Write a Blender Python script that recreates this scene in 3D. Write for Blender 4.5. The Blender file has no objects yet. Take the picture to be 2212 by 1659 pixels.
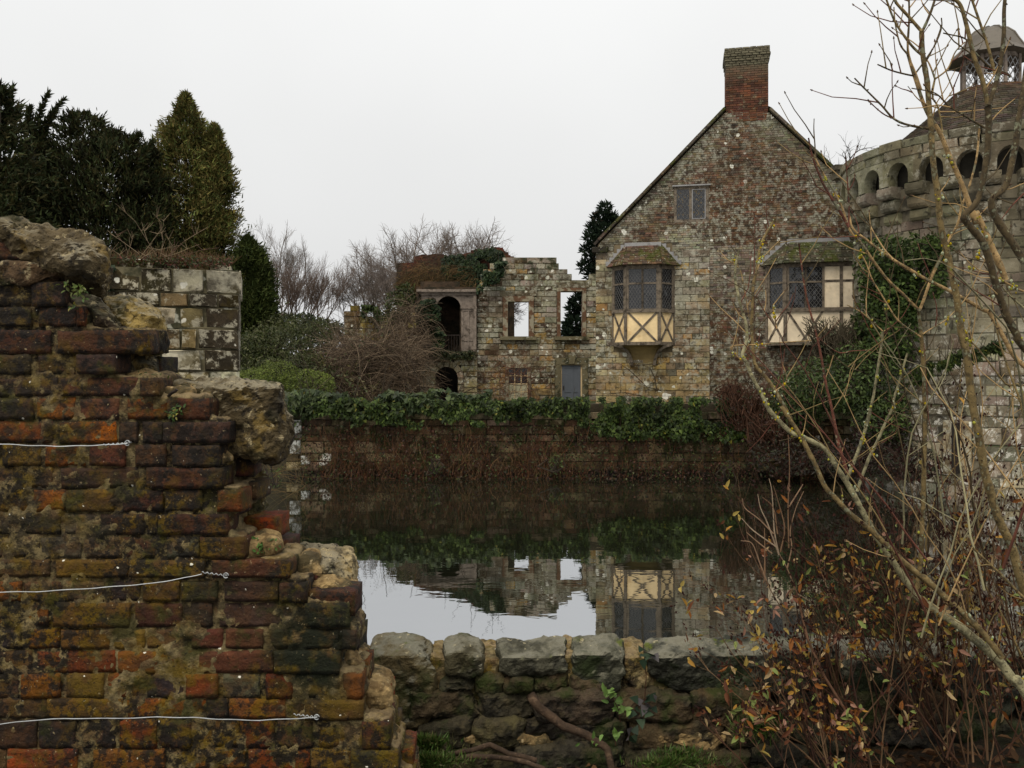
import bpy, math, random
import numpy as np
from mathutils import Vector, Matrix, Euler
R = math.radians
sc = bpy.context.scene
col = sc.collection

# ------------------------------------------------------------------ camera
# the picture is measured on a 2212 x 1659 grid: focal length 1810, eye line at row 800
F, CU, EYE, CZ = 1810.0, 1106.0, 800.0, 3.0
cam = bpy.data.cameras.new('camera'); camo = bpy.data.objects.new('camera', cam); col.objects.link(camo)
cam.sensor_fit = 'HORIZONTAL'; cam.sensor_width = 36.0; cam.lens = 36.0 * F / 2212
cam.shift_y = -(829.5 - EYE) / 2212
cam.clip_start = 0.1; cam.clip_end = 3000
camo.location = (0, 0, CZ); camo.rotation_euler = (R(90), 0, 0)
sc.camera = camo

# ------------------------------------------------------------------ overcast sky
world = bpy.data.worlds.new('World'); sc.world = world; world.use_nodes = True
nt = world.node_tree; nt.nodes.clear()
wo = nt.nodes.new('ShaderNodeOutputWorld'); bg = nt.nodes.new('ShaderNodeBackground')
sky = nt.nodes.new('ShaderNodeTexSky'); sky.sky_type = 'NISHITA'; sky.sun_disc = False
sky.sun_elevation = R(58); sky.sun_rotation = R(205); sky.dust_density = 6.0
hs = nt.nodes.new('ShaderNodeHueSaturation'); hs.inputs['Saturation'].default_value = 0.12
nt.links.new(sky.outputs[0], hs.inputs['Color'])
tc = nt.nodes.new('ShaderNodeTexCoord'); sep = nt.nodes.new('ShaderNodeSeparateXYZ')
nt.links.new(tc.outputs['Generated'], sep.inputs[0])
mr = nt.nodes.new('ShaderNodeMapRange'); mr.inputs[1].default_value = 0.0; mr.inputs[2].default_value = 1.0
mr.inputs[3].default_value = 5.0; mr.inputs[4].default_value = 8.4
nt.links.new(sep.outputs[2], mr.inputs[0])
cl = nt.nodes.new('ShaderNodeTexNoise'); cl.inputs['Scale'].default_value = 1.6; cl.inputs['Detail'].default_value = 4
nt.links.new(tc.outputs['Generated'], cl.inputs['Vector'])
cm = nt.nodes.new('ShaderNodeMapRange'); cm.inputs[1].default_value = 0.3; cm.inputs[2].default_value = 0.7
cm.inputs[3].default_value = 0.945; cm.inputs[4].default_value = 1.045
nt.links.new(cl.outputs['Fac'], cm.inputs[0])
mu = nt.nodes.new('ShaderNodeMath'); mu.operation = 'MULTIPLY'
nt.links.new(mr.outputs[0], mu.inputs[0]); nt.links.new(cm.outputs[0], mu.inputs[1])
vm = nt.nodes.new('ShaderNodeVectorMath'); vm.operation = 'SCALE'; vm.inputs[0].default_value = (0.995, 1.0, 0.995)
nt.links.new(mu.outputs[0], vm.inputs['Scale'])
mx = nt.nodes.new('ShaderNodeMix'); mx.data_type = 'RGBA'; mx.inputs[0].default_value = 0.95
nt.links.new(hs.outputs[0], mx.inputs[6]); nt.links.new(vm.outputs[0], mx.inputs[7])
nt.links.new(mx.outputs[2], bg.inputs['Color']); bg.inputs['Strength'].default_value = 0.1
nt.links.new(bg.outputs[0], wo.inputs['Surface'])

sun = bpy.data.lights.new('sun', 'SUN'); sun.energy = 1.5; sun.angle = R(35); sun.color = (1.0, 0.92, 0.79)
suno = bpy.data.objects.new('sun', sun); col.objects.link(suno)
suno.rotation_euler = (R(32), 0, R(-25))

sc.view_settings.view_transform = 'Standard'; sc.view_settings.look = 'None'
sc.view_settings.exposure = 0.55; sc.view_settings.gamma = 1.0
sc.render.engine = 'CYCLES'
sc.cycles.max_bounces = 6; sc.cycles.diffuse_bounces = 3; sc.cycles.glossy_bounces = 3
sc.cycles.transparent_max_bounces = 6
sc.cycles.use_denoising = True

# ------------------------------------------------------------------ helpers
def P(u, v, d):
    return Vector(((u - CU) / F * d, d, CZ - (v - EYE) / F * d))

def tag(o, label=None, cat=None, group=None, kind=None):
    if label: o['label'] = label
    if cat: o['category'] = cat
    if group: o['group'] = group
    if kind: o['kind'] = kind
    return o

def empty(name, loc, rz=0.0):
    o = bpy.data.objects.new(name, None); col.objects.link(o)
    o.empty_display_size = 0.2
    o.location = loc; o.rotation_euler = (0, 0, rz)
    return o

def thing(name, label, cat, loc=(0, 0, 0), rz=0.0, group=None):
    return tag(empty(name, loc, rz), label, cat, group)

def root_of(o):
    while o.parent: o = o.parent
    return o

def link(name, me, mat, parent=None, world=False):
    o = bpy.data.objects.new(name, me); col.objects.link(o)
    if mat is not None and not me.materials: me.materials.append(mat)
    if parent is not None:
        o.parent = parent
        if world:
            top = root_of(parent)
            if top.rotation_euler.z == 0: 
                o.location = -Vector(top.location) if parent == top else (0, 0, 0)
    return o

def fast_mesh(name, V, Fc, cols=None, smooth=False):
    """V (n,3), Fc (m,k) numpy arrays; cols (n,3) optional vertex colours."""
    V = np.asarray(V, np.float32); Fc = np.asarray(Fc, np.int32)
    me = bpy.data.meshes.new(name)
    m, k = Fc.shape
    me.vertices.add(len(V)); me.vertices.foreach_set('co', V.ravel())
    me.loops.add(m * k); me.loops.foreach_set('vertex_index', Fc.ravel())
    me.polygons.add(m)
    me.polygons.foreach_set('loop_start', np.arange(0, m * k, k, dtype=np.int32))
    me.polygons.foreach_set('loop_total', np.full(m, k, np.int32))
    if smooth: me.polygons.foreach_set('use_smooth', np.ones(m, bool))
    me.update(calc_edges=True)
    if cols is not None:
        a = me.attributes.new('Col', 'FLOAT_COLOR', 'POINT')
        c4 = np.ones((len(V), 4), np.float32); c4[:, :3] = cols
        a.data.foreach_set('color', c4.ravel())
    return me

class MB:
    """collects polygons that become one mesh"""
    def __init__(s): s.v = []; s.f = []; s.c = []
    def poly(s, pts, c=None):
        n = len(s.v); s.v += [tuple(p) for p in pts]; s.f.append(tuple(range(n, n + len(pts))))
        s.c += [c] * len(pts)
    def hexa(s, p, c=None):
        n = len(s.v); s.v += [tuple(q) for q in p]; s.c += [c] * 8
        for f in ((0, 3, 2, 1), (4, 5, 6, 7), (0, 1, 5, 4), (1, 2, 6, 5), (2, 3, 7, 6), (3, 0, 4, 7)):
            s.f.append(tuple(n + i for i in f))
    def box(s, x0, x1, y0, y1, z0, z1, c=None, j=0.0, rnd=None):
        p = [(x0, y0, z0), (x1, y0, z0), (x1, y1, z0), (x0, y1, z0), (x0, y0, z1), (x1, y0, z1), (x1, y1, z1), (x0, y1, z1)]
        if j: p = [tuple(q + rnd.uniform(-j, j) for q in pt) for pt in p]
        s.hexa(p, c)
    def beam(s, a, b, w, h, nrm, c=None):
        """bar from a to b: width w across, thickness h along nrm (outwards), sitting on the line"""
        a = Vector(a); b = Vector(b); nrm = Vector(nrm).normalized()
        t = (b - a).normalized(); sd = t.cross(nrm).normalized() * (w / 2); n2 = nrm * h
        s.hexa([a - sd, a + sd, a + sd + n2, a - sd + n2, b - sd, b + sd, b + sd + n2, b - sd + n2], c)
    def tube(s, pts, rad, n=5, c=None, cap=True):
        pts = [Vector(p) for p in pts]; base = len(s.v); L = len(pts)
        up = Vector((0.31, 0.77, 0.55))
        for i, p in enumerate(pts):
            t = (pts[min(i + 1, L - 1)] - pts[max(i - 1, 0)]); t = t.normalized() if t.length > 1e-9 else Vector((0, 0, 1))
            x = t.cross(up).normalized(); y = t.cross(x)
            r = rad[i] if hasattr(rad, '__len__') else rad
            for k in range(n):
                a = 2 * math.pi * k / n
                s.v.append(tuple(p + (x * math.cos(a) + y * math.sin(a)) * r)); s.c.append(c)
        for i in range(L - 1):
            for k in range(n):
                k2 = (k + 1) % n
                s.f.append((base + i * n + k, base + i * n + k2, base + (i + 1) * n + k2, base + (i + 1) * n + k))
        if cap:
            s.f.append(tuple(base + k for k in range(n))); s.f.append(tuple(base + (L - 1) * n + k for k in range(n))[::-1])
    def prism(s, poly, y0, y1, c=None):
        """poly = [(x, z)...] extruded from y0 to y1"""
        n = len(s.v); m = len(poly)
        s.v += [(x, y0, z) for x, z in poly] + [(x, y1, z) for x, z in poly]; s.c += [c] * (2 * m)
        s.f.append(tuple(range(n, n + m))); s.f.append(tuple(range(n + 2 * m - 1, n + m - 1, -1)))
        for i in range(m):
            k = (i + 1) % m
            s.f.append((n + k, n + i, n + m + i, n + m + k))
    def mesh(s, name, smooth=False):
        me = bpy.data.meshes.new(name); me.from_pydata(s.v, [], s.f)
        if smooth:
            me.polygons.foreach_set('use_smooth', np.ones(len(me.polygons), bool))
        if any(c is not None for c in s.c):
            a = me.attributes.new('Col', 'FLOAT_COLOR', 'POINT')
            c4 = np.ones((len(s.v), 4), np.float32)
            c4[:, :3] = [c if c is not None else (0.3, 0.3, 0.3) for c in s.c]
            a.data.foreach_set('color', c4.ravel())
        me.update()
        return me
    def build(s, name, mat, parent=None, world=False, smooth=False):
        return link(name, s.mesh(name, smooth), mat, parent, world)

# cheap smooth noise for shaping meshes
_rs = np.random.RandomState(5)
_T = _rs.rand(32, 32, 32)
def vnoise(p, s=1.0, o=0.0):
    p = np.asarray(p, float) * s + o
    i = np.floor(p).astype(int); f = p - i; f = f * f * (3 - 2 * f)
    def g(a, b, c): return _T[(i[..., 0] + a) & 31, (i[..., 1] + b) & 31, (i[..., 2] + c) & 31]
    x, y, z = f[..., 0], f[..., 1], f[..., 2]
    r = 0
    for a in (0, 1):
        for b in (0, 1):
            for c in (0, 1):
                r = r + g(a, b, c) * (x if a else 1 - x) * (y if b else 1 - y) * (z if c else 1 - z)
    return r * 2 - 1
def fbm(p, s=1.0, o=0.0, n=3):
    r = 0; a = 1.0
    for k in range(n):
        r = r + a * vnoise(p, s * 2 ** k, o + 7.3 * k); a *= 0.5
    return r

# ------------------------------------------------------------------ materials
def W(name, base=(0.3, 0.3, 0.3), var=0.35, vs=3.0, layers=(), rough=0.88, bump=0.5, bs=30.0, bd=0.02, spec=0.25, trans=0.0, metal=0.0, rnd=0.0, con=1.17, sat=1.12):
    """weathered surface: base colour ('obj' = object colour, 'attr' = Col attribute) with mottling,
    then patches: dicts c (colour), s (scale), lo, hi, a (amount), k ('n' noise / 'v' spots), up (only on upward faces), z (from,to world heights)"""
    m = bpy.data.materials.new(name); m.use_nodes = True
    t = m.node_tree; N = t.nodes; Lk = t.links; N.clear()
    out = N.new('ShaderNodeOutputMaterial'); b = N.new('ShaderNodeBsdfPrincipled'); Lk.new(b.outputs[0], out.inputs[0])
    geo = N.new('ShaderNodeNewGeometry'); pos = geo.outputs['Position']
    if base == 'obj': c = N.new('ShaderNodeObjectInfo').outputs['Color']
    elif base == 'attr':
        at = N.new('ShaderNodeAttribute'); at.attribute_name = 'Col'; c = at.outputs['Color']
    else:
        rgb = N.new('ShaderNodeRGB'); rgb.outputs[0].default_value = (*base, 1); c = rgb.outputs[0]
    def noise(s, d=4.0, rough_=0.6):
        n = N.new('ShaderNodeTexNoise'); n.inputs['Scale'].default_value = s; n.inputs['Detail'].default_value = d
        n.inputs['Roughness'].default_value = rough_
        Lk.new(pos, n.inputs['Vector']); return n.outputs['Fac']
    def mrange(x, a, b_, c_, d_, smooth=True):
        r = N.new('ShaderNodeMapRange'); r.inputs[1].default_value = a; r.inputs[2].default_value = b_
        r.inputs[3].default_value = c_; r.inputs[4].default_value = d_
        if smooth: r.interpolation_type = 'SMOOTHSTEP'
        Lk.new(x, r.inputs[0]); return r.outputs[0]
    def mul(a, b_):
        r = N.new('ShaderNodeMath'); r.operation = 'MULTIPLY'; Lk.new(a, r.inputs[0])
        if hasattr(b_, 'links'): Lk.new(b_, r.inputs[1])
        else: r.inputs[1].default_value = b_
        return r.outputs[0]
    def scale(cc, f):
        r = N.new('ShaderNodeVectorMath'); r.operation = 'SCALE'; Lk.new(cc, r.inputs[0]); Lk.new(f, r.inputs['Scale']); return r.outputs[0]
    if var: c = scale(c, mrange(noise(vs, 5.0), 0.25, 0.75, 1 - var, 1 + var, False))
    if rnd:
        oi = N.new('ShaderNodeObjectInfo'); c = scale(c, mrange(oi.outputs['Random'], 0, 1, 1 - rnd, 1 + rnd, False))
    hts = []
    for i, l in enumerate(layers):
        if l.get('k', 'n') == 'v':
            # irregular round spots of lichen
            wob = N.new('ShaderNodeTexNoise'); wob.inputs['Scale'].default_value = l['s'] * 2.2; wob.inputs['Detail'].default_value = 2
            Lk.new(pos, wob.inputs['Vector'])
            ad = N.new('ShaderNodeVectorMath'); ad.operation = 'MULTIPLY_ADD'
            Lk.new(wob.outputs['Color'], ad.inputs[0]); ad.inputs[1].default_value = (0.5 / l['s'],) * 3; Lk.new(pos, ad.inputs[2])
            vo = N.new('ShaderNodeTexVoronoi'); vo.inputs['Scale'].default_value = l['s']; Lk.new(ad.outputs[0], vo.inputs['Vector'])
            sx = N.new('ShaderNodeSeparateColor'); Lk.new(vo.outputs['Color'], sx.inputs[0])
            szr = mrange(sx.outputs[0], l.get('q', 0.6), 1.0, 0.0, l['hi'], False)
            d = N.new('ShaderNodeMath'); d.operation = 'SUBTRACT'; Lk.new(szr, d.inputs[0]); Lk.new(vo.outputs['Distance'], d.inputs[1])
            f = mrange(d.outputs[0], 0.0, l.get('e', 0.06), 0.0, 1.0)
        else:
            f = mrange(noise(l['s'], l.get('d', 5.0), l.get('r', 0.6)), l['lo'], l['hi'], 0.0, 1.0)
        f = mul(f, l.get('a', 1.0))
        if l.get('ms'):
            f = mul(f, mrange(noise(l['ms'][0], 3.0), l['ms'][1], l['ms'][2], 0.0, 1.0))
        if l.get('up'):
            sn = N.new('ShaderNodeSeparateXYZ'); Lk.new(geo.outputs['Normal'], sn.inputs[0])
            f = mul(f, mrange(sn.outputs[2], 0.2, 0.75, 0.0, 1.0))
        if l.get('z'):
            sz = N.new('ShaderNodeSeparateXYZ'); Lk.new(pos, sz.inputs[0])
            f = mul(f, mrange(sz.outputs[2], l['z'][0], l['z'][1], 0.0, 1.0))
        if l.get('ctr'):
            # a stain with a place of its own: centre and radius in metres
            ds = N.new('ShaderNodeVectorMath'); ds.operation = 'DISTANCE'; Lk.new(pos, ds.inputs[0]); ds.inputs[1].default_value = l['ctr'][0]
            f = mul(f, mrange(ds.outputs['Value'], l['ctr'][1], l['ctr'][1] * 0.35, 0.0, 1.0))
        mxn = N.new('ShaderNodeMix'); mxn.data_type = 'RGBA'; Lk.new(f, mxn.inputs[0]); Lk.new(c, mxn.inputs[6])
        cc = N.new('ShaderNodeRGB'); cc.outputs[0].default_value = (*l['c'], 1)
        Lk.new(cc.outputs[0], mxn.inputs[7])
        c = mxn.outputs[2]
    if con:      # deeper, fuller pigment
        gm = N.new('ShaderNodeGamma'); gm.inputs[1].default_value = con; Lk.new(c, gm.inputs[0])
        hs_ = N.new('ShaderNodeHueSaturation'); hs_.inputs['Saturation'].default_value = sat; hs_.inputs['Value'].default_value = 0.22 ** (1 - con); Lk.new(gm.outputs[0], hs_.inputs['Color'])
        c = hs_.outputs[0]
    Lk.new(c, b.inputs['Base Color'])
    b.inputs['Roughness'].default_value = rough; b.inputs['Specular IOR Level'].default_value = spec; b.inputs['Metallic'].default_value = metal
    if bump:
        bp = N.new('ShaderNodeBump'); bp.inputs['Strength'].default_value = bump; bp.inputs['Distance'].default_value = bd
        Lk.new(noise(bs, 6.0, 0.65), bp.inputs['Height']); Lk.new(bp.outputs[0], b.inputs['Normal'])
    if trans:
        tr = N.new('ShaderNodeBsdfTranslucent'); Lk.new(c, tr.inputs['Color'])
        ms = N.new('ShaderNodeMixShader'); ms.inputs[0].default_value = trans
        Lk.new(b.outputs[0], ms.inputs[1]); Lk.new(tr.outputs[0], ms.inputs[2]); Lk.new(ms.outputs[0], out.inputs[0])
    return m

BLACK = (0.010, 0.009, 0.007)
M = {}
STAIN = (tuple(P(675, 1405, 2.7)), 0.21)
COAT = [
    dict(c=(0.085, 0.045, 0.024), s=24, lo=0.46, hi=0.60, a=0.55),
    dict(c=(0.125, 0.088, 0.016), s=13, lo=0.44, hi=0.60, a=0.75, ms=(3.0, 0.38, 0.58)),
    dict(c=(0.040, 0.043, 0.010), s=9, lo=0.54, hi=0.66, a=0.75),
    dict(c=(0.0105, 0.0085, 0.0065), s=30, lo=0.44, hi=0.56, a=0.9, ms=(2.6, 0.36, 0.56), d=6, r=0.7),
    dict(c=(0.012, 0.0095, 0.0075), s=20, lo=0.44, hi=0.60, a=0.88, z=(2.15, 3.0), d=6, r=0.7),
    dict(c=(0.010, 0.013, 0.005), s=16, lo=0.36, hi=0.52, a=0.95, ctr=STAIN),
    dict(c=(0.008, 0.007, 0.006), s=75, lo=0.60, hi=0.68, a=0.8),
    dict(c=(0.30, 0.25, 0.16), s=95, lo=0.655, hi=0.70, a=0.75),
    dict(c=(0.62, 0.60, 0.53), s=46, k='v', hi=0.22, q=0.93, e=0.05)]
M['brick'] = W('old_brick', 'obj', 0.6, 30, COAT, rough=0.8, bump=1.0, bs=70, bd=0.011)
M['mortar'] = W('lime_mortar', (0.19, 0.155, 0.09), 0.6, 45, [
    dict(c=(0.30, 0.235, 0.14), s=18, lo=0.52, hi=0.66, a=0.6, ms=(4.0, .42, .62))] + COAT + [
    dict(c=(0.30, 0.235, 0.15), s=9, lo=0.40, hi=0.6, a=0.6, up=True)], bump=1.0, bs=85, bd=0.014)
M['rock'] = W('sandstone_rubble', 'obj', 0.5, 7, [
    dict(c=(0.20, 0.145, 0.06), s=10, lo=0.54, hi=0.66, a=0.7),
    dict(c=(0.018, 0.015, 0.01), s=8, lo=0.47, hi=0.62, a=0.8),
    dict(c=(0.035, 0.04, 0.012), s=4, lo=0.52, hi=0.66, a=0.6),
    dict(c=(0.24, 0.215, 0.16), s=6, lo=0.40, hi=0.60, a=0.85, up=True),
    dict(c=(0.34, 0.29, 0.19), s=34, lo=0.58, hi=0.66, a=0.75),
    dict(c=(0.015, 0.012, 0.009), s=48, lo=0.55, hi=0.64, a=0.75)], rough=0.85, bump=1.0, bs=16, bd=0.04)
M['wet_rock'] = W('damp_wall_stone', 'obj', 0.5, 9, [
    dict(c=(0.012, 0.012, 0.009), s=9, lo=0.44, hi=0.60, a=0.75),
    dict(c=(0.020, 0.032, 0.007), s=5, lo=0.52, hi=0.66, a=0.7),
    dict(c=(0.20, 0.19, 0.15), s=9, lo=0.36, hi=0.58, a=0.85, up=True),  # upward faces paler: light from above put into the colour
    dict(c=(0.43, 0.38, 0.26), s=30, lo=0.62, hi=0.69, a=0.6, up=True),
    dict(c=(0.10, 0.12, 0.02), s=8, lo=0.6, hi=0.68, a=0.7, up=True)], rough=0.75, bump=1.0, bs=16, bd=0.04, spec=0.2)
M['rubble'] = W('mossy_rubble', 'obj', 0.6, 12, [
    dict(c=(0.011, 0.010, 0.008), s=9, lo=0.44, hi=0.60, a=0.8),
    dict(c=(0.026, 0.040, 0.008), s=5, lo=0.50, hi=0.64, a=0.75),
    dict(c=(0.09, 0.075, 0.045), s=22, lo=0.56, hi=0.66, a=0.6),
    dict(c=(0.10, 0.085, 0.055), s=9, lo=0.45, hi=0.62, a=0.6, up=True)], rough=0.8, bump=1.0, bs=16, bd=0.04, spec=0.2)
M['pier'] = W('lichened_block', 'obj', 0.4, 3, [
    dict(c=(0.032, 0.025, 0.016), s=4.0, lo=0.46, hi=0.60, a=0.8),
    dict(c=(0.06, 0.045, 0.014), s=2.5, lo=0.52, hi=0.64, a=0.7),
    dict(c=(0.42, 0.39, 0.31), s=9, lo=0.50, hi=0.60, a=0.75, d=6, r=0.72),
    dict(c=(0.55, 0.53, 0.46), s=9, k='v', hi=0.45, q=0.76, e=0.08)], bump=0.9, bs=25, bd=0.02)
M['ashlar'] = W('old_ashlar', 'obj', 0.45, 2.2, [
    dict(c=(0.060, 0.041, 0.024), s=1.3, lo=0.50, hi=0.64, a=0.65),
    dict(c=(0.25, 0.17, 0.075), s=0.8, lo=0.56, hi=0.70, a=0.45),
    dict(c=(0.34, 0.33, 0.275), s=5.0, lo=0.46, hi=0.58, a=0.8, d=6, r=0.7, ms=(0.9, 0.34, 0.56)),
    dict(c=(0.03, 0.025, 0.018), s=8, lo=0.55, hi=0.64, a=0.6),
    dict(c=(0.52, 0.51, 0.44), s=4.2, k='v', hi=0.42, q=0.70, e=0.06),
    dict(c=(0.58, 0.56, 0.50), s=2.0, k='v', hi=0.34, q=0.86, e=0.05),
    dict(c=(0.022, 0.028, 0.009), s=2.5, lo=0.5, hi=0.6, a=0.85, z=(6.6, 7.8)),
    dict(c=(0.025, 0.035, 0.01), s=2.0, lo=0.44, hi=0.58, a=0.9, up=True)], bump=0.8, bs=12, bd=0.04)
M['house_brick'] = W('lichened_brick', 'attr', 0.35, 2.4, [
    dict(c=(0.026, 0.017, 0.012), s=1.0, lo=0.48, hi=0.66, a=0.7),
    dict(c=(0.29, 0.285, 0.235), s=6.5, lo=0.46, hi=0.60, a=0.85, d=5, r=0.7, ms=(0.55, 0.25, 0.55)),
    dict(c=(0.025, 0.02, 0.015), s=9, lo=0.57, hi=0.66, a=0.6),
    dict(c=(0.52, 0.51, 0.45), s=4.6, k='v', hi=0.40, q=0.66, e=0.06, ms=(0.5, 0.38, 0.58)),
    dict(c=(0.60, 0.59, 0.53), s=1.7, k='v', hi=0.30, q=0.82, e=0.04, ms=(0.35, 0.44, 0.56))], bump=0.7, bs=14, bd=0.03)
M['chimney_brick'] = W('chimney_brick', 'obj', 0.3, 2.5, [
    dict(c=(0.03, 0.022, 0.015), s=2.0, lo=0.52, hi=0.68, a=0.6),
    dict(c=(0.20, 0.20, 0.14), s=5, lo=0.57, hi=0.66, a=0.5),
    dict(c=(0.125, 0.115, 0.082), s=1.2, lo=0.25, hi=0.5, a=0.85, z=(12.7, 13.7))], bump=0.5, bs=14, bd=0.02)
M['house_mortar'] = W('house_mortar', (0.17, 0.14, 0.095), 0.4, 2, [
    dict(c=(0.03, 0.024, 0.016), s=1.0, lo=0.48, hi=0.66, a=0.7)], bump=0.4, bs=12)
M['timber'] = W('silvered_oak', (0.16, 0.136, 0.108), 0.45, 9, [
    dict(c=(0.035, 0.028, 0.022), s=6, lo=0.5, hi=0.66, a=0.8)], rough=0.8, bump=0.5, bs=30)
M['grey_timber'] = W('grey_painted_timber', (0.20, 0.17, 0.145), 0.35, 6, [
    dict(c=(0.05, 0.04, 0.03), s=4, lo=0.52, hi=0.66, a=0.7)], rough=0.8, bump=0.5, bs=20)
M['plaster_ochre'] = W('ochre_plaster', (0.64, 0.52, 0.34), 0.25, 2.5, [dict(c=(0.36, 0.22, 0.1), s=2.2, lo=0.52, hi=0.72, a=0.5)], bump=0.3, bs=20)
M['plaster_cream'] = W('cream_plaster', (0.64, 0.56, 0.44), 0.22, 2.5, [dict(c=(0.34, 0.27, 0.17), s=2.2, lo=0.54, hi=0.72, a=0.5)], bump=0.3, bs=20)
M['lead'] = W('lead_sheet', (0.25, 0.245, 0.24), 0.35, 3, [dict(c=(0.09, 0.085, 0.08), s=3, lo=0.5, hi=0.66, a=0.6)], rough=0.6, bump=0.3, bs=10, spec=0.4)
M['came'] = W('lead_came', (0.115, 0.113, 0.108), 0.2, 4, [], rough=0.6, bump=0)
M['tile'] = W('mossy_tile', 'obj', 0.4, 4, [
    dict(c=(0.03, 0.026, 0.018), s=4, lo=0.48, hi=0.64, a=0.7),
    dict(c=(0.052, 0.058, 0.014), s=2.2, lo=0.50, hi=0.62, a=0.85),
    dict(c=(0.33, 0.32, 0.26), s=11, lo=0.60, hi=0.67, a=0.75)], bump=0.6, bs=25)
M['tile_attr'] = W('old_tile', 'attr', 0.4, 3, [
    dict(c=(0.04, 0.036, 0.025), s=2, lo=0.50, hi=0.64, a=0.6)], bump=0.5, bs=20)
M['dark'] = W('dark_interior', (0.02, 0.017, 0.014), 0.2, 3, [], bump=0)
M['door'] = W('grey_blue_paint', (0.112, 0.122, 0.137), 0.1, 3, [], rough=0.6, bump=0.1)
M['cream_paint'] = W('cream_paint', (0.52, 0.42, 0.28), 0.15, 3, [], rough=0.6, bump=0.1)
M['iron'] = W('rusty_iron', (0.03, 0.022, 0.018), 0.4, 30, [], rough=0.7, bump=0.3)
M['wire'] = W('galvanised_wire', (0.42, 0.43, 0.43), 0.25, 40, [], rough=0.45, bump=0, metal=0.6, spec=0.5)
M['tower'] = W('tower_stone', 'obj', 0.5, 1.4, [
    dict(c=(0.07, 0.06, 0.04), s=0.5, lo=0.40, hi=0.60, a=0.55, z=(3.5, 6.0)),
    dict(c=(0.05, 0.043, 0.028), s=1.0, lo=0.50, hi=0.68, a=0.65),
    dict(c=(0.12, 0.125, 0.085), s=0.8, lo=0.50, hi=0.66, a=0.35),
    dict(c=(0.30, 0.285, 0.235), s=6.0, lo=0.50, hi=0.58, a=0.7, d=6, r=0.7, ms=(0.7, 0.35, 0.6)),
    dict(c=(0.50, 0.48, 0.43), s=4.5, lo=0.52, hi=0.60, a=0.75, d=7, r=0.75, z=(4.6, 2.6)),
    dict(c=(0.025, 0.022, 0.016), s=5, lo=0.57, hi=0.65, a=0.75),
    dict(c=(0.40, 0.39, 0.33), s=3.5, k='v', hi=0.34, q=0.78, e=0.05),
    dict(c=(0.03, 0.045, 0.012), s=2, lo=0.46, hi=0.62, a=0.8, up=True)], bump=0.8, bs=10, bd=0.04)
M['soil'] = W('damp_soil', (0.030, 0.022, 0.014), 0.5, 8, [
    dict(c=(0.06, 0.035, 0.016), s=14, lo=0.52, hi=0.62, a=0.8),
    dict(c=(0.02, 0.032, 0.008), s=3, lo=0.5, hi=0.64, a=0.7)], bump=1.0, bs=30, bd=0.03)
M['field'] = W('winter_grass', (0.035, 0.045, 0.014), 0.4, 0.3, [dict(c=(0.06, 0.045, 0.02), s=0.2, lo=0.5, hi=0.65, a=0.7)], bump=0.6, bs=4, bd=0.1)
def leafmat(name, trans=0.25, rough=0.55, spec=0.3):
    return W(name, 'attr', 0.0, 3, [], rough=rough, bump=0, spec=spec, trans=trans, con=1.12, sat=1.0)
M['leaf'] = leafmat('leaf_green'); M['needle'] = leafmat('needle', 0.12, 0.8, 0.15)
M['ivy_leaf'] = leafmat('ivy_leaf', 0.15, 0.6, 0.18)
M['dry_leaf'] = leafmat('dry_leaf', 0.35, 0.7, 0.15)
M['twig'] = W('twig_bark', 'attr', 0.35, 25, [], bump=0)
M['bark'] = W('shrub_bark', 'attr', 0.45, 40, [
    dict(c=(0.035, 0.027, 0.018), s=26, lo=0.48, hi=0.62, a=0.7),
    dict(c=(0.02, 0.016, 0.012), s=110, lo=0.58, hi=0.66, a=0.7),
    dict(c=(0.30, 0.29, 0.20), s=75, lo=0.60, hi=0.66, a=0.6),
    dict(c=(0.24, 0.25, 0.18), s=26, lo=0.58, hi=0.66, a=0.55)], bump=0.6, bs=120, bd=0.004)
M['lichen'] = W('yellow_lichen', 'attr', 0.4, 60, [], bump=0.8, bs=150, bd=0.004)
M['trunk'] = W('tree_trunk', (0.05, 0.042, 0.034), 0.5, 3, [], bump=0.6, bs=8, bd=0.05)

def glass_mat():
    m = bpy.data.materials.new('old_glass'); m.use_nodes = True
    b = m.node_tree.nodes['Principled BSDF']
    b.inputs['Base Color'].default_value = (0.012, 0.012, 0.014, 1); b.inputs['Roughness'].default_value = 0.08
    b.inputs['Specular IOR Level'].default_value = 0.7
    return m
M['glass'] = glass_mat()

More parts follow.
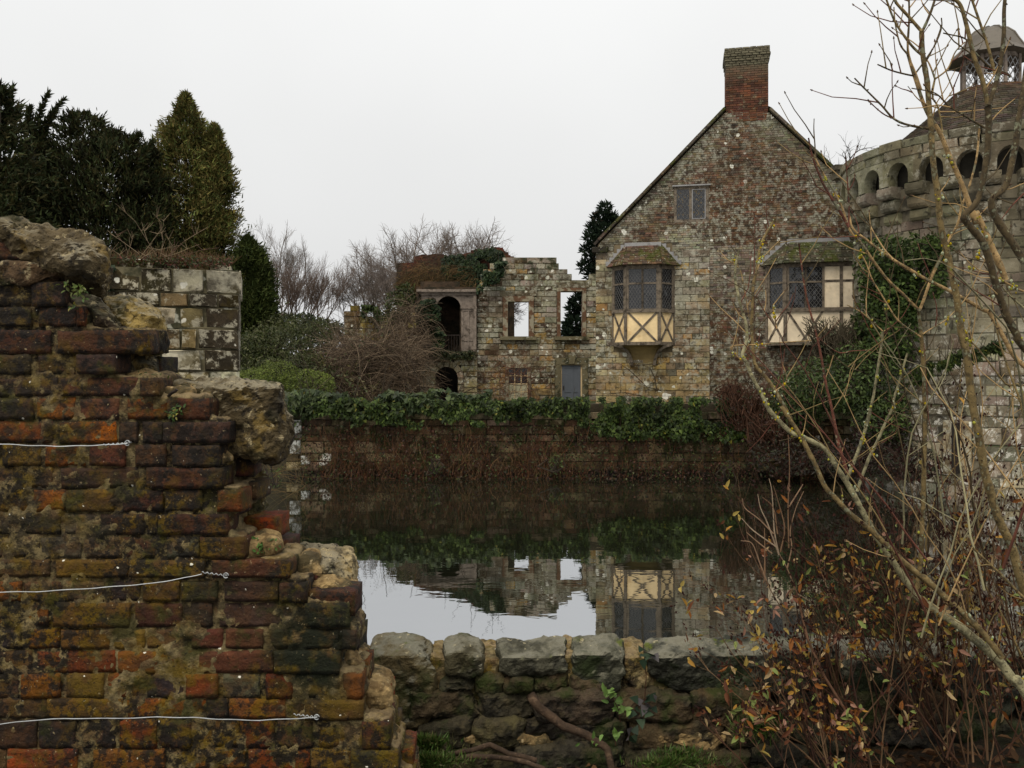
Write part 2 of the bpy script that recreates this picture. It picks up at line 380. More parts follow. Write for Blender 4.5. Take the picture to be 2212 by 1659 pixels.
def water_mat():
    m = bpy.data.materials.new('moat_water'); m.use_nodes = True
    t = m.node_tree; N = t.nodes; Lk = t.links; N.clear()
    out = N.new('ShaderNodeOutputMaterial'); ms = N.new('ShaderNodeMixShader')
    df = N.new('ShaderNodeBsdfDiffuse'); df.inputs[0].default_value = (0.010, 0.011, 0.006, 1)
    gl = N.new('ShaderNodeBsdfGlossy'); gl.inputs['Roughness'].default_value = 0.015; gl.inputs['Color'].default_value = (0.95, 0.97, 1.0, 1)
    fr = N.new('ShaderNodeFresnel'); fr.inputs['IOR'].default_value = 1.33
    mr_ = N.new('ShaderNodeMapRange'); mr_.inputs[3].default_value = 0.48; mr_.inputs[4].default_value = 0.95
    Lk.new(fr.outputs[0], mr_.inputs[0]); Lk.new(mr_.outputs[0], ms.inputs[0])
    Lk.new(df.outputs[0], ms.inputs[1]); Lk.new(gl.outputs[0], ms.inputs[2]); Lk.new(ms.outputs[0], out.inputs[0])
    geo = N.new('ShaderNodeNewGeometry'); mp = N.new('ShaderNodeMapping'); mp.inputs['Scale'].default_value = (0.55, 1.0, 1.0)
    Lk.new(geo.outputs['Position'], mp.inputs[0])
    n1 = N.new('ShaderNodeTexNoise'); n1.inputs['Scale'].default_value = 2.6; n1.inputs['Detail'].default_value = 3
    Lk.new(mp.outputs[0], n1.inputs['Vector'])
    bp = N.new('ShaderNodeBump'); bp.inputs['Strength'].default_value = 0.055; bp.inputs['Distance'].default_value = 0.03
    Lk.new(n1.outputs['Fac'], bp.inputs['Height'])
    Lk.new(bp.outputs[0], gl.inputs['Normal'])
    return m
M['water'] = water_mat()

# ------------------------------------------------------------------ the setting
def sheet(name, pts, z, mat):
    m = MB(); m.poly([(x, y, z) for x, y in pts]); o = m.build(name, mat); tag(o, kind='structure'); return o
sheet('water', [(-60, 3.62), (34, 3.62), (34, 23.9), (-60, 23.9)], 0.0, M['water'])
sheet('moat_bed', [(-60, 3.3), (34, 3.3), (34, 24.2), (-60, 24.2)], -0.9, M['soil'])
def terrain():
    xs = np.concatenate([np.linspace(-900, -60, 12), np.linspace(-50, 50, 30), np.linspace(60, 900, 12)])
    ys = np.concatenate([[24.0], np.linspace(25, 60, 15), np.linspace(70, 200, 12), np.linspace(260, 1500, 10)])
    X, Y = np.meshgrid(xs, ys)
    Z = 1.55 + 0.0045 * np.clip(Y - 60, 0, None) * (Y < 1600) + 0.25 * vnoise(np.stack([X, Y, X * 0], -1), 0.05) * np.clip((Y - 30) / 20, 0, 1)
    V = np.stack([X, Y, Z], -1).reshape(-1, 3); nx = len(xs); ny = len(ys)
    a = (np.arange(ny - 1)[:, None] * nx + np.arange(nx - 1)[None]).ravel()
    o = link('ground', fast_mesh('ground', V, np.stack([a, a + 1, a + nx + 1, a + nx], -1), smooth=True), M['field']); tag(o, kind='structure')
terrain()
def near_bank():
    xs = np.linspace(-9, 9, 73); ys = np.linspace(-4, 3.62, 48)
    X, Y = np.meshgrid(xs, ys)
    Z = 1.40 + 0.05 * fbm(np.stack([X, Y, X * 0], -1), 1.2) + 0.10 * np.clip((X - 0.9), 0, 1.5) * np.clip((Y - 2.2), 0, 1)
    V = np.stack([X, Y, Z], -1).reshape(-1, 3); nx = len(xs); ny = len(ys)
    a = (np.arange(ny - 1)[:, None] * nx + np.arange(nx - 1)[None]).ravel()
    o = link('bank_ground', fast_mesh('bank_ground', V, np.stack([a, a + 1, a + nx + 1, a + nx], -1), smooth=True), M['soil']); tag(o, kind='structure')
    m = MB(); m.box(-9, 9, 3.60, 3.9, -0.9, 1.36); o = m.build('bank_side', M['soil']); tag(o, kind='structure')
    # the bank to the left that carries the block wall
    m = MB(); m.prism([(-40, -0.9), (-2.75, -0.9), (-2.9, 1.5), (-40, 1.5)], 5.2, 8.2); o = m.build('bank_left', M['soil']); tag(o, kind='structure')
near_bank()
# ------------------------------------------------------------------ masonry
def block_meshes(n, seed, bev=0.05, jit=0.03):
    """unit blocks (1 x 1 x 1, front at -y) with worn edges, shared by many pieces"""
    rnd = random.Random(seed); out = []
    for k in range(n):
        def j(): return rnd.uniform(-jit, jit)
        vb = [(-.5, .5, -.5), (.5, .5, -.5), (.5, .5, .5), (-.5, .5, .5)]
        vm = [(x + j() * .5, -.5 + bev, z + j() * .5) for x, z in ((-.5, -.5), (.5, -.5), (.5, .5), (-.5, .5))]
        vf = [(x * (1 - 1.6 * bev) + j(), -.5 + j() * .6, z * (1 - 3 * bev) + j()) for x, z in ((-.5, -.5), (0, -.5), (.5, -.5), (.5, .5), (0, .5), (-.5, .5))]
        V = vb + vm + vf
        Fc = [(0, 1, 2, 3), (0, 4, 5, 1), (1, 5, 6, 2), (2, 6, 7, 3), (3, 7, 4, 0),
              (8, 9, 12, 13), (9, 10, 11, 12), (4, 8, 13, 7), (5, 6, 11, 10), (4, 5, 10, 9, 8), (7, 13, 12, 11, 6)]
        Fc = [f[::-1] for f in Fc]
        Fc[0] = (3, 2, 1, 0)[::-1]
        me = bpy.data.meshes.new('block'); me.from_pydata(V, [], Fc); me.validate(); me.update(); out.append(me)
    return out
BLK = block_meshes(8, 3)
def with_mat(meshes, mat):
    r = []
    for m in meshes:
        c = m.copy(); c.materials.clear(); c.materials.append(mat); r.append(c)
    return r

def put_block(name, me, x0, x1, y0, y1, z0, z1, parent, color, rot=0.0, rz=0.0, ctr=None):
    o = bpy.data.objects.new(name, me); col.objects.link(o); o.parent = parent
    o.location = ctr if ctr else ((x0 + x1) / 2, (y0 + y1) / 2, (z0 + z1) / 2)
    o.scale = (x1 - x0, y1 - y0, z1 - z0); o.rotation_euler = (0, rot, rz)
    o.color = (*color, 1)
    return o

def clip_spans(spans, cut):
    out = []
    for a, b in spans:
        if cut[1] <= a or cut[0] >= b: out.append((a, b)); continue
        if cut[0] > a: out.append((a, cut[0]))
        if cut[1] < b: out.append((cut[1], b))
    return [s for s in out if s[1] - s[0] > 0.04]

def courses(z0, z1, h, rnd, var=0.15):
    z = z0; r = []
    while z < z1 - 0.3 * h:
        hh = min(h * rnd.uniform(1 - var, 1 + var), z1 - z); r.append((z, z + hh)); z += hh
    return r

def lay(spans, wmin, wmax, rnd):
    """cut spans into pieces"""
    out = []
    for a, b in spans:
        x = a
        while x < b - 1e-4:
            w = rnd.uniform(wmin, wmax)
            if b - (x + w) < wmin * 0.6: w = b - x
            out.append((x, min(x + w, b))); x += w
    return out

def poly_span(poly, z):
    xs = []
    for i in range(len(poly)):
        (x0, z0), (x1, z1) = poly[i], poly[(i + 1) % len(poly)]
        if (z0 <= z) != (z1 <= z): xs.append(x0 + (x1 - x0) * (z - z0) / (z1 - z0))
    xs.sort()
    return [(xs[i], xs[i + 1]) for i in range(0, len(xs) - 1, 2)]

def mixc(a, b, t): return tuple(a[i] + (b[i] - a[i]) * t for i in range(3))
def jit_c(c, rnd, j=0.2):
    k = rnd.uniform(1 - j, 1 + j); return tuple(max(0.004, x * k * rnd.uniform(1 - j * .3, 1 + j * .3)) for x in c)

# ------------------------------------------------------------------ the gabled house
HA = R(-12); HO = Vector((2.974, 29.74, 1.5)); ct, st = math.cos(HA), math.sin(HA)
HT = Vector((ct, st, 0)); HN = Vector((-st, ct, 0))
def HL(u, v, off=0.0):
    s = (u - CU) / F
    lam = (HO.dot(HN) - off - 0) / (s * HN.x + HN.y)
    p = Vector((s * lam, lam, CZ - (v - EYE) / F * lam)) - HO
    return (p.dot(HT), p.z)
house = thing('gabled_house', 'tall gabled house of lichened brick and stone with two timber bay windows', 'house', HO, HA)
aL, zE = HL(1293, 527); aA, zA = HL(1566, 243); aB, zB = HL(1662, 243); aC, zC = HL(1815, 386)
slR = (zB - zC) / (aC - aB); aR = aB + (zB - zE) / slR
z0h = -0.3
gable = [(0.0, z0h), (aR, z0h), (aR, zE), (aB, zB), (aA, zA), (aL, zE), (0.0, zE - 0.3)]
DEEP = 9.0
m = MB(); m.prism(gable, 0.02, DEEP); wall = m.build('wall', M['house_mortar'], house)
# roof slabs behind the gable, their edges showing as the verge
zr = zB + (aB - aA) / 2 * 1.0
m = MB()
def roof_slab(x0, zz0, x1, zz1, t=0.09):
    n = Vector((-(zz1 - zz0), 0, x1 - x0)).normalized() * t
    if n.z < 0: n = -n
    p = [(x0, -0.06, zz0), (x1, -0.06, zz1), (x1, DEEP, zz1), (x0, DEEP, zz0)]
    m.hexa([p[0], p[1], p[2], p[3]] + [(q[0] + n.x, q[1], q[2] + n.z) for q in p])
d_ = 0.16
roof_slab(aL - 0.12, zE - 0.05, aA, zA + 0.09); roof_slab(aB, zB + 0.09, aR + 0.1, zE)
roof_slab(aA, zA + 0.09, (aA + aB) / 2, zA + 0.8); roof_slab((aA + aB) / 2, zA + 0.8, aB, zB + 0.09)
for i in range(len(m.v)):
    x, y, z = m.v[i]
    if y < 0 and aA - 0.01 < x < aB + 0.01: m.v[i] = (x, 1.0, z)
roof = m.build('roof', M['trunk'], house)
# worn verge tiles along both slopes
vt = with_mat(BLK, M['tile']); rnd = random.Random(11)
for (x0, zz0, x1, zz1) in ((aL, zE, aA, zA), (aB, zB, aR, zE)):
    L = math.hypot(x1 - x0, zz1 - zz0); n = int(L / 0.42); ang = -math.atan2(zz1 - zz0, x1 - x0)
    for i in range(n):
        t = (i + .5) / n
        c = (x0 + (x1 - x0) * t, -0.02 + rnd.uniform(-.01, .01), zz0 + (zz1 - zz0) * t + 0.13)
        put_block('verge_tile', rnd.choice(vt), 0, L / n * 0.97, 0, 0.22, 0, 0.09, house, jit_c((0.10, 0.085, 0.06), rnd, .4), rot=ang + rnd.uniform(-.02, .02), ctr=c)
# corbel stone under the left verge
put_block('corbel', vt[0], -0.12, 0.42, -0.12, 0.3, zE - 0.32, zE - 0.12, house, (0.03, 0.026, 0.02))

# zones of the front
W0 = HL(1456, 404); W1 = HL(1531, 479)                       # attic window
def in_rect(a, z, r): return r[0] < a < r[2] and r[1] < z < r[3]
win = (W0[0], W1[1], W1[0], W0[1])
aJ = HL(1533, 700)[0]; zJ = HL(1400, 545)[1]
O1 = (HL(1326, 600)[0], HL(1326, 790)[1], HL(1452, 600)[0], HL(1400, 525)[1])
O2 = (HL(1662, 600)[0], HL(1662, 745)[1], HL(1880, 600)[0], HL(1700, 520)[1])
pale = HL(1475, 560); rndh = random.Random(21)
# ashlar: quoins and the lower left stonework, each block a piece
hb = with_mat(BLK, M['ashlar'])
nst = 0
for (za, zb) in courses(z0h, zE - 0.25, 0.225, rndh, 0.2):
    zc = (za + zb) / 2
    right = aJ if zc < zJ else (0.75 + rndh.uniform(-.2, .3))
    spans = [(0.0, right)]
    if O1[1] + 0.5 < zc < O1[3]: spans = clip_spans(spans, (O1[0], O1[2]))
    for (x0, x1) in lay(spans, 0.3, 0.62, rndh):
        t = zc / (zE + 0.01)
        base = mixc((0.27, 0.20, 0.115), (0.24, 0.22, 0.17), min(1, max(0, t * 1.6 - 0.1)))
        if x0 < 0.1: base = mixc(base, (0.30, 0.26, 0.175), 0.7)
        if rndh.random() < .10: base = (0.29, 0.205, 0.105)
        if rndh.random() < .12: base = (0.12, 0.105, 0.08)
        put_block('stone', rndh.choice(hb), x0 + .006, x1 - .006, -0.03 + rndh.uniform(-.008, .008), 0.1, za + .006, zb - .006, house, jit_c(base, rndh, .2)); nst += 1
# brick courses of the gable: thousands, so one part of real bricks
m = MB(); z = z0h; row = 0; CH = 0.0772
while z < zA + 0.02:
    zc = z + CH / 2
    for (x0, x1) in poly_span(gable, zc):
        x0 += .03; x1 = min(x1 - .03, HL(1900, 500)[0])
        if zc < zE - 0.25: x0 = max(x0, aJ if zc < zJ else 0.9)
        spans = [(x0, x1)]
        if win[1] < zc < win[3]: spans = clip_spans(spans, (win[0], win[2]))
        if O1[1] < zc < O1[3]: spans = clip_spans(spans, (O1[0], O1[2]))
        if O2[1] < zc < O2[3]: spans = clip_spans(spans, (O2[0], O2[2]))
        for (s0, s1) in spans:
            x = s0 - (0.118 if row % 2 else 0)
            while x < s1:
                bl = 0.236 if rndh.random() < .75 else 0.12
                b0, b1 = max(x, s0), min(x + bl, s1); x += bl
                if b1 - b0 < 0.03: continue
                ac = (b0 + b1) / 2
                # red in the middle, grey-green with lichen toward the slopes and low down, whitewashed patch below the attic window
                edge = min(1, min(abs(ac - poly_span(gable, zc)[0][0]), abs(ac - poly_span(gable, zc)[0][1])) / 1.5)
                nz = float(fbm(np.array([ac, zc, 0.0]), 0.9, 3.1))
                n2 = float(vnoise(np.array([ac, zc, 5.0]), 0.45))
                red = mixc((0.135, 0.066, 0.034), (0.085, 0.047, 0.027), rndh.random())
                c = mixc((0.15, 0.135, 0.095), red, max(0, min(1, edge * 0.9 + nz * 0.5 + 0.05)))
                pw = max(0, 1 - math.hypot((ac - pale[0]) / 1.3, (zc - pale[1]) / 1.5)) * 1.5 + nz * .3
                c = mixc(c, (0.29, 0.28, 0.20), max(0, min(.85, pw)))
                if ac > aJ and zc < zE - .2: c = mixc(c, (0.24, 0.21, 0.165), max(0, min(.75, 0.25 + n2 * .8)))
                if rndh.random() < .1: c = mixc(c, (0.03, 0.025, 0.02), .7)
                g_ = sum(c) / 3; c = jit_c(mixc(c, (g_, g_ * .97, g_ * .85), .22), rndh, .3)
                yf = rndh.uniform(-.012, .006)
                m.hexa([(b0 + .006, yf, z + .006), (b1 - .006, yf, z + .006), (b1 - .006, .05, z + .006), (b0 + .006, .05, z + .006),
                        (b0 + .006, yf, z + CH - .006), (b1 - .006, yf, z + CH - .006), (b1 - .006, .05, z + CH - .006), (b0 + .006, .05, z + CH - .006)], c)
    z += CH; row += 1
o = m.build('brickwork', M['house_brick'], house); tag(o, kind='stuff')

# chimney: shaft of single bricks on a core, corbelled cap
cx0, cx1 = HL(1568, 180)[0], HL(1660, 180)[0]; cz0 = zA - 0.35; cz1 = HL(1610, 141)[1]; cz2 = HL(1610, 101)[1]
m = MB(); m.box(cx0 + .015, cx1 - .015, .02, 1.0, cz0, cz2 - 0.03); chim = m.build('chimney', M['house_mortar'], house)
cb = with_mat(BLK, M['chimney_brick']); z = cz0; row = 0; rnd = random.Random(31)
while z < cz1 - 0.02:
    lo = cx0; hi = cx1
    if z < zA: lo, hi = cx0 + (zA - z) * 1.6, cx1 - (zA - z) * .2
    x = lo - (0.118 if row % 2 else 0)
    while x < hi - .02:
        b0, b1 = max(lo, x), min(x + .236, hi); x += .236
        if b1 - b0 < .03: continue
        c = jit_c((0.12, 0.060, 0.040) if rnd.random() < .7 else (0.08, 0.046, 0.033), rnd, .25)
        put_block('brick', rnd.choice(cb), b0 + .005, b1 - .005, -.015, .1, z + .005, z + CH - .005, chim, c)
    if z > zA - .1:   # side face
        y = 0.1
        while y < .95:
            put_block('brick', rnd.choice(cb), cx0 - 0.004, cx0 + .1, y + .004, min(y + .22, 1.0), z + .005, z + CH - .005, chim, jit_c((0.13, 0.055, 0.035), rnd, .25)); y += .23
    z += CH; row += 1
z = cz1; steps = [0.02, 0.02, 0.045, 0.045, 0.075, 0.075, 0.05, 0.05, 0.03]; k = 0
while z < cz2 - .02:
    e = steps[min(k, len(steps) - 1)]
    x = cx0 - e - (0.118 if k % 2 else 0)
    while x < cx1 + e - .02:
        b0, b1 = max(cx0 - e, x), min(x + .236, cx1 + e); x += .236
        if b1 - b0 > .03: put_block('brick', rnd.choice(cb), b0 + .004, b1 - .004, -.015 - e, 1.0 + e, z + .004, z + CH - .004, chim, jit_c((0.115, 0.10, 0.07), rnd, .25))
    z += CH; k += 1

# leaded lights -----------------------------------------------------
def lattice(m, gm, A, U, Nn, w, h, pitch=0.15, seed=0, cw=0.012, ratio=1.35):
    """diamond lead came (m) and tilted quarries (gm) on a rectangle at A with axes U (along) and z"""
    rnd = random.Random(seed); Zv = Vector((0, 0, 1)); px = pitch; pz = pitch * ratio
    nx = max(2, round(w / px)); nz = max(2, round(h / pz)); px = w / nx; pz = h / nz
    def pt(x, z): return A + U * x + Zv * z
    for i in range(-nz, nx + nz + 1):
        for sgn in (1, -1):
            # line x = i*px + sgn * z * px/pz
            ps = []
            for zz in (0, h):
                ps.append((i * px + sgn * zz * px / pz, zz))
            (xa, za), (xb, zb) = ps
            t0, t1 = 0.0, 1.0; dx = xb - xa
            ta, tb = sorted(((0 - xa) / dx, (w - xa) / dx)); t0, t1 = max(t0, ta), min(t1, tb)
            if t1 - t0 < 0.02: continue
            m.beam(pt(xa + dx * t0, h * t0), pt(xa + dx * t1, h * t1), cw, 0.006, Nn)
    for i in range(-1, 2 * nx + 1):
        for j in range(-1, 2 * nz + 1):
            if (i + j) % 2: continue
            cx, cz = i * px / 2, j * pz / 2
            P4 = [(cx - px / 2, cz), (cx, cz - pz / 2), (cx + px / 2, cz), (cx, cz + pz / 2)]
            P4 = [(min(max(x, 0), w), min(max(z_, 0), h)) for x, z_ in P4]
            if max(p[0] for p in P4) - min(p[0] for p in P4) < .01 or max(p[1] for p in P4) - min(p[1] for p in P4) < .01: continue
            tx, tz = rnd.uniform(-.09, .09), rnd.uniform(-.10, .10)
            gm.poly([pt(x, z_) + Nn * (-0.004 + (x - cx) * tx + (z_ - cz) * tz) for x, z_ in P4])

OUT = Vector((0, -1, 0))
# attic window of two lights
wn = MB(); a0, zb_, a1, zt = win
rec = 0.035
wn.box(a0 + .002, a1 - .002, rec - .03, .04, zt - .10, zt + .0)        # head
wn.box(a0 + .002, a1 - .002, rec - .03, .04, zb_, zb_ + .11)
wn.box(a0 + .003, a0 + .09, rec - .028, .04, zb_ + .11, zt - .10); wn.box(a1 - .10, a1 - .003, rec - .028, .04, zb_ + .11, zt - .10)
mid = (a0 + a1) / 2 - 0.03
wn.box(mid - .045, mid + .045, rec - .027, .04, zb_ + .11, zt - .10)
awin = wn.build('attic_window', M['timber'], house)
m = MB(); m.box(a0 - .06, a1 + .06, -.09, .03, zt + .0, zt + .045); m.build('drip_board', M['lead'], awin)
cm_ = MB(); gm_ = MB()
for (x0, x1, sd) in ((a0 + .09, mid - .045, 1), (mid + .045, a1 - .10, 2)):
    lattice(cm_, gm_, Vector((x0, .012, zb_ + .11)), Vector((1, 0, 0)), OUT, x1 - x0, zt - zb_ - .21, 0.15, sd)
tag(cm_.build('lead_cames', M['came'], awin), kind='stuff'); tag(gm_.build('leaded_glass', M['glass'], awin), kind='stuff')
m = MB()
for k in (0, 1, 2, 3):
    x0, x1 = (mid + .05, a1 - .105)
    if k == 0: m.box(x0, x0 + .03, -.005, .02, zb_ + .115, zt - .105)
    if k == 1: m.box(x1 - .03, x1, -.005, .02, zb_ + .115, zt - .105)
    if k == 2: m.box(x0 + .03, x1 - .03, -.004, .02, zb_ + .115, zb_ + .14)
    if k == 3: m.box(x0 + .03, x1 - .03, -.004, .02, zt - .13, zt - .105)
m.build('casement', M['lead'], awin)

def bay(name, label, plan, zs, lights, plasters, braces, seed):
    """plan: local points along the bay (x, out); zs: bracket foot, panel foot, sill, transom, head, eave, roof top.
    lights: per facet list of (t0, t1) columns; plasters: facet plaster columns instead of glass"""
    zf, zp, zs_, ztr, zh, ze, zt = zs
    rnd = random.Random(seed)
    pts = [Vector((x, -o, 0)) for x, o in plan]
    Zv = Vector((0, 0, 1))
    b = MB()     # the carcass: plaster body under the sill
    n = len(pts)
    def ring(z, grow=0.0):
        r = []
        for i, p in enumerate(pts):
            q = p.copy(); q.z = z
            if grow:
                q.y -= grow if p.y < -0.01 else 0
                if p.y > -0.01: q.x += -grow if i == 0 else grow
                elif i == 1: q.x -= grow * 0.5
                elif i == n - 2: q.x += grow * 0.5
            r.append(q)
        return r
    for i in range(n - 1):
        A, B = pts[i], pts[i + 1]
        b.poly([A + Zv * zp, B + Zv * zp, B + Zv * zs_, A + Zv * zs_])
    body = b.build(name, M[plasters['mat']], house); tag(body, label)
    fr = MB(); cm = MB(); gl = MB(); br = MB(); pn = MB(); dk = MB()
    for i in range(n - 1):
        A, B = pts[i], pts[i + 1]; U = (B - A); Lf = U.length; U = U / Lf; Nn = Vector((U.y, -U.x, 0))
        if Nn.y > 0: Nn = -Nn
        def pt(t, z, o=0.0): return A + U * t + Zv * z + Nn * o
        fr.beam(pt(0, zs_), pt(Lf, zs_), .13, .06, Nn); fr.beam(pt(0, zp + .05), pt(Lf, zp + .05), .11, .035, Nn)
        fr.beam(pt(0, zh), pt(Lf, zh), .12, .035, Nn)
        for k, tt in enumerate((0.0, Lf)):
            if (i > 0 and k == 0): continue
            w = .115 if 0 < (i + k) < n - 1 else .085
            fr.beam(pt(tt, zp) , pt(tt, zh), w, .042, Nn)
        for (p, q) in braces.get(i, []):
            br.beam(pt(p[0] * Lf, zp + p[1] * (zs_ - zp)), pt(q[0] * Lf, zp + q[1] * (zs_ - zp)), .068, .022 + rnd.uniform(0, .003), Nn)
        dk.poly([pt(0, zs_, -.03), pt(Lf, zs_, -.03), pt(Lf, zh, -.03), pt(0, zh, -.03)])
        for (t0, t1) in lights.get(i, []):
            x0, x1 = t0 * Lf, t1 * Lf
            for (za, zb2, pitch) in ((zs_ + .06, ztr - .03, .14), (ztr + .03, zh - .06, .14)):
                lattice(cm, gl, pt(x0 + .03, za), U, Nn, x1 - x0 - .06, zb2 - za, .118, rnd.randint(0, 999), cw=0.013)
            fr.beam(pt(x0, ztr), pt(x1, ztr), .06, .03, Nn)
            for xx in (x0, x1): fr.beam(pt(xx, zs_ + .06), pt(xx, zh - .06), .065, .038, Nn)
        for (t0, t1) in plasters.get(i, []):
            x0, x1 = t0 * Lf, t1 * Lf
            pn.poly([pt(x0, zs_, .004), pt(x1, zs_, .004), pt(x1, zh, .004), pt(x0, zh, .004)])
            fr.beam(pt(x0, ztr + .02), pt(x1, ztr + .02), .075, .02, Nn)
            fr.beam(pt(x1, zp), pt(x1, zh), .1, .03, Nn)
    # brackets and the dark coved underside
    if zf is not None:
        xa, xb = plan[1][0], plan[-2][0]; xm0 = xa + (xb - xa) * .16; xm1 = xb - (xb - xa) * .16
        for (xt, xf) in ((plan[0][0] + .08, xm0), (plan[-1][0] - .08, xm1)):
            pp = []
            for k in range(7):
                t = k / 6; pp.append(Vector((xf + (xt - xf) * (1 - math.cos(t * 1.57)), -0.03 - 0.42 * (1 - math.cos(t * 1.57)), zf + (zp - zf) * math.sin(t * 1.57))))
            for k in range(6): fr.beam(pp[k], pp[k + 1], .10, .09, Vector((0, -1, 0)))
        # cove
        cv = MB(); prev = None
        for k in range(7):
            t = k / 6; g = 1 - math.cos(t * 1.57)
            rr = [Vector((xm0 + (plan[0][0] - xm0) * g, -.02, 0)), Vector((xm0 + (xa - xm0) * g, -.02 - .42 * g, 0)), Vector((xm1 + (xb - xm1) * g, -.02 - .42 * g, 0)), Vector((xm1 + (plan[-1][0] - xm1) * g, -.02, 0))]
            rr = [q + Zv * (zf + .04 + (zp - zf - .04) * math.sin(t * 1.57)) for q in rr]
            if prev:
                for q in range(3): cv.poly([prev[q], prev[q + 1], rr[q + 1], rr[q]])
            prev = rr
        cv.build('cove', M['ashlar_plain'], body)
    bt = MB(); rr = ring(zp - .005); bt.poly([q for q in rr][::-1]); bt.build('soffit', M['timber'], body)
    fr.build('frame', M['timber'], body); br.build('brace', M['timber'], body)
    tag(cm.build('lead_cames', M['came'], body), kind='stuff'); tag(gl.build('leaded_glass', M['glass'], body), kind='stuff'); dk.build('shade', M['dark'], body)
    if pn.v: pn.build('plaster_panel', M['plaster_cream'], body)
    # hipped roof in tiles
    e = ring(ze, 0.20); tl = with_mat(BLK, M['tile'])
    tops = plasters['top']
    top = [Vector((x, -.04 - o, zt)) for x, o in tops]
    under = MB()
    for i in range(n - 1): under.poly([e[i], e[i + 1], top[i + 1] + Vector((0, 0, -.03)), top[i] + Vector((0, 0, -.03))])
    under.poly([e[i] + Vector((0, 0, -.02)) for i in range(n)][::-1])
    under.build('roof_deck', M['timber'], body)
    rows = 9
    for i in range(n - 1):
        for r_ in range(rows):
            t = (r_ + .35) / rows
            A = e[i].lerp(top[i], t); B = e[i + 1].lerp(top[i + 1], t); Lr = (B - A).length
            if Lr < .05: continue
            U = (B - A).normalized(); up = (top[i].lerp(top[i + 1], .5) - e[i].lerp(e[i + 1], .5)).normalized()
            Nn = U.cross(up).normalized()
            if Nn.z < 0: Nn = -Nn
            k = max(1, round(Lr / .17)); w = Lr / k; hgt = (top[i].lerp(top[i + 1], .5) - e[i].lerp(e[i + 1], .5)).length / rows
            for q in range(k):
                c = A + U * (w * (q + .5)) + Nn * (.022 + rnd.uniform(-.006, .008))
                up2 = (up - Nn * 0.10).normalized(); nn2 = U.cross(up2).normalized()
                mt = Matrix((( U.x, -nn2.x if nn2.z > 0 else nn2.x, up2.x, 0), (U.y, -nn2.y if nn2.z > 0 else nn2.y, up2.y, 0), (U.z, -nn2.z if nn2.z > 0 else nn2.z, up2.z, 0), (0, 0, 0, 1)))
                o = bpy.data.objects.new('tile', rnd.choice(tl)); col.objects.link(o); o.parent = body
                o.matrix_local = Matrix.Translation(c) @ mt @ Matrix.Rotation(rnd.uniform(-.03, .03), 4, 'Y') @ Matrix.Diagonal((w * .97, .035, hgt * 1.35, 1))
                o.color = (*jit_c(plasters.get('tilec', (0.095, 0.066, 0.045)), rnd, .4), 1)
    fl = MB()
    fl.beam(top[1] + Vector((-.1, -.01, .02)), top[-2] + Vector((.1, -.01, .02)), .16, .05, OUT)
    for (p, q) in ((e[0], top[0]), (e[-1], top[-1])):
        for k in range(5):
            t0, t1 = k / 5, (k + 1) / 5
            A = p.lerp(q, t0); B = p.lerp(q, t1)
            x0, x1 = sorted((A.x, B.x)); sg = -1 if p is e[0] else 1
            fl.box(min(x0, x0 + sg * .05), max(x1, x1 + sg * .05), -.05, -.032, A.z + .04, B.z + .05)
    fl.build('lead_flashing', M['lead'], body)
    return body
M['ashlar_plain'] = W('cove_plaster', (0.20, 0.155, 0.085), 0.35, 2, [], bump=0.4, bs=10)
def zpx(u, v, off=0.0): return HL(u, v, off)[1]
pr = 0.48
plan = [(HL(1324, 700)[0], 0.0), (HL(1352, 700, pr)[0], pr), (HL(1424, 700, pr)[0], pr), (HL(1456, 700)[0], 0.0)]
X2 = [((0.04, 0.98), (0.96, 0.06)), ((0.04, 0.06), (0.96, 0.98))]
bay('bay_window', 'timber bay window with ochre plaster panel and crossed braces', plan,
    (zpx(1386, 789), zpx(1386, 745, pr), zpx(1386, 671, pr), zpx(1386, 612, pr), zpx(1386, 577, pr), zpx(1386, 571, pr + .15), zpx(1386, 531)),
    {0: [(.12, .92)], 1: [(.06, .5), (.5, .94)], 2: [(.10, .88)]},
    {'mat': 'plaster_ochre', 'top': [(HL(1352, 531)[0], 0), (HL(1356, 531)[0], 0.03), (HL(1422, 531)[0], 0.03), (HL(1428, 531)[0], 0)]}, {0: X2, 1: X2, 2: X2}, 5)
pr = 0.45
plan = [(HL(1657, 700)[0], 0.0), (HL(1697, 700, pr)[0], pr), (HL(1872, 700, pr)[0], pr), (HL(1880, 700)[0], 0.0)]
bay('bay_window', 'timber bay window beside the round tower with cream plaster panels', plan,
    (None, zpx(1740, 745, pr), zpx(1740, 669, pr), zpx(1740, 609, pr), zpx(1740, 573, pr), zpx(1740, 567, pr + .15), zpx(1740, 523)),
    {0: [(.12, .92)], 1: [(.03, .25), (.25, .47)]},
    {'mat': 'plaster_cream', 1: [(.485, .69), (.69, .99)], 'top': [(HL(1700, 523)[0], 0), (HL(1706, 523)[0], 0.03), (HL(1868, 523)[0], 0.03), (HL(1872, 523)[0], 0)], 'tilec': (0.075, 0.07, 0.045)},
    {0: X2, 1: [((.02, .98), (.30, .02)), ((.47, .98), (.18, .02)), ((.70, 0), (.70, 1))]}, 6)
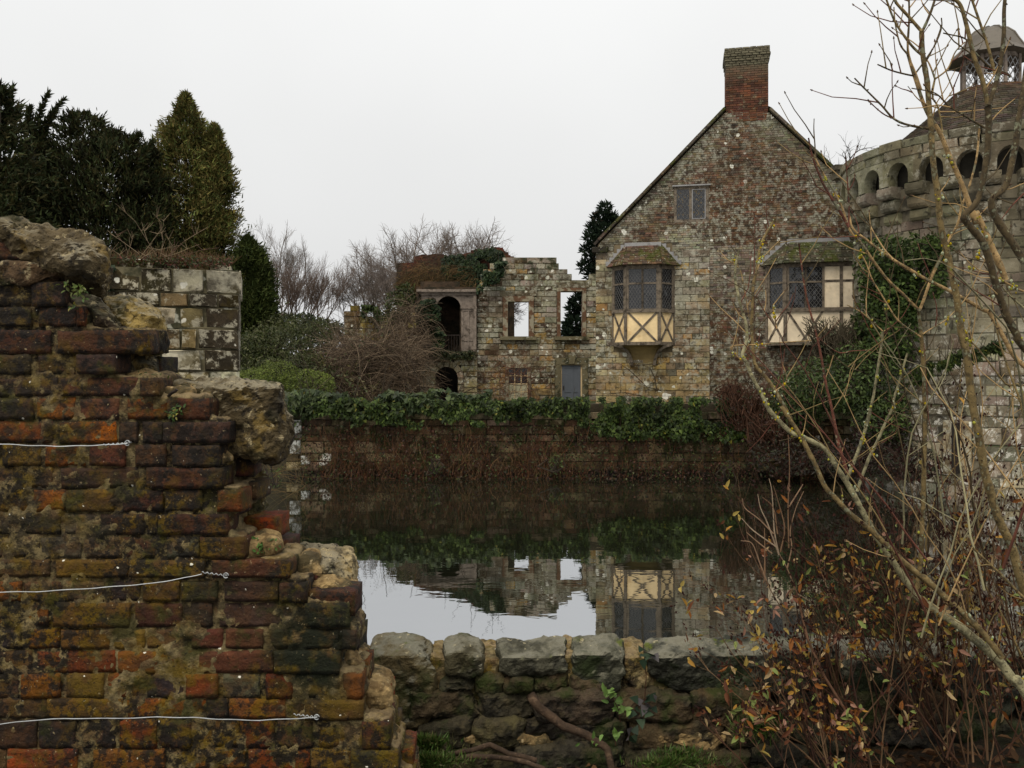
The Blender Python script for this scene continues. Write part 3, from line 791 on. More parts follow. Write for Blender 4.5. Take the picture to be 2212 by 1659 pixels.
# ------------------------------------------------------------------ the roofless ruin beside the house
RD = 38.0
def RX(u): return (u - CU) / F * RD
def RZ(v): return CZ - (v - EYE) / F * RD
ruin = thing('ruined_house', 'roofless ruin with empty windows, wooden arched doorway and grey door', 'ruin', (0, RD, 0))
prof = [(RX(1030), 1.2), (RX(1292), 1.2), (RX(1292), RZ(597)), (RX(1237), RZ(601)), (RX(1230), RZ(588)), (RX(1219), RZ(584)), (RX(1206), RZ(574)), (RX(1202), RZ(561)), (RX(1150), RZ(557)), (RX(1092), RZ(561)), (RX(1068), RZ(566)), (RX(1040), RZ(590)), (RX(1030), RZ(640))]
holes = [(RX(1086), RX(1153), RZ(728), RZ(640)), (RX(1203), RX(1266), RZ(728), RZ(622)),
         (RX(1092), RX(1146), 1.2, RZ(786)), (RX(1199), RX(1270), 1.2, RZ(773))]
ub = with_mat(BLK, M['ashlar']); rnd = random.Random(41)
core = MB(); T = 0.55
for (za, zb) in courses(1.2, RZ(556), 0.245, rnd, 0.2):
    zc = (za + zb) / 2
    spans = poly_span(prof, zc)
    for h in holes:
        if h[2] < zc < h[3]: spans = clip_spans(spans, (h[0], h[1]))
    for (s0, s1) in spans: core.box(s0 + .03, s1 - .03, .025, T - .02, za, zb)
    for (x0, x1) in lay(spans, 0.3, 0.72, rnd):
        t = (zc - 1.5) / 6
        base = mixc((0.26, 0.19, 0.10), (0.26, 0.235, 0.18), min(1, max(0, t * 1.5)))
        q = rnd.random()
        if q < .12: base = (0.30, 0.21, 0.105)
        elif q < .3: base = (0.085, 0.06, 0.04)
        elif q < .42: base = (0.27, 0.26, 0.205)
        put_block('stone', rnd.choice(ub), x0 + .008, x1 - .008, rnd.uniform(-.02, .015), T, za + .007, zb - .007, ruin, jit_c(base, rnd, .25), rot=rnd.uniform(-.006, .006))
for hh_ in holes:      # lintel stones carry the wall over each opening
    put_block('lintel', ub[1], hh_[0] - .14, hh_[1] + .14, -.03, T, hh_[3] - .002, hh_[3] + .26, ruin, (0.16, 0.14, 0.10))
# window and door dressings
def frame(name, mat, x0, x1, z0, z1, w, y0, y1, sill=0.0, parent=ruin, head=None):
    m = MB(); hd = head or w
    m.box(x0, x0 + w, y0, y1, z0 + .003, z1 - hd); m.box(x1 - w, x1, y0, y1, z0 + .003, z1 - hd); m.box(x0 - .01, x1 + .01, y0 - .006, y1, z1 - hd, z1)
    o = m.build(name, mat, parent)
    if sill:
        m = MB(); m.box(x0 - .12, x1 + .12, y0 - .14, y1, z0 - sill, z0); m.build('sill', M['pier_plain'], o)
    return o
M['pier_plain'] = W('sill_stone', (0.17, 0.15, 0.10), 0.4, 3, [dict(c=(0.02, 0.022, 0.01), s=3, lo=0.45, hi=0.6, a=0.85), dict(c=(0.4, 0.39, 0.33), s=6, lo=0.58, hi=0.65, a=0.7)], bump=0.7, bs=15)
M['red_stone'] = W('reddened_stone', (0.13, 0.082, 0.055), 0.4, 3, [dict(c=(0.30, 0.28, 0.215), s=2.2, lo=0.47, hi=0.56, a=0.85)], bump=0.7, bs=15)
h = holes[0]; frame('window_frame', M['red_stone'], h[0], h[1], h[2] + .02, h[3], RX(1097) - RX(1086), -.07, T + .02, .16, head=.24)
h = holes[1]; frame('window_frame', M['red_stone'], h[0], h[1], h[2] + .02, h[3], RX(1211) - RX(1203), -.07, T + .02, .16, head=.15)
# grey boarded door
h = holes[3]
fr = frame('door_surround', M['pier_plain'], h[0], h[1], 1.2, h[3], .26, -.05, .3, head=.30)
m = MB(); m.prism([(RX(1228), RZ(786)), (RX(1240), RZ(786)), (RX(1244), RZ(767)), (RX(1224), RZ(767))], -.10, .2); m.build('keystone', M['pier_plain'], fr)
m = MB(); d0, d1, dt = RX(1214), RX(1254), RZ(789)
m.box(h[0] + .262, h[1] - .262, .06, .16, 1.2, h[3] - .302)
m.build('door_frame', M['cream_paint'], fr)
dr = MB(); dr.box(d0, d1, .045, .058, 1.2, dt); door = dr.build('door', M['door'], ruin)
m = MB()
for (x0, x1, z0, z1) in ((0.0, .1, 1.2, dt), (.42, .52, 1.2, dt), (d1 - d0 - .1, d1 - d0, 1.2, dt), (.1, .42, dt - .12, dt), (.52, d1 - d0 - .1, dt - .12, dt), (.1, .42, 2.0, 2.14), (.52, d1 - d0 - .1, 2.0, 2.14)):
    m.box(d0 + x0, d0 + x1, .028, .044, z0, z1)
m.build('door_rail', M['door'], door)
m = MB(); m.tube([(d0 + .07, .0, 2.12), (d0 + .07, .02, 2.3)], .022, 6); m.build('door_handle', M['iron'], door)
# low sash window behind the climbing shrub
h = holes[2]; fr = frame('window_frame', M['red_stone'], h[0], h[1], 1.2, h[3], .13, -.05, .3, head=.18)
sash = MB(); x0, x1 = h[0] + .13, h[1] - .13; zt = h[3] - .18
for k in range(4): sash.box(x0 + (x1 - x0) * k / 3 - .02, x0 + (x1 - x0) * k / 3 + .02, .10, .13, 1.3, zt)
for k in range(6): sash.box(x0, x1, .103, .127, 1.3 + (zt - 1.3) * k / 5 - .02, 1.3 + (zt - 1.3) * k / 5 + .02)
sw = sash.build('sash_window', M['cream_paint'], ruin)
for kx in range(3):
    for kz in range(5):
        g = MB(); g.box(x0 + (x1 - x0) * kx / 3 + .02, x0 + (x1 - x0) * (kx + 1) / 3 - .02, .112, .116, 1.3 + (zt - 1.3) * kz / 5 + .02, 1.3 + (zt - 1.3) * (kz + 1) / 5 - .02)
        g.build('pane', M['blind'] if kz < 3 else M['glass'], sw) if 'blind' in M else g.build('pane', M.setdefault('blind', W('pale_blind', (0.42, 0.40, 0.30), 0.2, 2, [], rough=.3, bump=0)) if kz < 3 else M['glass'], sw)
m = MB(); m.box(x0 - .1, x1 + .1, .3, .32, 1.2, h[3]); m.build('shade', M['dark'], sw)
core.build('mortar', M['house_mortar'], ruin)

# wooden arched doorway, raised over a rough stone arch
A0, A1 = RX(912), RX(1029); ax = RX(970); ar = (RX(997) - RX(944)) / 2; zs = RZ(668); zb = RZ(759); ztop = RZ(634)
arch = MB(); rr = [(ax + ar * math.cos(t), zs + ar * 1.02 * math.sin(t)) for t in np.linspace(0, math.pi, 15)]
for i in range(14):
    (x0, z0), (x1, z1) = rr[i], rr[i + 1]
    p = [(x0, z0), (x0, ztop), (x1, ztop), (x1, z1)]
    arch.prism(p, -.30, -.16)
arch.box(A0, ax - ar, -.30, -.16, zs, ztop); arch.box(ax + ar, A1, -.30, -.16, zs, ztop)
dw = arch.build('arched_doorway', M['grey_timber'], ruin); tag(dw, 'weathered wooden arched doorway with flat cornice')
m = MB(); m.box(A0 - .2, A1 + .06, -.52, -.1, RZ(632.5), RZ(627)); m.box(A0 - .1, A1 + .02, -.42, -.1, RZ(636), RZ(632.5)); m.box(A0 - .05, A1, -.37, -.1, RZ(639.5), RZ(636)); m.build('cornice', M['grey_timber'], dw)
m = MB()
for i in range(14):
    (x0, z0), (x1, z1) = rr[i], rr[i + 1]; k = 1.17
    m.hexa([(x0, -.335, z0), (x1, -.335, z1), (x1, -.301, z1), (x0, -.301, z0), (ax + (x0 - ax) * k, -.335, zs + (z0 - zs) * k), (ax + (x1 - ax) * k, -.335, zs + (z1 - zs) * k), (ax + (x1 - ax) * k, -.301, zs + (z1 - zs) * k), (ax + (x0 - ax) * k, -.301, zs + (z0 - zs) * k)])
m.build('archivolt', M['grey_timber'], dw)
for (x0, x1) in ((A0, ax - ar - .02), (ax + ar + .02, A1)):
    m = MB(); m.box(x0, x1, -.34, -.12, zb - .1, zs - .003); po = m.build('pilaster', M['grey_timber'], dw)
    m = MB(); w = x1 - x0
    for (q0, q1, z0, z1) in ((0, .1, zb, zs), (w - .1, w, zb, zs), (.1, w - .1, zs - .1, zs - .003), (.1, w - .1, zb + .45, zb + .57), (w / 2 - .03, w / 2 + .03, zb + .57, zs - .1), (w / 2 - .03, w / 2 + .03, zb, zb + .45)):
        m.box(x0 + q0, x0 + q1, -.365, -.342, z0, z1)
    m.box(x0 - .04, x1 + .04, -.40, -.12, zs - .002, zs + .07)
    m.build('pilaster_moulding', M['grey_timber'], dw)
m = MB(); m.box(A1 - .12, A1 + .02, -.39, -.345, zb, RZ(640)); m.build('corner_post', M['grey_timber'], dw)
for k in range(9):
    m = MB(); x = ax - ar + 2 * ar * (k + .5) / 9; m.tube([(x, -.2, zb - .1), (x, -.2, zb + .72)], .02, 5); m.build('railing_bar', M['iron'], dw)
m = MB(); m.box(ax - ar, ax + ar, -.22, -.18, zb + .70, zb + .75); m.build('railing_top', M['iron'], dw)
# inside: back wall and side wall that make the doorway dark
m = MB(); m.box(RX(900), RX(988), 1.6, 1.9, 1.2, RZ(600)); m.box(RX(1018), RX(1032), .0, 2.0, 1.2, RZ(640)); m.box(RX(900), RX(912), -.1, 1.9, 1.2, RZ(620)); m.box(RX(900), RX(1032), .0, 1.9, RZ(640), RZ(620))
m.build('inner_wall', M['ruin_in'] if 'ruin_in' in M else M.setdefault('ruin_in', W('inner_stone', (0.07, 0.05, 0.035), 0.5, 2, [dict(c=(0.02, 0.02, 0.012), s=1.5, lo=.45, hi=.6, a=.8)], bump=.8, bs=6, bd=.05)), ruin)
# lower stone arch
la = thing('stone_archway', 'rough stone archway with wedge stones below the wooden doorway', 'archway', (0, RD, 0))
lx, lz, lr = RX(966), RZ(816), RX(990.5) - RX(966); L0, L1 = RX(910), RX(1032); lt = RZ(766)
core = MB()
for (za, zb2) in courses(1.2, lt, .26, rnd, .12):
    zc = (za + zb2) / 2; spans = [(L0, L1)]
    if zc < lz + lr * 1.5:
        hw = lr * 1.5 if zc < lz else math.sqrt(max(0, (1.5 * lr) ** 2 - (zc - lz) ** 2))
        if hw > .05: spans = clip_spans(spans, (lx - hw, lx + hw))
    for (s0, s1) in spans: core.box(s0 + .02, s1 - .02, -.40, 0.3, za, zb2)
    for (x0, x1) in lay(spans, .35, .7, rnd):
        put_block('stone', rnd.choice(ub), x0 + .008, x1 - .008, -.44 + rnd.uniform(-.02, .015), -.1, za + .006, zb2 - .006, la, jit_c((0.255, 0.22, 0.145), rnd, .25))
core.build('mortar', M['house_mortar'], la)
for k in range(7):
    t0, t1 = math.pi * k / 7 + .02, math.pi * (k + 1) / 7 - .02; r1 = lr * (1.52 if k != 3 else 1.95); yo = -.47 if k != 3 else -.53
    p = [(lx + lr * math.cos(t0), lz + lr * math.sin(t0)), (lx + r1 * math.cos(t0), lz + r1 * math.sin(t0)), (lx + r1 * math.cos(t1), lz + r1 * math.sin(t1)), (lx + lr * math.cos(t1), lz + lr * math.sin(t1))]
    m = MB(); m.prism(p[::-1], yo, .1); o = m.build('voussoir', M['ashlar'], la); o.color = (*jit_c((0.27, 0.235, 0.16), rnd, .2), 1)
for s_ in (-1, 1):
    for k in range(3):
        x0, x1 = sorted((lx + s_ * lr, lx + s_ * lr * 1.5)); z1 = lz - k * .3
        if z1 - .3 > 1.0: put_block('stone', rnd.choice(ub), x0, x1, -.46, .1, z1 - .29, z1 - .01, la, jit_c((0.24, 0.2, 0.13), rnd, .2))
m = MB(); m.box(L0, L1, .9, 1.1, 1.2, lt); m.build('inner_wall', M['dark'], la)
m = MB(); m.box(L0 - .1, L1, -.62, -.0, lt, lt + .12); m.build('ledge', M['pier_plain'], la)

# broken brick wall standing further back, slanting away
bw0 = P(855, 800, 50); bw1 = P(1094, 800, 40.5)
ang = math.atan2(bw1.y - bw0.y, bw1.x - bw0.x)
back = thing('broken_brick_wall', 'broken red brick wall rising behind the wooden arched doorway', 'wall', (bw0.x, bw0.y, 1.2), ang)
LB = math.hypot(bw1.x - bw0.x, bw1.y - bw0.y)
def BWL(u, v):
    s = (u - CU) / F; T_ = Vector((math.cos(ang), math.sin(ang))); Nn = Vector((-T_.y, T_.x)); o2 = Vector((bw0.x, bw0.y))
    lam = o2.dot(Nn) / (s * Nn.x + Nn.y); p = Vector((s * lam, lam)) - o2
    return (p.dot(T_), CZ - (v - EYE) / F * lam - 1.2)
prof2 = [(0, 0), (LB, 0)] + [BWL(u, v) for u, v in ((1093, 560), (1093, 553), (1082, 551), (1080, 543), (1074, 542), (1068, 533), (1062, 533), (1055, 540), (1018, 539), (1016, 546), (996, 549), (962, 556), (949, 552), (946, 549), (895, 553), (893, 568), (856, 569))]
m = MB(); core = MB(); z = 0.0; row = 0; hh = .3; top = max(p[1] for p in prof2); rnd = random.Random(51)
while z < top:
    hh = .09 if z > top - 2.6 else .3
    for (s0, s1) in poly_span(prof2, z + hh / 2):
        core.box(s0 + .02, s1 - .02, .03, .5, z, z + hh)
        if hh < .2:
            x = s0
            while x < s1 - .05:
                b1 = min(x + .27, s1); n2 = float(vnoise(np.array([x, z, 2.0]), .5))
                c = mixc((0.095, 0.045, 0.030), (0.055, 0.038, 0.025), max(0, min(1, .4 + n2)))
                if x < .5: c = (0.05, 0.032, 0.022)
                m.box(x + .006, b1 - .006, rnd.uniform(-.015, .01), .49, z + .006, z + hh - .006, jit_c(c, rnd, .3)); x = b1
    z += hh
core.build('mortar', M['ruin_in'], back); o = m.build('brickwork', M['tile_attr'], back); tag(o, kind='stuff')

# low broken stone wall further left
lw = thing('broken_stone_wall', 'low broken wall of yellowish stone left of the wooden doorway', 'wall', (0, 44.0, 0))
ld = 44.0
def LX(u): return (u - CU) / F * ld
def LZ(v): return CZ - (v - EYE) / F * ld
prof3 = [(LX(743), 1.3), (LX(900), 1.3), (LX(900), LZ(676)), (LX(862), LZ(674)), (LX(858), LZ(668)), (LX(838), LZ(672)), (LX(834), LZ(684)), (LX(800), LZ(690)), (LX(776), LZ(676)), (LX(774), LZ(659)), (LX(757), LZ(659)), (LX(755), LZ(669)), (LX(743), LZ(669))]
core = MB(); rnd = random.Random(61)
for (za, zb2) in courses(1.3, LZ(658), .3, rnd, .15):
    for (s0, s1) in poly_span(prof3, (za + zb2) / 2):
        core.box(s0 + .03, s1 - .03, .03, .45, za, zb2)
        for (x0, x1) in lay([(s0, s1)], .35, .8, rnd):
            c = (0.20, 0.155, 0.055) if rnd.random() < .6 else (0.12, 0.085, 0.045)
            put_block('stone', rnd.choice(ub), x0 + .01, x1 - .01, rnd.uniform(-.03, .02), .45, za + .008, zb2 - .008, lw, jit_c(c, rnd, .3))
core.build('mortar', M['ruin_in'], lw)

# ------------------------------------------------------------------ the round tower
TX, TY = 12.9, 22.6; RO = 3.77; RB = 3.42; ZT = 8.72
tower = thing('round_tower', 'round stone tower with corbelled parapet, conical tiled roof and lantern', 'tower', (TX, TY, 0))
cam_dir = math.atan2(-TY, -TX)
rnd = random.Random(71)
TH0, TH1 = cam_dir - R(112), cam_dir + R(75)
def ringpt(r, th, z): return (r * math.cos(th), r * math.sin(th), z)
def wedge(name, r0, r1, th0, th1, z0, z1, parent, mat, color, n=2, bev=.02, rj=0.0):
    """a curved block"""
    m = MB(); tm = [th0 + (th1 - th0) * i / n for i in range(n + 1)]
    r1 += rnd.uniform(-rj, rj)
    db = bev / r1
    for i in range(n):
        a, b = tm[i], tm[i + 1]; a2 = a + (db if i == 0 else 0); b2 = b - (db if i == n - 1 else 0)
        m.poly([ringpt(r1, a2, z0 + bev), ringpt(r1, b2, z0 + bev), ringpt(r1, b2, z1 - bev), ringpt(r1, a2, z1 - bev)])
        m.poly([ringpt(r1, a2, z1 - bev), ringpt(r1, b2, z1 - bev), ringpt(r1 - bev, b, z1), ringpt(r1 - bev, a, z1)])
        m.poly([ringpt(r1 - bev, a, z0), ringpt(r1 - bev, b, z0), ringpt(r1, b2, z0 + bev), ringpt(r1, a2, z0 + bev)])
        m.poly([ringpt(r1 - bev, a, z1), ringpt(r1 - bev, b, z1), ringpt(r0, b, z1), ringpt(r0, a, z1)])
        m.poly([ringpt(r0, a, z0), ringpt(r0, b, z0), ringpt(r1 - bev, b, z0), ringpt(r1 - bev, a, z0)])
    for (th, th2, fl) in ((th0, th0 + db, 0), (th1, th1 - db, 1)):
        q = [ringpt(r0, th, z0), ringpt(r1 - bev, th, z0), ringpt(r1, th2, z0 + bev), ringpt(r1, th2, z1 - bev), ringpt(r1 - bev, th, z1), ringpt(r0, th, z1)]
        m.poly(q if fl else q[::-1])
    o = m.build(name, mat, parent); o.color = (*color, 1); return o
# core drum
m = MB(); n = 64
for (r, z0, z1) in ((RB - .03, -.9, 7.0), (RB + .02, 7.0, 7.55)):
    for i in range(n):
        a, b = 2 * math.pi * i / n, 2 * math.pi * (i + 1) / n
        m.poly([ringpt(r, a, z0), ringpt(r, b, z0), ringpt(r, b, z1), ringpt(r, a, z1)])
drum = m.build('drum', M['tower_core'] if 'tower_core' in M else M.setdefault('tower_core', W('tower_mortar', (0.13, 0.115, 0.085), .4, 3, [dict(c=(.03, .027, .02), s=2, lo=.5, hi=.65, a=.8)], bump=.6, bs=10)), tower)
slit_th = None
def th_at(u, r):
    best = None
    for k in range(2000):
        th = cam_dir - R(90) + R(150) * k / 2000
        x, y = TX + r * math.cos(th), TY + r * math.sin(th)
        e = abs(CU + F * x / y - u)
        if best is None or e < best[0]: best = (e, th)
    return best[1]
slit_th = th_at(2068, RB)
hgt = .36
for ci, (za, zb2) in enumerate(courses(-.35, 6.75, .31, rnd, .3)):
    th = TH0 + rnd.uniform(0, .1)
    while th < TH1:
        dw_ = rnd.uniform(.09, .22)
        if not (abs(th + dw_ / 2 - slit_th) < dw_ / 2 + .02 and .55 < (za + zb2) / 2 < 1.75):
            c = mixc((0.20, 0.18, 0.135), (0.12, 0.105, 0.075), rnd.random())
            if rnd.random() < .1: c = (0.24, 0.205, 0.145)
            wedge('stone', RB - .2, RB, th + .002, th + dw_ - .002, za + .006, zb2 - .006, tower, M['tower'], jit_c(c, rnd, .25), rj=.03)
        th += dw_
m = MB()
m.box(-.06, .06, -.3, .0, .55, 1.75)
sl = m.build('arrow_slit', M['dark'], tower); sl.location = ((RB - .02) * math.cos(slit_th), (RB - .02) * math.sin(slit_th), 0); sl.rotation_euler = (0, 0, slit_th + math.pi / 2)
for s_ in (-1, 1):
    put_block('stone', hb[0], 0, .24, 0, .2, .5, 1.8, tower, (0.26, 0.22, 0.15), rz=slit_th + math.pi / 2, ctr=((RB - .06) * math.cos(slit_th + s_ * .055), (RB - .06) * math.sin(slit_th + s_ * .055), 1.15))
M['shaded_niche'] = W('shaded_niche', (0.035, 0.031, 0.024), .4, 3, [], bump=.6, bs=10)  # dark colour stands in for the deep shade behind the arches
# corbels and arches
NA = 28; dth = 2 * math.pi / NA; off = 0.5
k0 = int((TH0 - cam_dir) / dth) - 1; k1 = int((TH1 - cam_dir) / dth) + 1
z_sp = 7.62; z_ar = z_sp + .0
for k in range(k0, k1):
    thc = cam_dir + (k + 0) * dth              # corbel centre
    for i, (zz, ro, hh2) in enumerate(((7.62, RO + .0, .30), (7.30, RO - .12, .30), (6.98, RO - .24, .30))):
        # a roll-ended corbel stone
        m = MB(); w = dth * RO * .27; prf = [(RB - .1, zz - hh2), (ro - .16, zz - hh2), (ro - .05, zz - hh2 + .035), (ro - .004, zz - hh2 + .10), (ro, zz - hh2 + .17), (ro - .01, zz - .03), (ro - .05, zz - .004), (RB - .1, zz - .004)]
        m.prism([(p[0], p[1]) for p in prf], -w, w)
        o = m.build('corbel', M['tower'], tower); o.rotation_euler = (0, 0, thc); o.color = (*jit_c((0.165, 0.148, 0.108), rnd, .25), 1)
    # arch between this corbel and the next: face stone with an arched opening, and a dark slot behind
    ta = thc + dth / 2; hw = dth * .5 * .68; m = MB(); na = 10; zt_ = 8.26; spz = z_sp
    def fp(t, z, r=RO): return ringpt(r, t, z)
    arc = [(ta - hw * math.cos(q), spz + .22 + (hw * RO * 1.12) * math.sin(q)) for q in np.linspace(0, math.pi, na)]
    edge = [(thc, spz)] + [(ta - hw, spz)] + arc + [(ta + hw, spz), (thc + dth, spz)]
    for i in range(len(edge) - 1):
        (t0, z0), (t1, z1) = edge[i], edge[i + 1]
        if t1 - t0 > 1e-5: m.poly([fp(t0, z0), fp(t1, z1), fp(t1, zt_), fp(t0, zt_)])
        m.poly([fp(t0, z0), fp(t0, z0, RO - .34), fp(t1, z1, RO - .34), fp(t1, z1)])
    m.poly([fp(thc, spz), fp(thc + dth, spz), fp(thc + dth, spz, RO - .34), fp(thc, spz, RO - .34)][:0] or [fp(ta - hw, spz), fp(thc, spz), fp(thc, spz, RO - .34), fp(ta - hw, spz, RO - .34)])
    o = m.build('arch_stone', M['tower'], tower); o.color = (*jit_c((0.175, 0.155, 0.11), rnd, .2), 1)
# parapet courses
for (za, zb2) in ((8.262, 8.48), (8.486, 8.70)):
    th = TH0 + rnd.uniform(0, .1)
    while th < TH1:
        dw_ = rnd.uniform(.09, .22)
        z1 = zb2 + (rnd.uniform(-.03, .03) if zb2 > 8.6 else 0)
        wedge('stone', RO - .4, RO, th + .002, th + dw_ - .002, za, z1, tower, M['tower'], jit_c((0.16, 0.142, 0.10), rnd, .25), rj=.03); th += dw_
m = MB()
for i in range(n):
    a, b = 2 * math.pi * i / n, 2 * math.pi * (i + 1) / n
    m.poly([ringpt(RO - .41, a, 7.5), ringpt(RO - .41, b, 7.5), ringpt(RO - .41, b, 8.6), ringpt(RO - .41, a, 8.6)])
m.build('parapet_core', M['shaded_niche'], tower)
# conical roof: rings of small tiles, far too many to pick apart
m = MB(); rows = 30; zc0, zc1 = 8.35, 10.52; rc0, rc1 = 3.45, .80
for r_ in range(rows):
    t0 = r_ / rows; t1 = min(1, (r_ + 1.35) / rows)
    def rz(t): return (rc0 + (rc1 - rc0) * t - .10 * math.sin(math.pi * t), zc0 + (zc1 - zc0) * t)
    ra, za = rz(t0); rb_, zb2 = rz(t1); nn = max(24, int(2 * math.pi * ra / .19))
    for q in range(nn):
        a = 2 * math.pi * (q + .5 * (r_ % 2)) / nn; b = a + 2 * math.pi / nn * .95; lift = rnd.uniform(.0, .012)
        c = jit_c(mixc((0.085, 0.070, 0.053), (0.16, 0.075, 0.04), max(0, (t0 - .82) * 4.0) * rnd.random()), rnd, .3)
        m.poly([ringpt(ra + .035, a, za + .03 + lift), ringpt(ra + .035, b, za + .03 + lift), ringpt(rb_, b, zb2), ringpt(rb_, a, zb2)], c)
        m.poly([ringpt(ra + .03, a, za + .0), ringpt(ra + .03, b, za + .0), ringpt(ra + .035, b, za + .03 + lift), ringpt(ra + .035, a, za + .03 + lift)], c)
rf = m.build('roof', M['tile_attr'], tower); tag(rf, kind='stuff')
# lantern: eight posts, lattice, ogee lead cap
LRr = .70; zl0, zl1 = 10.42, 11.42
lan = MB(); lan.tube([(0, 0, zl0 - .12), (0, 0, zl0 + .02)], [LRr + .12, LRr + .06], 8)
lan.tube([(0, 0, zl0 + .02), (0, 0, zl0 + .1)], [LRr + .02, LRr + .02], 8)
lan.tube([(0, 0, zl1 - .16), (0, 0, zl1 + .02)], [LRr + .02, LRr + .02], 8)
for k in range(8):
    a = 2 * math.pi * k / 8; lan.tube([(LRr * math.cos(a), LRr * math.sin(a), zl0), (LRr * math.cos(a), LRr * math.sin(a), zl1)], .05, 5)
lantern = lan.build('lantern', M['grey_timber'], tower)
for k in range(8):
    a, b = 2 * math.pi * k / 8, 2 * math.pi * (k + 1) / 8
    A = Vector((LRr * math.cos(a), LRr * math.sin(a), zl0 + .1)); B = Vector((LRr * math.cos(b), LRr * math.sin(b), zl0 + .1)); U = (B - A); w = U.length; U /= w
    cm = MB(); g = MB(); lattice(cm, g, A, U, U.cross(Vector((0, 0, 1))), w, zl1 - zl0 - .26, .16, k, cw=.022)
    cm.build('lattice', M['lead'], lantern)
cap = MB(); prev = None
prf = [(1.05, zl1 - .06), (1.0, zl1 - .02), (.80, zl1 + .16), (.68, zl1 + .36), (.58, zl1 + .55), (.42, zl1 + .70), (.2, zl1 + .79), (.02, zl1 + .82)]
n8 = 8
for i in range(len(prf) - 1):
    (ra, za), (rb_, zb2) = prf[i], prf[i + 1]
    for k in range(n8):
        a, b = 2 * math.pi * k / n8, 2 * math.pi * (k + 1) / n8
        cap.poly([ringpt(ra, a, za), ringpt(ra, b, za), ringpt(rb_, b, zb2), ringpt(rb_, a, zb2)])
for k in range(n8):
    a = 2 * math.pi * k / n8; cap.tube([ringpt(r, a, z + .01) for r, z in prf], .025, 4)
cap.poly([ringpt(1.04, 2 * math.pi * k / n8, zl1 - .065) for k in range(n8)][::-1])
cap.build('lantern_cap', M['lead_brown'] if 'lead_brown' in M else M.setdefault('lead_brown', W('brown_lead', (0.115, 0.10, 0.08), .3, 3, [dict(c=(.06, .05, .04), s=3, lo=.5, hi=.66, a=.6)], rough=.55, bump=.2, bs=8, spec=.4)), lantern)
# short coping linking tower and house
m = MB(); pa = P(1795, 360, 26.5); m.box(pa.x + .02, pa.x + 2.2, 26.2, 26.8, pa.z - .16, pa.z); m.box(pa.x + .1, pa.x + 2.2, 26.28, 26.72, pa.z - .4, pa.z - .162); m.box(pa.x + .42, pa.x + 2.2, 26.3, 26.7, pa.z - 1.6, pa.z - .402)
o = m.build('link_wall', M['tower_core']); tag(o, 'short coped wall between the brick gable and the round tower', 'wall')

# ------------------------------------------------------------------ moat wall under the house
WD = 23.55
mw = thing('moat_wall', 'low mossy stone retaining wall rising from the dark moat water', 'wall', (0, WD, 0))
core = MB(); core.box(-7.0, 13.0, .04, .6, -.9, 2.05); core.build('mortar', M['moat_core'] if 'moat_core' in M else M.setdefault('moat_core', W('moat_mortar', (0.05, 0.042, 0.028), .5, 2, [dict(c=(.02, .02, .01), s=1.2, lo=.45, hi=.6, a=.8)], bump=.8, bs=8, bd=.05)), mw)
M['moat_stone'] = W('moat_stone', 'obj', .5, 2, [
    dict(c=(0.024, 0.019, 0.013), s=1.3, lo=.46, hi=.62, a=.75),
    dict(c=(0.025, 0.034, 0.008), s=1.7, lo=.5, hi=.62, a=.85),
    dict(c=(0.60, 0.58, 0.53), s=1.0, k='v', hi=.32, q=.80, e=.05),
    dict(c=(0.26, 0.22, 0.15), s=3, lo=.57, hi=.65, a=.6),
    dict(c=(0.010, 0.009, 0.007), s=3, lo=.2, hi=.35, a=.95, z=(.34, .08))], bump=.8, bs=10, bd=.04)  # wet stain and shadow line at the waterline, both put into the colour
mb_ = with_mat(BLK, M['moat_stone']); rnd = random.Random(81)
for ri, (za, zb2) in enumerate(courses(-.35, 1.62, .26, rnd, .4)):
    for (x0, x1) in lay([(-6.35, 12.0)], .28, .95, rnd):
        c = jit_c((0.105, 0.075, 0.045) if rnd.random() < .72 else (0.20, 0.16, 0.105), rnd, .35)
        put_block('stone', rnd.choice(mb_), x0 + .01, x1 - .01, rnd.uniform(-.05, .03), .4, za + .01, zb2 - .01, mw, c, rot=rnd.uniform(-.03, .03))
for (x0, x1) in lay([(-6.35, 12.0)], .7, 1.3, rnd):
    put_block('coping', rnd.choice(mb_), x0 + .006, x1 - .006, -.10 + rnd.uniform(-.03, .03), .5, 1.63, 1.80 + rnd.uniform(-.02, .03), mw, jit_c((0.15, 0.125, 0.085), rnd, .3))
# whitewashed stones at the corner
wb = with_mat(BLK, M['white_stone'] if 'white_stone' in M else M.setdefault('white_stone', W('white_lichen_stone', (0.42, 0.42, 0.39), .3, 4, [dict(c=(.05, .043, .03), s=4, lo=.44, hi=.56, a=.9)], bump=.5, bs=12)))
for (u0, u1, v0, v1) in ((622, 650, 908, 946), (626, 648, 952, 980), (650, 668, 985, 1003)):
    a, b = P(u0, v1, WD - .12), P(u1, v0, WD - .12)
    put_block('white_stone', rnd.choice(wb), a.x, b.x, -.12, .1, a.z, b.z, mw, (1, 1, 1))
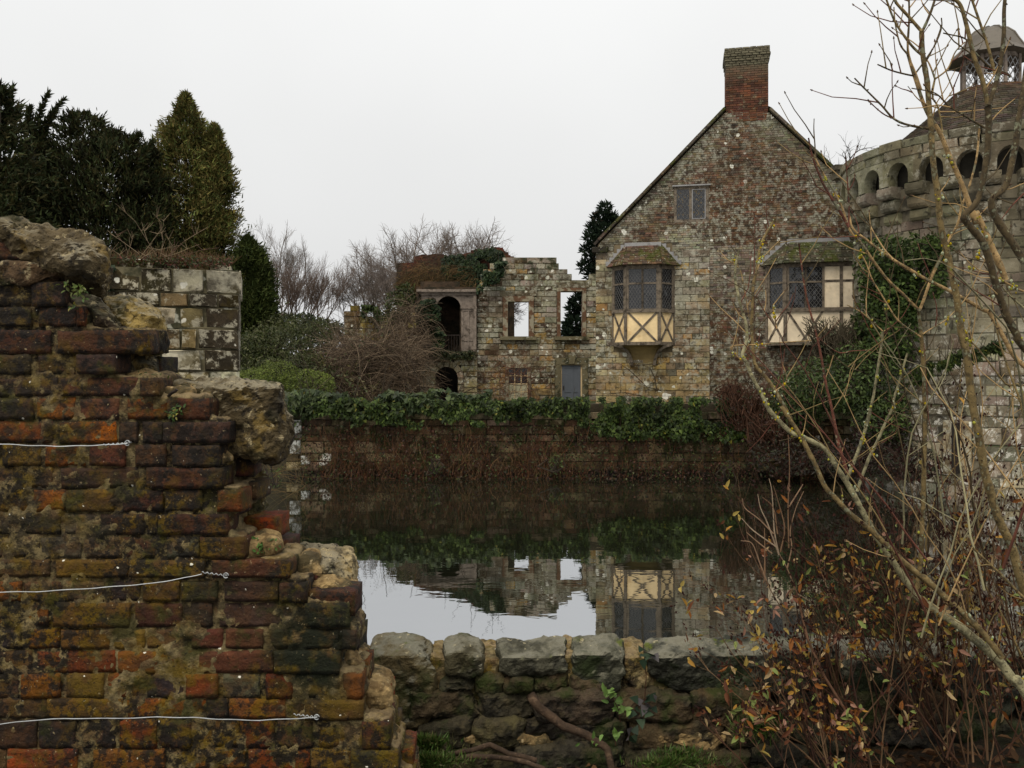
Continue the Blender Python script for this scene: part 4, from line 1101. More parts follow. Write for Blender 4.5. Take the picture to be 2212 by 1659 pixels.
# ------------------------------------------------------------------ foreground brick wall with a broken end
BD = 2.70
S_ = BD / F
bwall = thing('brick_wall', 'broken old brick wall with stepped end and big stones', 'wall', tuple(P(330, 1659, BD)))
rnd = random.Random(91)
def rough_brick(seed, nx=9, nz=5, ny=3):
    """unit brick with rounded, chipped, uneven faces"""
    V = []; idx = {}; Fc = []
    off = seed * 3.7
    def vid(x, y, z):
        key = (x, y, z)
        if key not in idx:
            p = np.array([x / nx - .5, y / ny - .5, z / nz - .5])
            # rounding toward an ellipsoid near edges
            q = np.abs(p) * 2; e = np.array([1.2, .8, .8]) * 0
            ed = np.sort(q)[::-1]
            rr = max(0, ed[0] + ed[1] - 1.72)
            sh = 1 - .05 * rr
            pw = np.array([p[0] * 3.2, p[1] * 1.5, p[2]]) 
            nn = np.array([fbm(pw, 2.2, off + k * 11.0) for k in range(3)])
            p2 = p * sh + nn * np.array([.012, .04, .05])
            idx[key] = len(V); V.append(tuple(p2))
        return idx[key]
    def quad(a, b, c, d): Fc.append((vid(*a), vid(*b), vid(*c), vid(*d)))
    for i in range(nx):
        for k in range(nz):
            quad((i, 0, k), (i + 1, 0, k), (i + 1, 0, k + 1), (i, 0, k + 1))
            quad((i, ny, k), (i, ny, k + 1), (i + 1, ny, k + 1), (i + 1, ny, k))
    for i in range(nx):
        for j in range(ny):
            quad((i, j, 0), (i, j + 1, 0), (i + 1, j + 1, 0), (i + 1, j, 0))
            quad((i, j, nz), (i + 1, j, nz), (i + 1, j + 1, nz), (i, j + 1, nz))
    for j in range(ny):
        for k in range(nz):
            quad((0, j, k), (0, j, k + 1), (0, j + 1, k + 1), (0, j + 1, k))
            quad((nx, j, k), (nx, j + 1, k), (nx, j + 1, k + 1), (nx, j, k + 1))
    me = bpy.data.meshes.new('brick'); me.from_pydata(V, [], Fc); me.validate()
    me.polygons.foreach_set('use_smooth', np.ones(len(me.polygons), bool)); me.materials.append(M['brick']); me.update(); return me
RBK = [rough_brick(s) for s in range(14)]
CC = dict(R=(0.185, 0.055, 0.027), O=(0.20, 0.080, 0.028), Y=(0.155, 0.10, 0.030), B=(0.022, 0.023, 0.027), K=(0.030, 0.021, 0.017), D=(0.085, 0.033, 0.022),
          P=(0.05, 0.030, 0.026), N=(0.10, 0.062, 0.030), G=(0.085, 0.085, 0.06), M=(0.035, 0.038, 0.014), T=(0.16, 0.11, 0.07))
c2 = lambda zx, zy: (zx * .2976, 466.3 + zy * .2976)
c3 = lambda zx, zy: (zx * .2976, 932.6 + zy * .2976)
c4 = lambda zx, zy: (zx * .4216, 1261.8 + zy * .4216)
rowsdef = [
 (c2, 205, 322, 'D -60 205'),
 (c2, 490, 648, 'P -60 240 P 250 490'), (c2, 668, 796, 'N -60 235 D 290 560 R 570 632'), (c2, 836, 992, 'D -60 370 D 448 1072'),
 (c2, 1012, 1142, 'M -60 230 K 285 552 P 580 860'), (c2, 1180, 1302, 'K -60 430 D 448 1012 N 1036 1172'),
 (c2, 1330, 1472, 'K -60 252 O 280 546 D 598 872 R 930 1212 D 1230 1526'), (c2, 1500, 1642, 'O -60 382 O 448 852 K 872 1002 K 1040 1190 P 1204 1655'),
 (c3, 98, 242, 'Y 30 302 O 338 622 D 658 912 N 990 1210 K 1266 1600'), (c3, 264, 402, 'N -60 382 P 448 1002 D 1078 1622'),
 (c3, 428, 572, 'Y -60 192 O 246 484 Y 494 832 D 898 1182 K 1204 1472 R 1590 1760'), (c3, 600, 738, 'M -80 440 G 480 722 D 740 1052 K 1066 1150 D 1160 1662'),
 (c3, 768, 908, 'B -60 292 G 306 592 T 618 884 D 898 1164 G 1216 1452 D 1470 1790'), (c3, 930, 1048, 'N -60 364 Y 416 934 Y 948 1494 D 1556 2112'),
 (c3, 1090, 1222, 'O -60 162 N 178 454 T 480 762 B 798 1024 Y 1048 1304 M 1326 1584 K 1640 2020 K 2040 2235'),
 (c4, 98, 212, 'O -40 244 Y 283 672 D 698 934 K 944 1092 P 1126 1560 M 1570 1794'), (c4, 234, 324, 'B -40 118 O 148 304 Y 318 562 Y 578 744 N 758 962 D 986 1142 D 1162 1352 M 1396 1734 P 1758 1830'),
 (c4, 343, 448, 'N -40 162 R 198 592 O 608 994 D 1026 1400 M 1412 1742'), (c4, 463, 577, 'P -40 102 O 113 307 Y 346 534 R 553 722 B 758 937 R 958 1118 G 1148 1334 R 1366 1504 M 1528 1742 O 1764 1862'),
 (c4, 588, 682, 'N -40 242 Y 248 632 O 656 1054 K 1062 1174 O 1180 1464 N 1486 1562 Y 1568 1862'),
 (c4, 700, 832, 'K -40 187 B 208 392 B 412 592 R 622 808 P 818 984 Y 1026 1224 R 1232 1408 N 1428 1604 Y 1636 1812 D 1858 2002'),
 (c4, 845, 946, 'N -40 40 R 48 404 O 486 846 O 886 1254 R 1278 1586 Y 1598 1800 M 1806 2044'),
 (c4, 966, 1060, 'D -40 180 R 200 560 D 580 760 O 780 1140 R 1160 1500 N 1520 1880 O 1900 2120'),
 (c4, 1080, 1180, 'R -40 180 N 200 560 R 580 760 D 780 1140 R 1160 1500 R 1520 1900 D 1920 2130')]
mort = MB(); rt = root_of(bwall); RL0 = Vector(rt.location)
import bmesh
bench = bpy.data.scenes.new('bench')      # a spare scene to work stones in, removed below
def remesh(me, voxel):
    """weld a closed shape into one even skin"""
    o = bpy.data.objects.new('tmp', me); bench.collection.objects.link(o)
    md = o.modifiers.new('r', 'REMESH'); md.mode = 'VOXEL'; md.voxel_size = voxel
    with bpy.context.temp_override(scene=bench, view_layer=bench.view_layers[0]):
        dg = bpy.context.evaluated_depsgraph_get(); dg.update()
        r = bpy.data.meshes.new_from_object(o.evaluated_get(dg), depsgraph=dg)
    bpy.data.objects.remove(o); bpy.data.meshes.remove(me)
    return r
def weather(me, layers, smooth_it=1, seed=0.0, smooth=True, chisel=0):
    """push the skin in and out along its normals; layers = (amplitude, scale, kind)"""
    n = len(me.vertices); V = np.empty(n * 3, np.float32); me.vertices.foreach_get('co', V); V = V.reshape(-1, 3).astype(float)
    E = np.empty(len(me.edges) * 2, np.int32); me.edges.foreach_get('vertices', E); E = E.reshape(-1, 2)
    for _ in range(smooth_it):
        S = np.zeros_like(V); C = np.zeros(n)
        np.add.at(S, E[:, 0], V[E[:, 1]]); np.add.at(S, E[:, 1], V[E[:, 0]]); np.add.at(C, E[:, 0], 1); np.add.at(C, E[:, 1], 1)
        V = V * .4 + S / np.maximum(C, 1)[:, None] * .6
    me.vertices.foreach_set('co', V.astype(np.float32).ravel()); me.update()
    N_ = np.empty(n * 3, np.float32); me.vertices.foreach_get('normal', N_); N_ = N_.reshape(-1, 3)
    if chisel:       # broken flat faces first, then grain on top
        rs_ = np.random.RandomState(int(seed * 10) % 9999); c0 = V.mean(0)
        for _ in range(chisel):
            nk = rs_.normal(size=3); nk[1] = -abs(nk[1]) * 1.1; nk /= np.linalg.norm(nk); dt = (V - c0) @ nk; h = np.quantile(dt, rs_.uniform(.90, .985)); V = V - np.maximum(0, dt - h)[:, None] * nk * .85
        me.vertices.foreach_set('co', V.astype(np.float32).ravel()); me.update(); me.vertices.foreach_get('normal', N_.reshape(-1)) if False else None
        N2 = np.empty(n * 3, np.float32); me.vertices.foreach_get('normal', N2); N_ = N2.reshape(-1, 3)
    d = np.zeros(n)
    for (amp, sc_, kd) in layers:
        if kd == 'f': d += amp * fbm(V, sc_, seed, 3)
        elif kd == 'r': d += amp * (1 - 2 * np.abs(fbm(V, sc_, seed + 3.7, 2)))
        elif kd == 't': q = fbm(V + 0.02 * np.stack([vnoise(V, 25, seed + k) for k in range(3)], -1), sc_, seed + 9.1, 2) * 3.0; d += amp * (np.floor(q) + np.clip((q - np.floor(q)) * 4, 0, 1)) / 3.0
    V = V + N_ * d[:, None]
    me.vertices.foreach_set('co', V.astype(np.float32).ravel())
    me.polygons.foreach_set('use_smooth', np.full(len(me.polygons), smooth)); me.update()
    return me
def mbox(u0, u1, v0, v1, d0, d1):
    a = P(u0, v1, BD); b = P(u1, v0, BD)
    mort.box(a.x - RL0.x, b.x - RL0.x + .001 * (hash((u1, v0)) % 3), d0 - RL0.y, d1 - RL0.y, a.z - RL0.z - .004, b.z - RL0.z + .004)
ends = []
nb = 0
for ri, (cv, y0, y1, txt) in enumerate(rowsdef):
    tk = txt.split(); r_end = 0
    v0 = cv(0, y0)[1]; v1 = cv(0, y1)[1]
    for i in range(0, len(tk), 3):
        u0 = cv(float(tk[i + 1]), 0)[0]; u1 = cv(float(tk[i + 2]), 0)[0]; r_end = u1
        a = P(u0, v1, BD); b = P(u1, v0, BD)
        o = bpy.data.objects.new('brick', RBK[nb % len(RBK)]); col.objects.link(o); o.parent = bwall; nb += 1
        pj = rnd.uniform(-.007, .005)
        if i == len(tk) - 3: pj -= .012
        dep = .11
        o.location = Vector(((a.x + b.x) / 2, BD + pj + dep / 2 - .006, (a.z + b.z) / 2)) - RL0
        fl = rnd.random() < .5
        o.scale = ((b.x - a.x) * 1.02 * (-1 if fl else 1), dep, (b.z - a.z) * 1.10 * (-1 if rnd.random() < .5 else 1))
        o.rotation_euler = (rnd.uniform(-.03, .03), rnd.uniform(-.015, .015), rnd.uniform(-.025, .025))
        o.color = (*jit_c(mixc(CC[tk[i]], (0.095, 0.055, 0.028), .25), rnd, .25), 1)
    ends.append((v0, v1, r_end))
for i, (v0, v1, ue) in enumerate(ends):
    vt = v0 - 7 if i else v0 - 4
    vb = ends[i + 1][0] - 7 if i + 1 < len(ends) else v1 + 20
    if v0 > 1100 or v0 < 700: mbox(-60, ue - 4, vt + 3, vb, BD - .002, BD + .20)
    else: mbox(-60, ue - 6, vt, vb, BD - .001, BD + .20)
me_ = weather(remesh(mort.mesh('mortar'), .0105), [(.008, 9, 'f'), (.006, 32, 'f'), (.005, 60, 'f')], 1)
link('mortar', me_, M['mortar'], bwall)
# bricks of the inner skin that show on the broken steps: u0 u1 v0 v1 depth-offset colour
for (u0, u1, v0, v1, dd, cc) in ((528, 602, 1116, 1163, .16, 'R'), (560, 626, 1166, 1196, .20, 'D'), (600, 680, 1212, 1262, .14, 'D'), (612, 690, 1240, 1290, .10, 'D'), (665, 768, 1276, 1330, .01, 'D'),
                               (716, 770, 1330, 1392, .10, 'N'), (740, 778, 1362, 1420, .16, 'K'), (742, 796, 1430, 1490, .08, 'O'), (786, 842, 1490, 1552, .12, 'R'), (780, 846, 1540, 1600, .05, 'D'),
                               (820, 862, 1560, 1640, .14, 'N'), (846, 893, 1616, 1680, .06, 'R'), (470, 560, 1042, 1080, .14, 'N'), (480, 545, 990, 1030, .15, 'D'), (300, 352, 770, 806, .2, 'K'), (468, 520, 1085, 1112, .10, 'P')):
    a = P(u0, v1, BD + dd); b = P(u1, v0, BD + dd)
    o = bpy.data.objects.new('brick', RBK[nb % len(RBK)]); col.objects.link(o); o.parent = bwall; nb += 1
    o.location = Vector(((a.x + b.x) / 2, BD + dd + .06, (a.z + b.z) / 2)) - RL0; o.scale = (b.x - a.x, .14, b.z - a.z); o.rotation_euler = (0, rnd.uniform(-.03, .03), rnd.uniform(-.12, .12)); o.color = (*jit_c(CC[cc], rnd, .2), 1)

def rock(name, outline, d, thick, parent, mat, color, bulge=.05, seed=1, rings=7, step=.02, rough_=.008, dome=.6, tilt=0.0, vox=.009, chisel=8):
    """a stone whose silhouette follows the outline (picture grid) at depth d, swelling toward the viewer and closed behind"""
    pts = [P(u, v, d) for u, v in outline]; n = len(pts); c = sum(pts, Vector()) / n
    L0 = Vector(root_of(parent).location)
    rad = sum((p - c).length for p in pts) / n; k = max(.35, 1 - bulge * .8 / rad)
    V = []; Fc = []; skew = (max(p.x for p in pts) / d) if c.x < 0 else 0.0
    for (s, y) in ((1.0, thick), (1.0, 0.0), (1 - (1 - k) * .35, -bulge * .65), (k - .1, -bulge)):
        for p in pts:
            q = c + (p - c) * s; V.append((q.x - L0.x + max(0, y) * skew, d + y - L0.y, q.z - L0.z))
    for r_ in range(3):
        for i in range(n):
            j = (i + 1) % n; Fc.append((r_ * n + i, r_ * n + j, (r_ + 1) * n + j, (r_ + 1) * n + i))
    Fc.append(tuple(range(n))[::-1]); Fc.append(tuple(3 * n + i for i in range(n)))
    me = bpy.data.meshes.new(name); me.from_pydata(V, [], Fc); me.update(); bm_fix(me)
    me = weather(remesh(me, vox), [(rough_ * 1.8, 6.0, 't'), (rough_ * .7, 14, 'r'), (rough_ * .6, 30, 'f'), (rough_ * .35, 60, 'f')], 1, seed * 3.1, chisel=chisel, smooth=False)
    me.name = name
    o = link(name, me, mat, parent); o.color = (*color, 1)
    return o
def bm_fix(me):
    bm = bmesh.new(); bm.from_mesh(me); bmesh.ops.recalc_face_normals(bm, faces=bm.faces[:]); bm.to_mesh(me); bm.free()
# the big stones of the wall
rock('stone', [(-60, 490), (0, 484), (40, 485), (80, 487), (120, 490), (160, 496), (196, 512), (214, 530), (220, 560), (219, 600), (214, 640), (190, 640), (160, 625), (135, 600), (120, 580), (60, 566), (40, 545), (-60, 545)], BD + .03, .42, bwall, M['rock'], (0.095, 0.075, 0.045), .09, 1, rough_=.014, chisel=9)
rock('stone', [(-60, 564), (10, 562), (60, 566), (110, 572), (128, 590), (133, 612), (130, 622), (60, 616), (-60, 612)], BD - .01, .2, bwall, M['rock'], (0.095, 0.065, 0.04), .03, 2)
rock('stone', [(148, 620), (180, 636), (215, 646), (250, 680), (272, 706), (262, 712), (200, 712), (186, 700), (150, 650)], BD + .02, .25, bwall, M['rock'], (0.05, 0.035, 0.022), .04, 3)
rock('stone', [(222, 646), (290, 644), (318, 646), (334, 660), (352, 690), (350, 716), (340, 740), (346, 790), (338, 800), (318, 790), (300, 742), (270, 700), (240, 668)], BD + .13, .22, bwall, M['rock'], (0.28, 0.215, 0.10), .07, 4, rough_=.012)
rock('stone', [(284, 770), (320, 766), (348, 796), (340, 806), (288, 804)], BD + .16, .2, bwall, M['rock'], (0.08, 0.075, 0.06), .02, 5)
rock('stone', [(352, 838), (400, 834), (470, 838), (540, 834), (612, 834), (615, 850), (614, 900), (612, 960), (604, 984), (590, 990), (560, 992), (520, 984), (486, 976), (480, 940), (470, 900), (440, 880), (400, 868), (360, 858)], BD + .10, .36, bwall, M['rock'], (0.080, 0.062, 0.035), .03, 6, rough_=.013, chisel=0)
rock('stone', [(510, 984), (560, 984), (566, 1040), (562, 1090), (556, 1132), (520, 1132), (512, 1080)], BD + .28, .25, bwall, M['rock'], (0.115, 0.09, 0.045), .05, 7, rough_=.02)
rock('stone', [(640, 1202), (680, 1199), (730, 1202), (762, 1212), (767, 1240), (764, 1272), (740, 1282), (690, 1278), (660, 1260)], BD + .17, .2, bwall, M['rock'], (0.30, 0.25, 0.16), .04, 8, rough_=.012)
rock('stone', [(690, 1270), (730, 1262), (767, 1268), (768, 1300), (740, 1310), (700, 1300)], BD + .15, .2, bwall, M['rock'], (0.26, 0.20, 0.12), .03, 9)
# mortar beds exposed on the steps
mtb = MB()
def bed(outline, d, thick, seed, h=.0):
    return rock('mortar_bed', outline, d, thick, bwall, M['mortar_light'], (0.3, 0.24, 0.15), .006, seed, rough_=.010, chisel=0)
M['mortar_light'] = W('exposed_mortar', (0.26, 0.195, 0.11), .5, 30, [dict(c=(.11, .075, .04), s=16, lo=.46, hi=.62, a=.8), dict(c=(.035, .032, .018), s=9, lo=.50, hi=.62, a=.8), dict(c=(.42, .34, .22), s=40, lo=.6, hi=.68, a=.7)], bump=1.0, bs=90, bd=.008)
bed([(318, 852), (350, 838), (420, 842), (410, 862), (350, 866)], BD + .04, .12, 21)
bed([(590, 1200), (628, 1206), (684, 1204), (690, 1240), (640, 1246), (600, 1230)], BD + .10, .2, 22)
bed([(640, 1262), (700, 1258), (752, 1268), (760, 1284), (670, 1290)], BD + .06, .2, 23)
bed([(742, 1420), (770, 1424), (795, 1440), (790, 1470), (750, 1468)], BD + .06, .2, 24)
bed([(790, 1482), (838, 1494), (842, 1520), (800, 1540), (780, 1510)], BD + .07, .2, 25)
bed([(500, 1180), (560, 1170), (596, 1176), (590, 1192), (520, 1196)], BD + .05, .15, 26)
bed([(818, 1556), (850, 1570), (858, 1600), (840, 1612), (815, 1590)], BD + .06, .2, 27)
bed([(430, 985), (480, 978), (500, 992), (470, 1008), (430, 1002)], BD + .03, .1, 28)
bed([(240, 812), (320, 806), (345, 822), (300, 834), (240, 828)], BD + .05, .15, 29)
# iron spike left in the wall
m = MB(); a = P(357, 860, BD - .02); m.tube([P(358, 861, BD + .03), P(372, 848, BD - .03), P(379, 845, BD - .05), P(382, 841, BD - .05)], .0048, 6)
o = m.build('iron_spike', M['iron']); tag(o, 'rusty iron spike stuck in the brick wall beside the big stone', 'spike')
# three fencing wires pinned to the bricks
def wire(lbl, pts, twist, seed):
    rnd = random.Random(seed); m = MB()
    pp = [P(u, v, BD - .035) for u, v in pts]
    sm = []
    for i in range(len(pp) - 1):
        for k in range(6): sm.append(pp[i].lerp(pp[i + 1], k / 6) + Vector((0, 0, math.sin((i * 6 + k) * .9) * .0008)))
    sm.append(pp[-1]); m.tube(sm, .0016, 5)
    a, b = P(*twist[0], BD - .036), P(*twist[1], BD - .03); n = 26
    m.tube([a.lerp(b, k / n) + Vector((0, .0022 * math.cos(k * 1.3), .0026 * math.sin(k * 1.3))) for k in range(n + 1)], .0015, 5)
    e = P(*twist[1], BD - .03); m.tube([e + Vector((.008 * math.cos(t), 0, .008 * math.sin(t))) for t in np.linspace(0, 5.5, 10)], .0016, 5)
    m.tube([e, e + Vector((0, .07, 0))], .003, 5)
    o = m.build('fence_wire', M['wire']); tag(o, lbl, 'wire', 'wires strung across the brick wall')
wire('topmost grey wire across the brick wall, near the overhanging stone', [(-40, 957), (0, 959), (60, 962), (120, 964), (180, 963), (230, 961), (275, 958)], ((222, 961), (275, 957)), 1)
wire('middle grey wire rising to a bent end on the brick wall', [(-40, 1278), (0, 1279), (80, 1278), (180, 1272), (260, 1266), (330, 1260), (390, 1250), (436, 1240)], ((436, 1236), (488, 1243)), 2)
wire('lowest grey wire across the orange bricks near the ground', [(-40, 1568), (0, 1564), (70, 1556), (140, 1552), (250, 1552), (340, 1549), (420, 1550), (480, 1554), (560, 1556), (640, 1552), (684, 1550)], ((634, 1543), (684, 1549)), 3)

# ------------------------------------------------------------------ lichened block wall behind
PD = 8.0; PA = R(17)
PO = P(370, 800, PD); PO.z = 0.0
pier = thing('block_wall', 'lichened stone block wall end with twigs growing on top', 'wall', PO, PA)
PT = Vector((math.cos(PA), math.sin(PA), 0)); PN = Vector((-math.sin(PA), math.cos(PA), 0))
def PL(u, v=800):
    s_ = (u - CU) / F; lam = PO.dot(PN) / (s_ * PN.x + PN.y); p = Vector((s_ * lam, lam, 0)) - PO
    return p.dot(PT), CZ - (v - EYE) / F * lam
def PX(u): return PL(u)[0]
def PZ(v): return PL(400, v)[1]
pb = with_mat(block_meshes(8, 9, .04, .05), M['pier']); rnd = random.Random(95)
core = MB()
rws = [(593, 637, '228 300 372; 372 440 520', 'M'), (572, 632, '', ''), ]
rows = [(580, 632, [(222, 300, 'M'), (302, 372, 'M'), (374, 440, 'L'), (444, 521, 'L')]), (633, 662, [(222, 275, 'M'), (277, 345, 'M'), (347, 406, 'N'), (408, 470, 'K'), (472, 517, 'K')]),
        (663, 709, [(225, 330, 'N'), (332, 386, 'L'), (389, 440, 'N'), (443, 518, 'K')]), (710, 754, [(230, 300, 'N'), (300, 350, 'L'), (352, 389, 'N'), (392, 424, 'N'), (427, 517, 'K')]),
        (755, 801, [(230, 345, 'L'), (347, 436, 'L'), (441, 516, 'K')]), (802, 832, [(230, 350, 'L'), (352, 450, 'T'), (452, 515, 'L')]), (833, 880, [(230, 330, 'L'), (332, 430, 'N'), (432, 515, 'L')]), (881, 930, [(230, 370, 'N'), (372, 515, 'N')]), (931, 990, [(230, 350, 'N'), (352, 515, 'N')]), (991, 1070, [(230, 370, 'N'), (372, 515, 'N')]), (1071, 1150, [(230, 370, 'N'), (372, 515, 'N')])]
PC = dict(M=(0.05, 0.04, 0.018), L=(0.42, 0.39, 0.30), N=(0.17, 0.13, 0.075), K=(0.055, 0.042, 0.028), T=(0.26, 0.20, 0.12))
for (v0, v1, bl) in rows:
    core.box(PX(bl[0][0]) + .02, PX(bl[-1][1]) - .02, .03, .9, PZ(v1), PZ(v0))
    for (u0, u1, cc) in bl:
        put_block('stone', rnd.choice(pb), PX(u0) + .004, PX(u1) - .004, rnd.uniform(-.02, .02), .95, PZ(v1) + .004, PZ(v0) - .004, pier, jit_c(PC[cc], rnd, .2), rot=rnd.uniform(-.008, .008))
for (u0, u1, v0, v1, cc) in ((453, 498, 564, 585, 'L'), (408, 450, 566, 582, 'N'), (222, 330, 560, 582, 'M'), (330, 376, 566, 582, 'M')):
    put_block('stone', rnd.choice(pb), PX(u0), PX(u1), .1, .8, PZ(v1), PZ(v0), pier, PC[cc], rot=.02)
core.build('mortar', M['pier_plain'], pier)

# ------------------------------------------------------------------ low stone wall at the water's edge
LD = 3.45
low = thing('low_stone_wall', 'low damp rubble wall of dark stones with worn tops tinted paler as if lit from above', 'wall', tuple(P(1250, 1640, LD)))
def lrock(ol, c, dz=0.0, bulge=.05, seed=1, thick=.32, mat='wet_rock', rough_=.012):
    cu_ = sum(p[0] for p in ol) / len(ol); cv_ = sum(p[1] for p in ol) / len(ol); ol = [(cu_ + (u - cu_) * 1.09, cv_ + (v - cv_) * 1.12) for u, v in ol]
    """wall stone with a real top face leaning back toward the water"""
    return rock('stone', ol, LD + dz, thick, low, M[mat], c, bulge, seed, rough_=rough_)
m = MB(); a = P(700, 1640, LD); b = P(2350, 1420, LD)
m.box(a.x - low.location.x, b.x + .6 - low.location.x, .05, .26, 1.25 - low.location.z, P(0, 1462, LD).z - low.location.z); m.build('mortar', M['mortar'], low)
# coping stones: front face outline, then the worn top slab behind it
copes = [([(790, 1440), (800, 1412), (860, 1408), (900, 1412), (930, 1440), (945, 1470), (944, 1520), (930, 1575), (860, 1575), (820, 1510)], [(768, 1368), (800, 1366), (860, 1369), (905, 1368), (935, 1380), (944, 1410), (945, 1470), (900, 1440), (860, 1425), (790, 1430)], 31),
         ([(958, 1410), (1000, 1404), (1036, 1420), (1040, 1450), (1010, 1462), (962, 1452)], [(945, 1392), (990, 1386), (1040, 1392), (1044, 1420), (1000, 1412), (956, 1420)], 32),
         ([(1075, 1416), (1130, 1420), (1180, 1414), (1226, 1410), (1224, 1452), (1180, 1464), (1110, 1462), (1080, 1450)], [(1074, 1400), (1090, 1386), (1150, 1377), (1200, 1378), (1222, 1392), (1230, 1420), (1180, 1424), (1120, 1428), (1078, 1420)], 33),
         ([(1240, 1412), (1300, 1408), (1350, 1404), (1352, 1440), (1346, 1490), (1310, 1506), (1260, 1500), (1238, 1470)], [(1232, 1380), (1280, 1375), (1340, 1378), (1356, 1392), (1352, 1412), (1300, 1416), (1246, 1420)], 34),
         ([(1400, 1416), (1500, 1412), (1600, 1410), (1700, 1404), (1800, 1404), (1812, 1440), (1800, 1490), (1700, 1500), (1560, 1496), (1440, 1486), (1404, 1460)], [(1378, 1392), (1440, 1384), (1540, 1372), (1640, 1366), (1760, 1370), (1812, 1384), (1812, 1412), (1700, 1414), (1560, 1418), (1420, 1420)], 35),
         ([(1820, 1420), (1900, 1412), (2010, 1420), (2020, 1490), (1900, 1510), (1824, 1500)], [(1816, 1384), (1900, 1378), (2000, 1386), (2020, 1424), (1900, 1424), (1822, 1424)], 36),
         ([(2030, 1420), (2200, 1412), (2330, 1420), (2330, 1500), (2100, 1510), (2034, 1500)], [(2026, 1390), (2150, 1380), (2330, 1386), (2330, 1424), (2100, 1424), (2030, 1424)], 37)]
def top_slab(front, tp, seed, color):
    """one coping stone: its front outline carried back to the far edge of its worn top"""
    zt = P(0, min(p[1] for p in front), LD).z
    vback = min(p[1] for p in tp)
    dback = min(4.2, max(LD + .15, (CZ - zt - .02) * F / (vback - EYE)))
    V = []; n = len(front); L0 = Vector(low.location); c = sum((P(u, v, LD) for u, v in front), Vector()) / n
    for (dd, s) in ((-.012, .93), (0.012, 1.0), (dback - LD - .02, 1.0), (dback - LD, .92)):
        for (u, v) in front:
            p = P(u, v, LD); q = c + (p - c) * s
            z = q.z + (.02 * (dd > .1) if q.z > c.z else 0)
            V.append((q.x - L0.x, LD + dd - L0.y, z - L0.z))
    Fc = []
    for r_ in range(3):
        for i in range(n):
            j = (i + 1) % n; Fc.append((r_ * n + i, r_ * n + j, (r_ + 1) * n + j, (r_ + 1) * n + i))
    Fc.append(tuple(range(n))[::-1]); Fc.append(tuple(3 * n + i for i in range(n)))
    me = bpy.data.meshes.new('coping_stone'); me.from_pydata(V, [], Fc); me.update(); bm_fix(me)
    me = weather(remesh(me, .011), [(.012, 6, 't'), (.006, 13, 'r'), (.006, 30, 'f'), (.003, 60, 'f')], 1, seed * 2.3, chisel=3, smooth=False); me.name = 'coping_stone'
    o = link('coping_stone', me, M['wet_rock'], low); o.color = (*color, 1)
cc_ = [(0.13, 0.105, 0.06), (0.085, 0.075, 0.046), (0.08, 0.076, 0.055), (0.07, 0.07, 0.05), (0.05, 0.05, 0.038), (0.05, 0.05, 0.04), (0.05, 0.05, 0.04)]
for (fr_, tp_, sd), c in zip(copes, cc_): top_slab(fr_, tp_, sd, c)
# mortar joints between the copings, set back and below their tops
for k, (ua, ub_, vt_) in enumerate(((934, 960, 1404), (1036, 1080, 1408), (1218, 1246, 1398), (1350, 1404, 1402), (1806, 1826, 1410), (2014, 2036, 1412))):
    vt_ += 14; ol = [(ua, vt_ + 4), ((ua + ub_) / 2, vt_), (ub_, vt_ + 5), (ub_ - 2, vt_ + 50), ((ua + ub_) / 2, vt_ + 74), (ua + 3, vt_ + 52)]
    rock('mortar_bed', ol, LD + .03, .24, low, M['mortar'], (1, 1, 1), .004, 40 + k, rough_=.008, chisel=0)
# close-set rubble below the copings
def rubble(rows_, seed):
    rr = random.Random(seed); np_ = lambda u, k: float(vnoise(np.array([u * .013, k * 3.1, 0.0]), 1.0, seed)) 
    kk = 0
    for (va, vb, u0, u1, wmin, wmax, dz) in rows_:
        u = u0
        while u < u1:
            w = rr.uniform(wmin, wmax); a_, b_ = u + 2, u + w - 2; u += w; m_ = 5
            top = [(a_ + (b_ - a_) * i / m_, va + 9 * np_(a_ + (b_ - a_) * i / m_, va)) for i in range(m_ + 1)]
            bot = [(a_ + (b_ - a_) * i / m_, vb - 3 + 9 * np_(a_ + (b_ - a_) * i / m_, vb)) for i in range(m_ + 1)][::-1]
            jl, jr = rr.uniform(-7, 7), rr.uniform(-7, 7)
            ol = top + [(b_ + jr, (va + vb) / 2)] + bot + [(a_ + jl, (va + vb) / 2)]
            c = jit_c(rr.choice([(0.055, 0.046, 0.030), (0.075, 0.060, 0.037), (0.045, 0.041, 0.030), (0.095, 0.072, 0.042)]), rr, .3)
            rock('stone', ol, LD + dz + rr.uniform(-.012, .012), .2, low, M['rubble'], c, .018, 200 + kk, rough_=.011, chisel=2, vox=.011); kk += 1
rubble([(1496, 1560, 880, 2340, 90, 190, -.005), (1561, 1616, 900, 2340, 110, 230, -.025), (1617, 1690, 930, 2340, 120, 240, -.05)], 5)
rubble([(1462, 1497, 950, 1236, 60, 110, .012)], 7)
for k, ol in enumerate(([(970, 1590), (1060, 1584), (1180, 1596), (1200, 1608), (1120, 1612), (1000, 1610)], [(1400, 1590), (1470, 1584), (1530, 1578), (1570, 1594), (1550, 1622), (1480, 1616), (1420, 1608)])):
    rock('mortar_bed', ol, LD - .045, .1, low, M['mortar_light'], (1, 1, 1), .006, 70 + k, rough_=.012, chisel=0)
bpy.data.scenes.remove(bench)
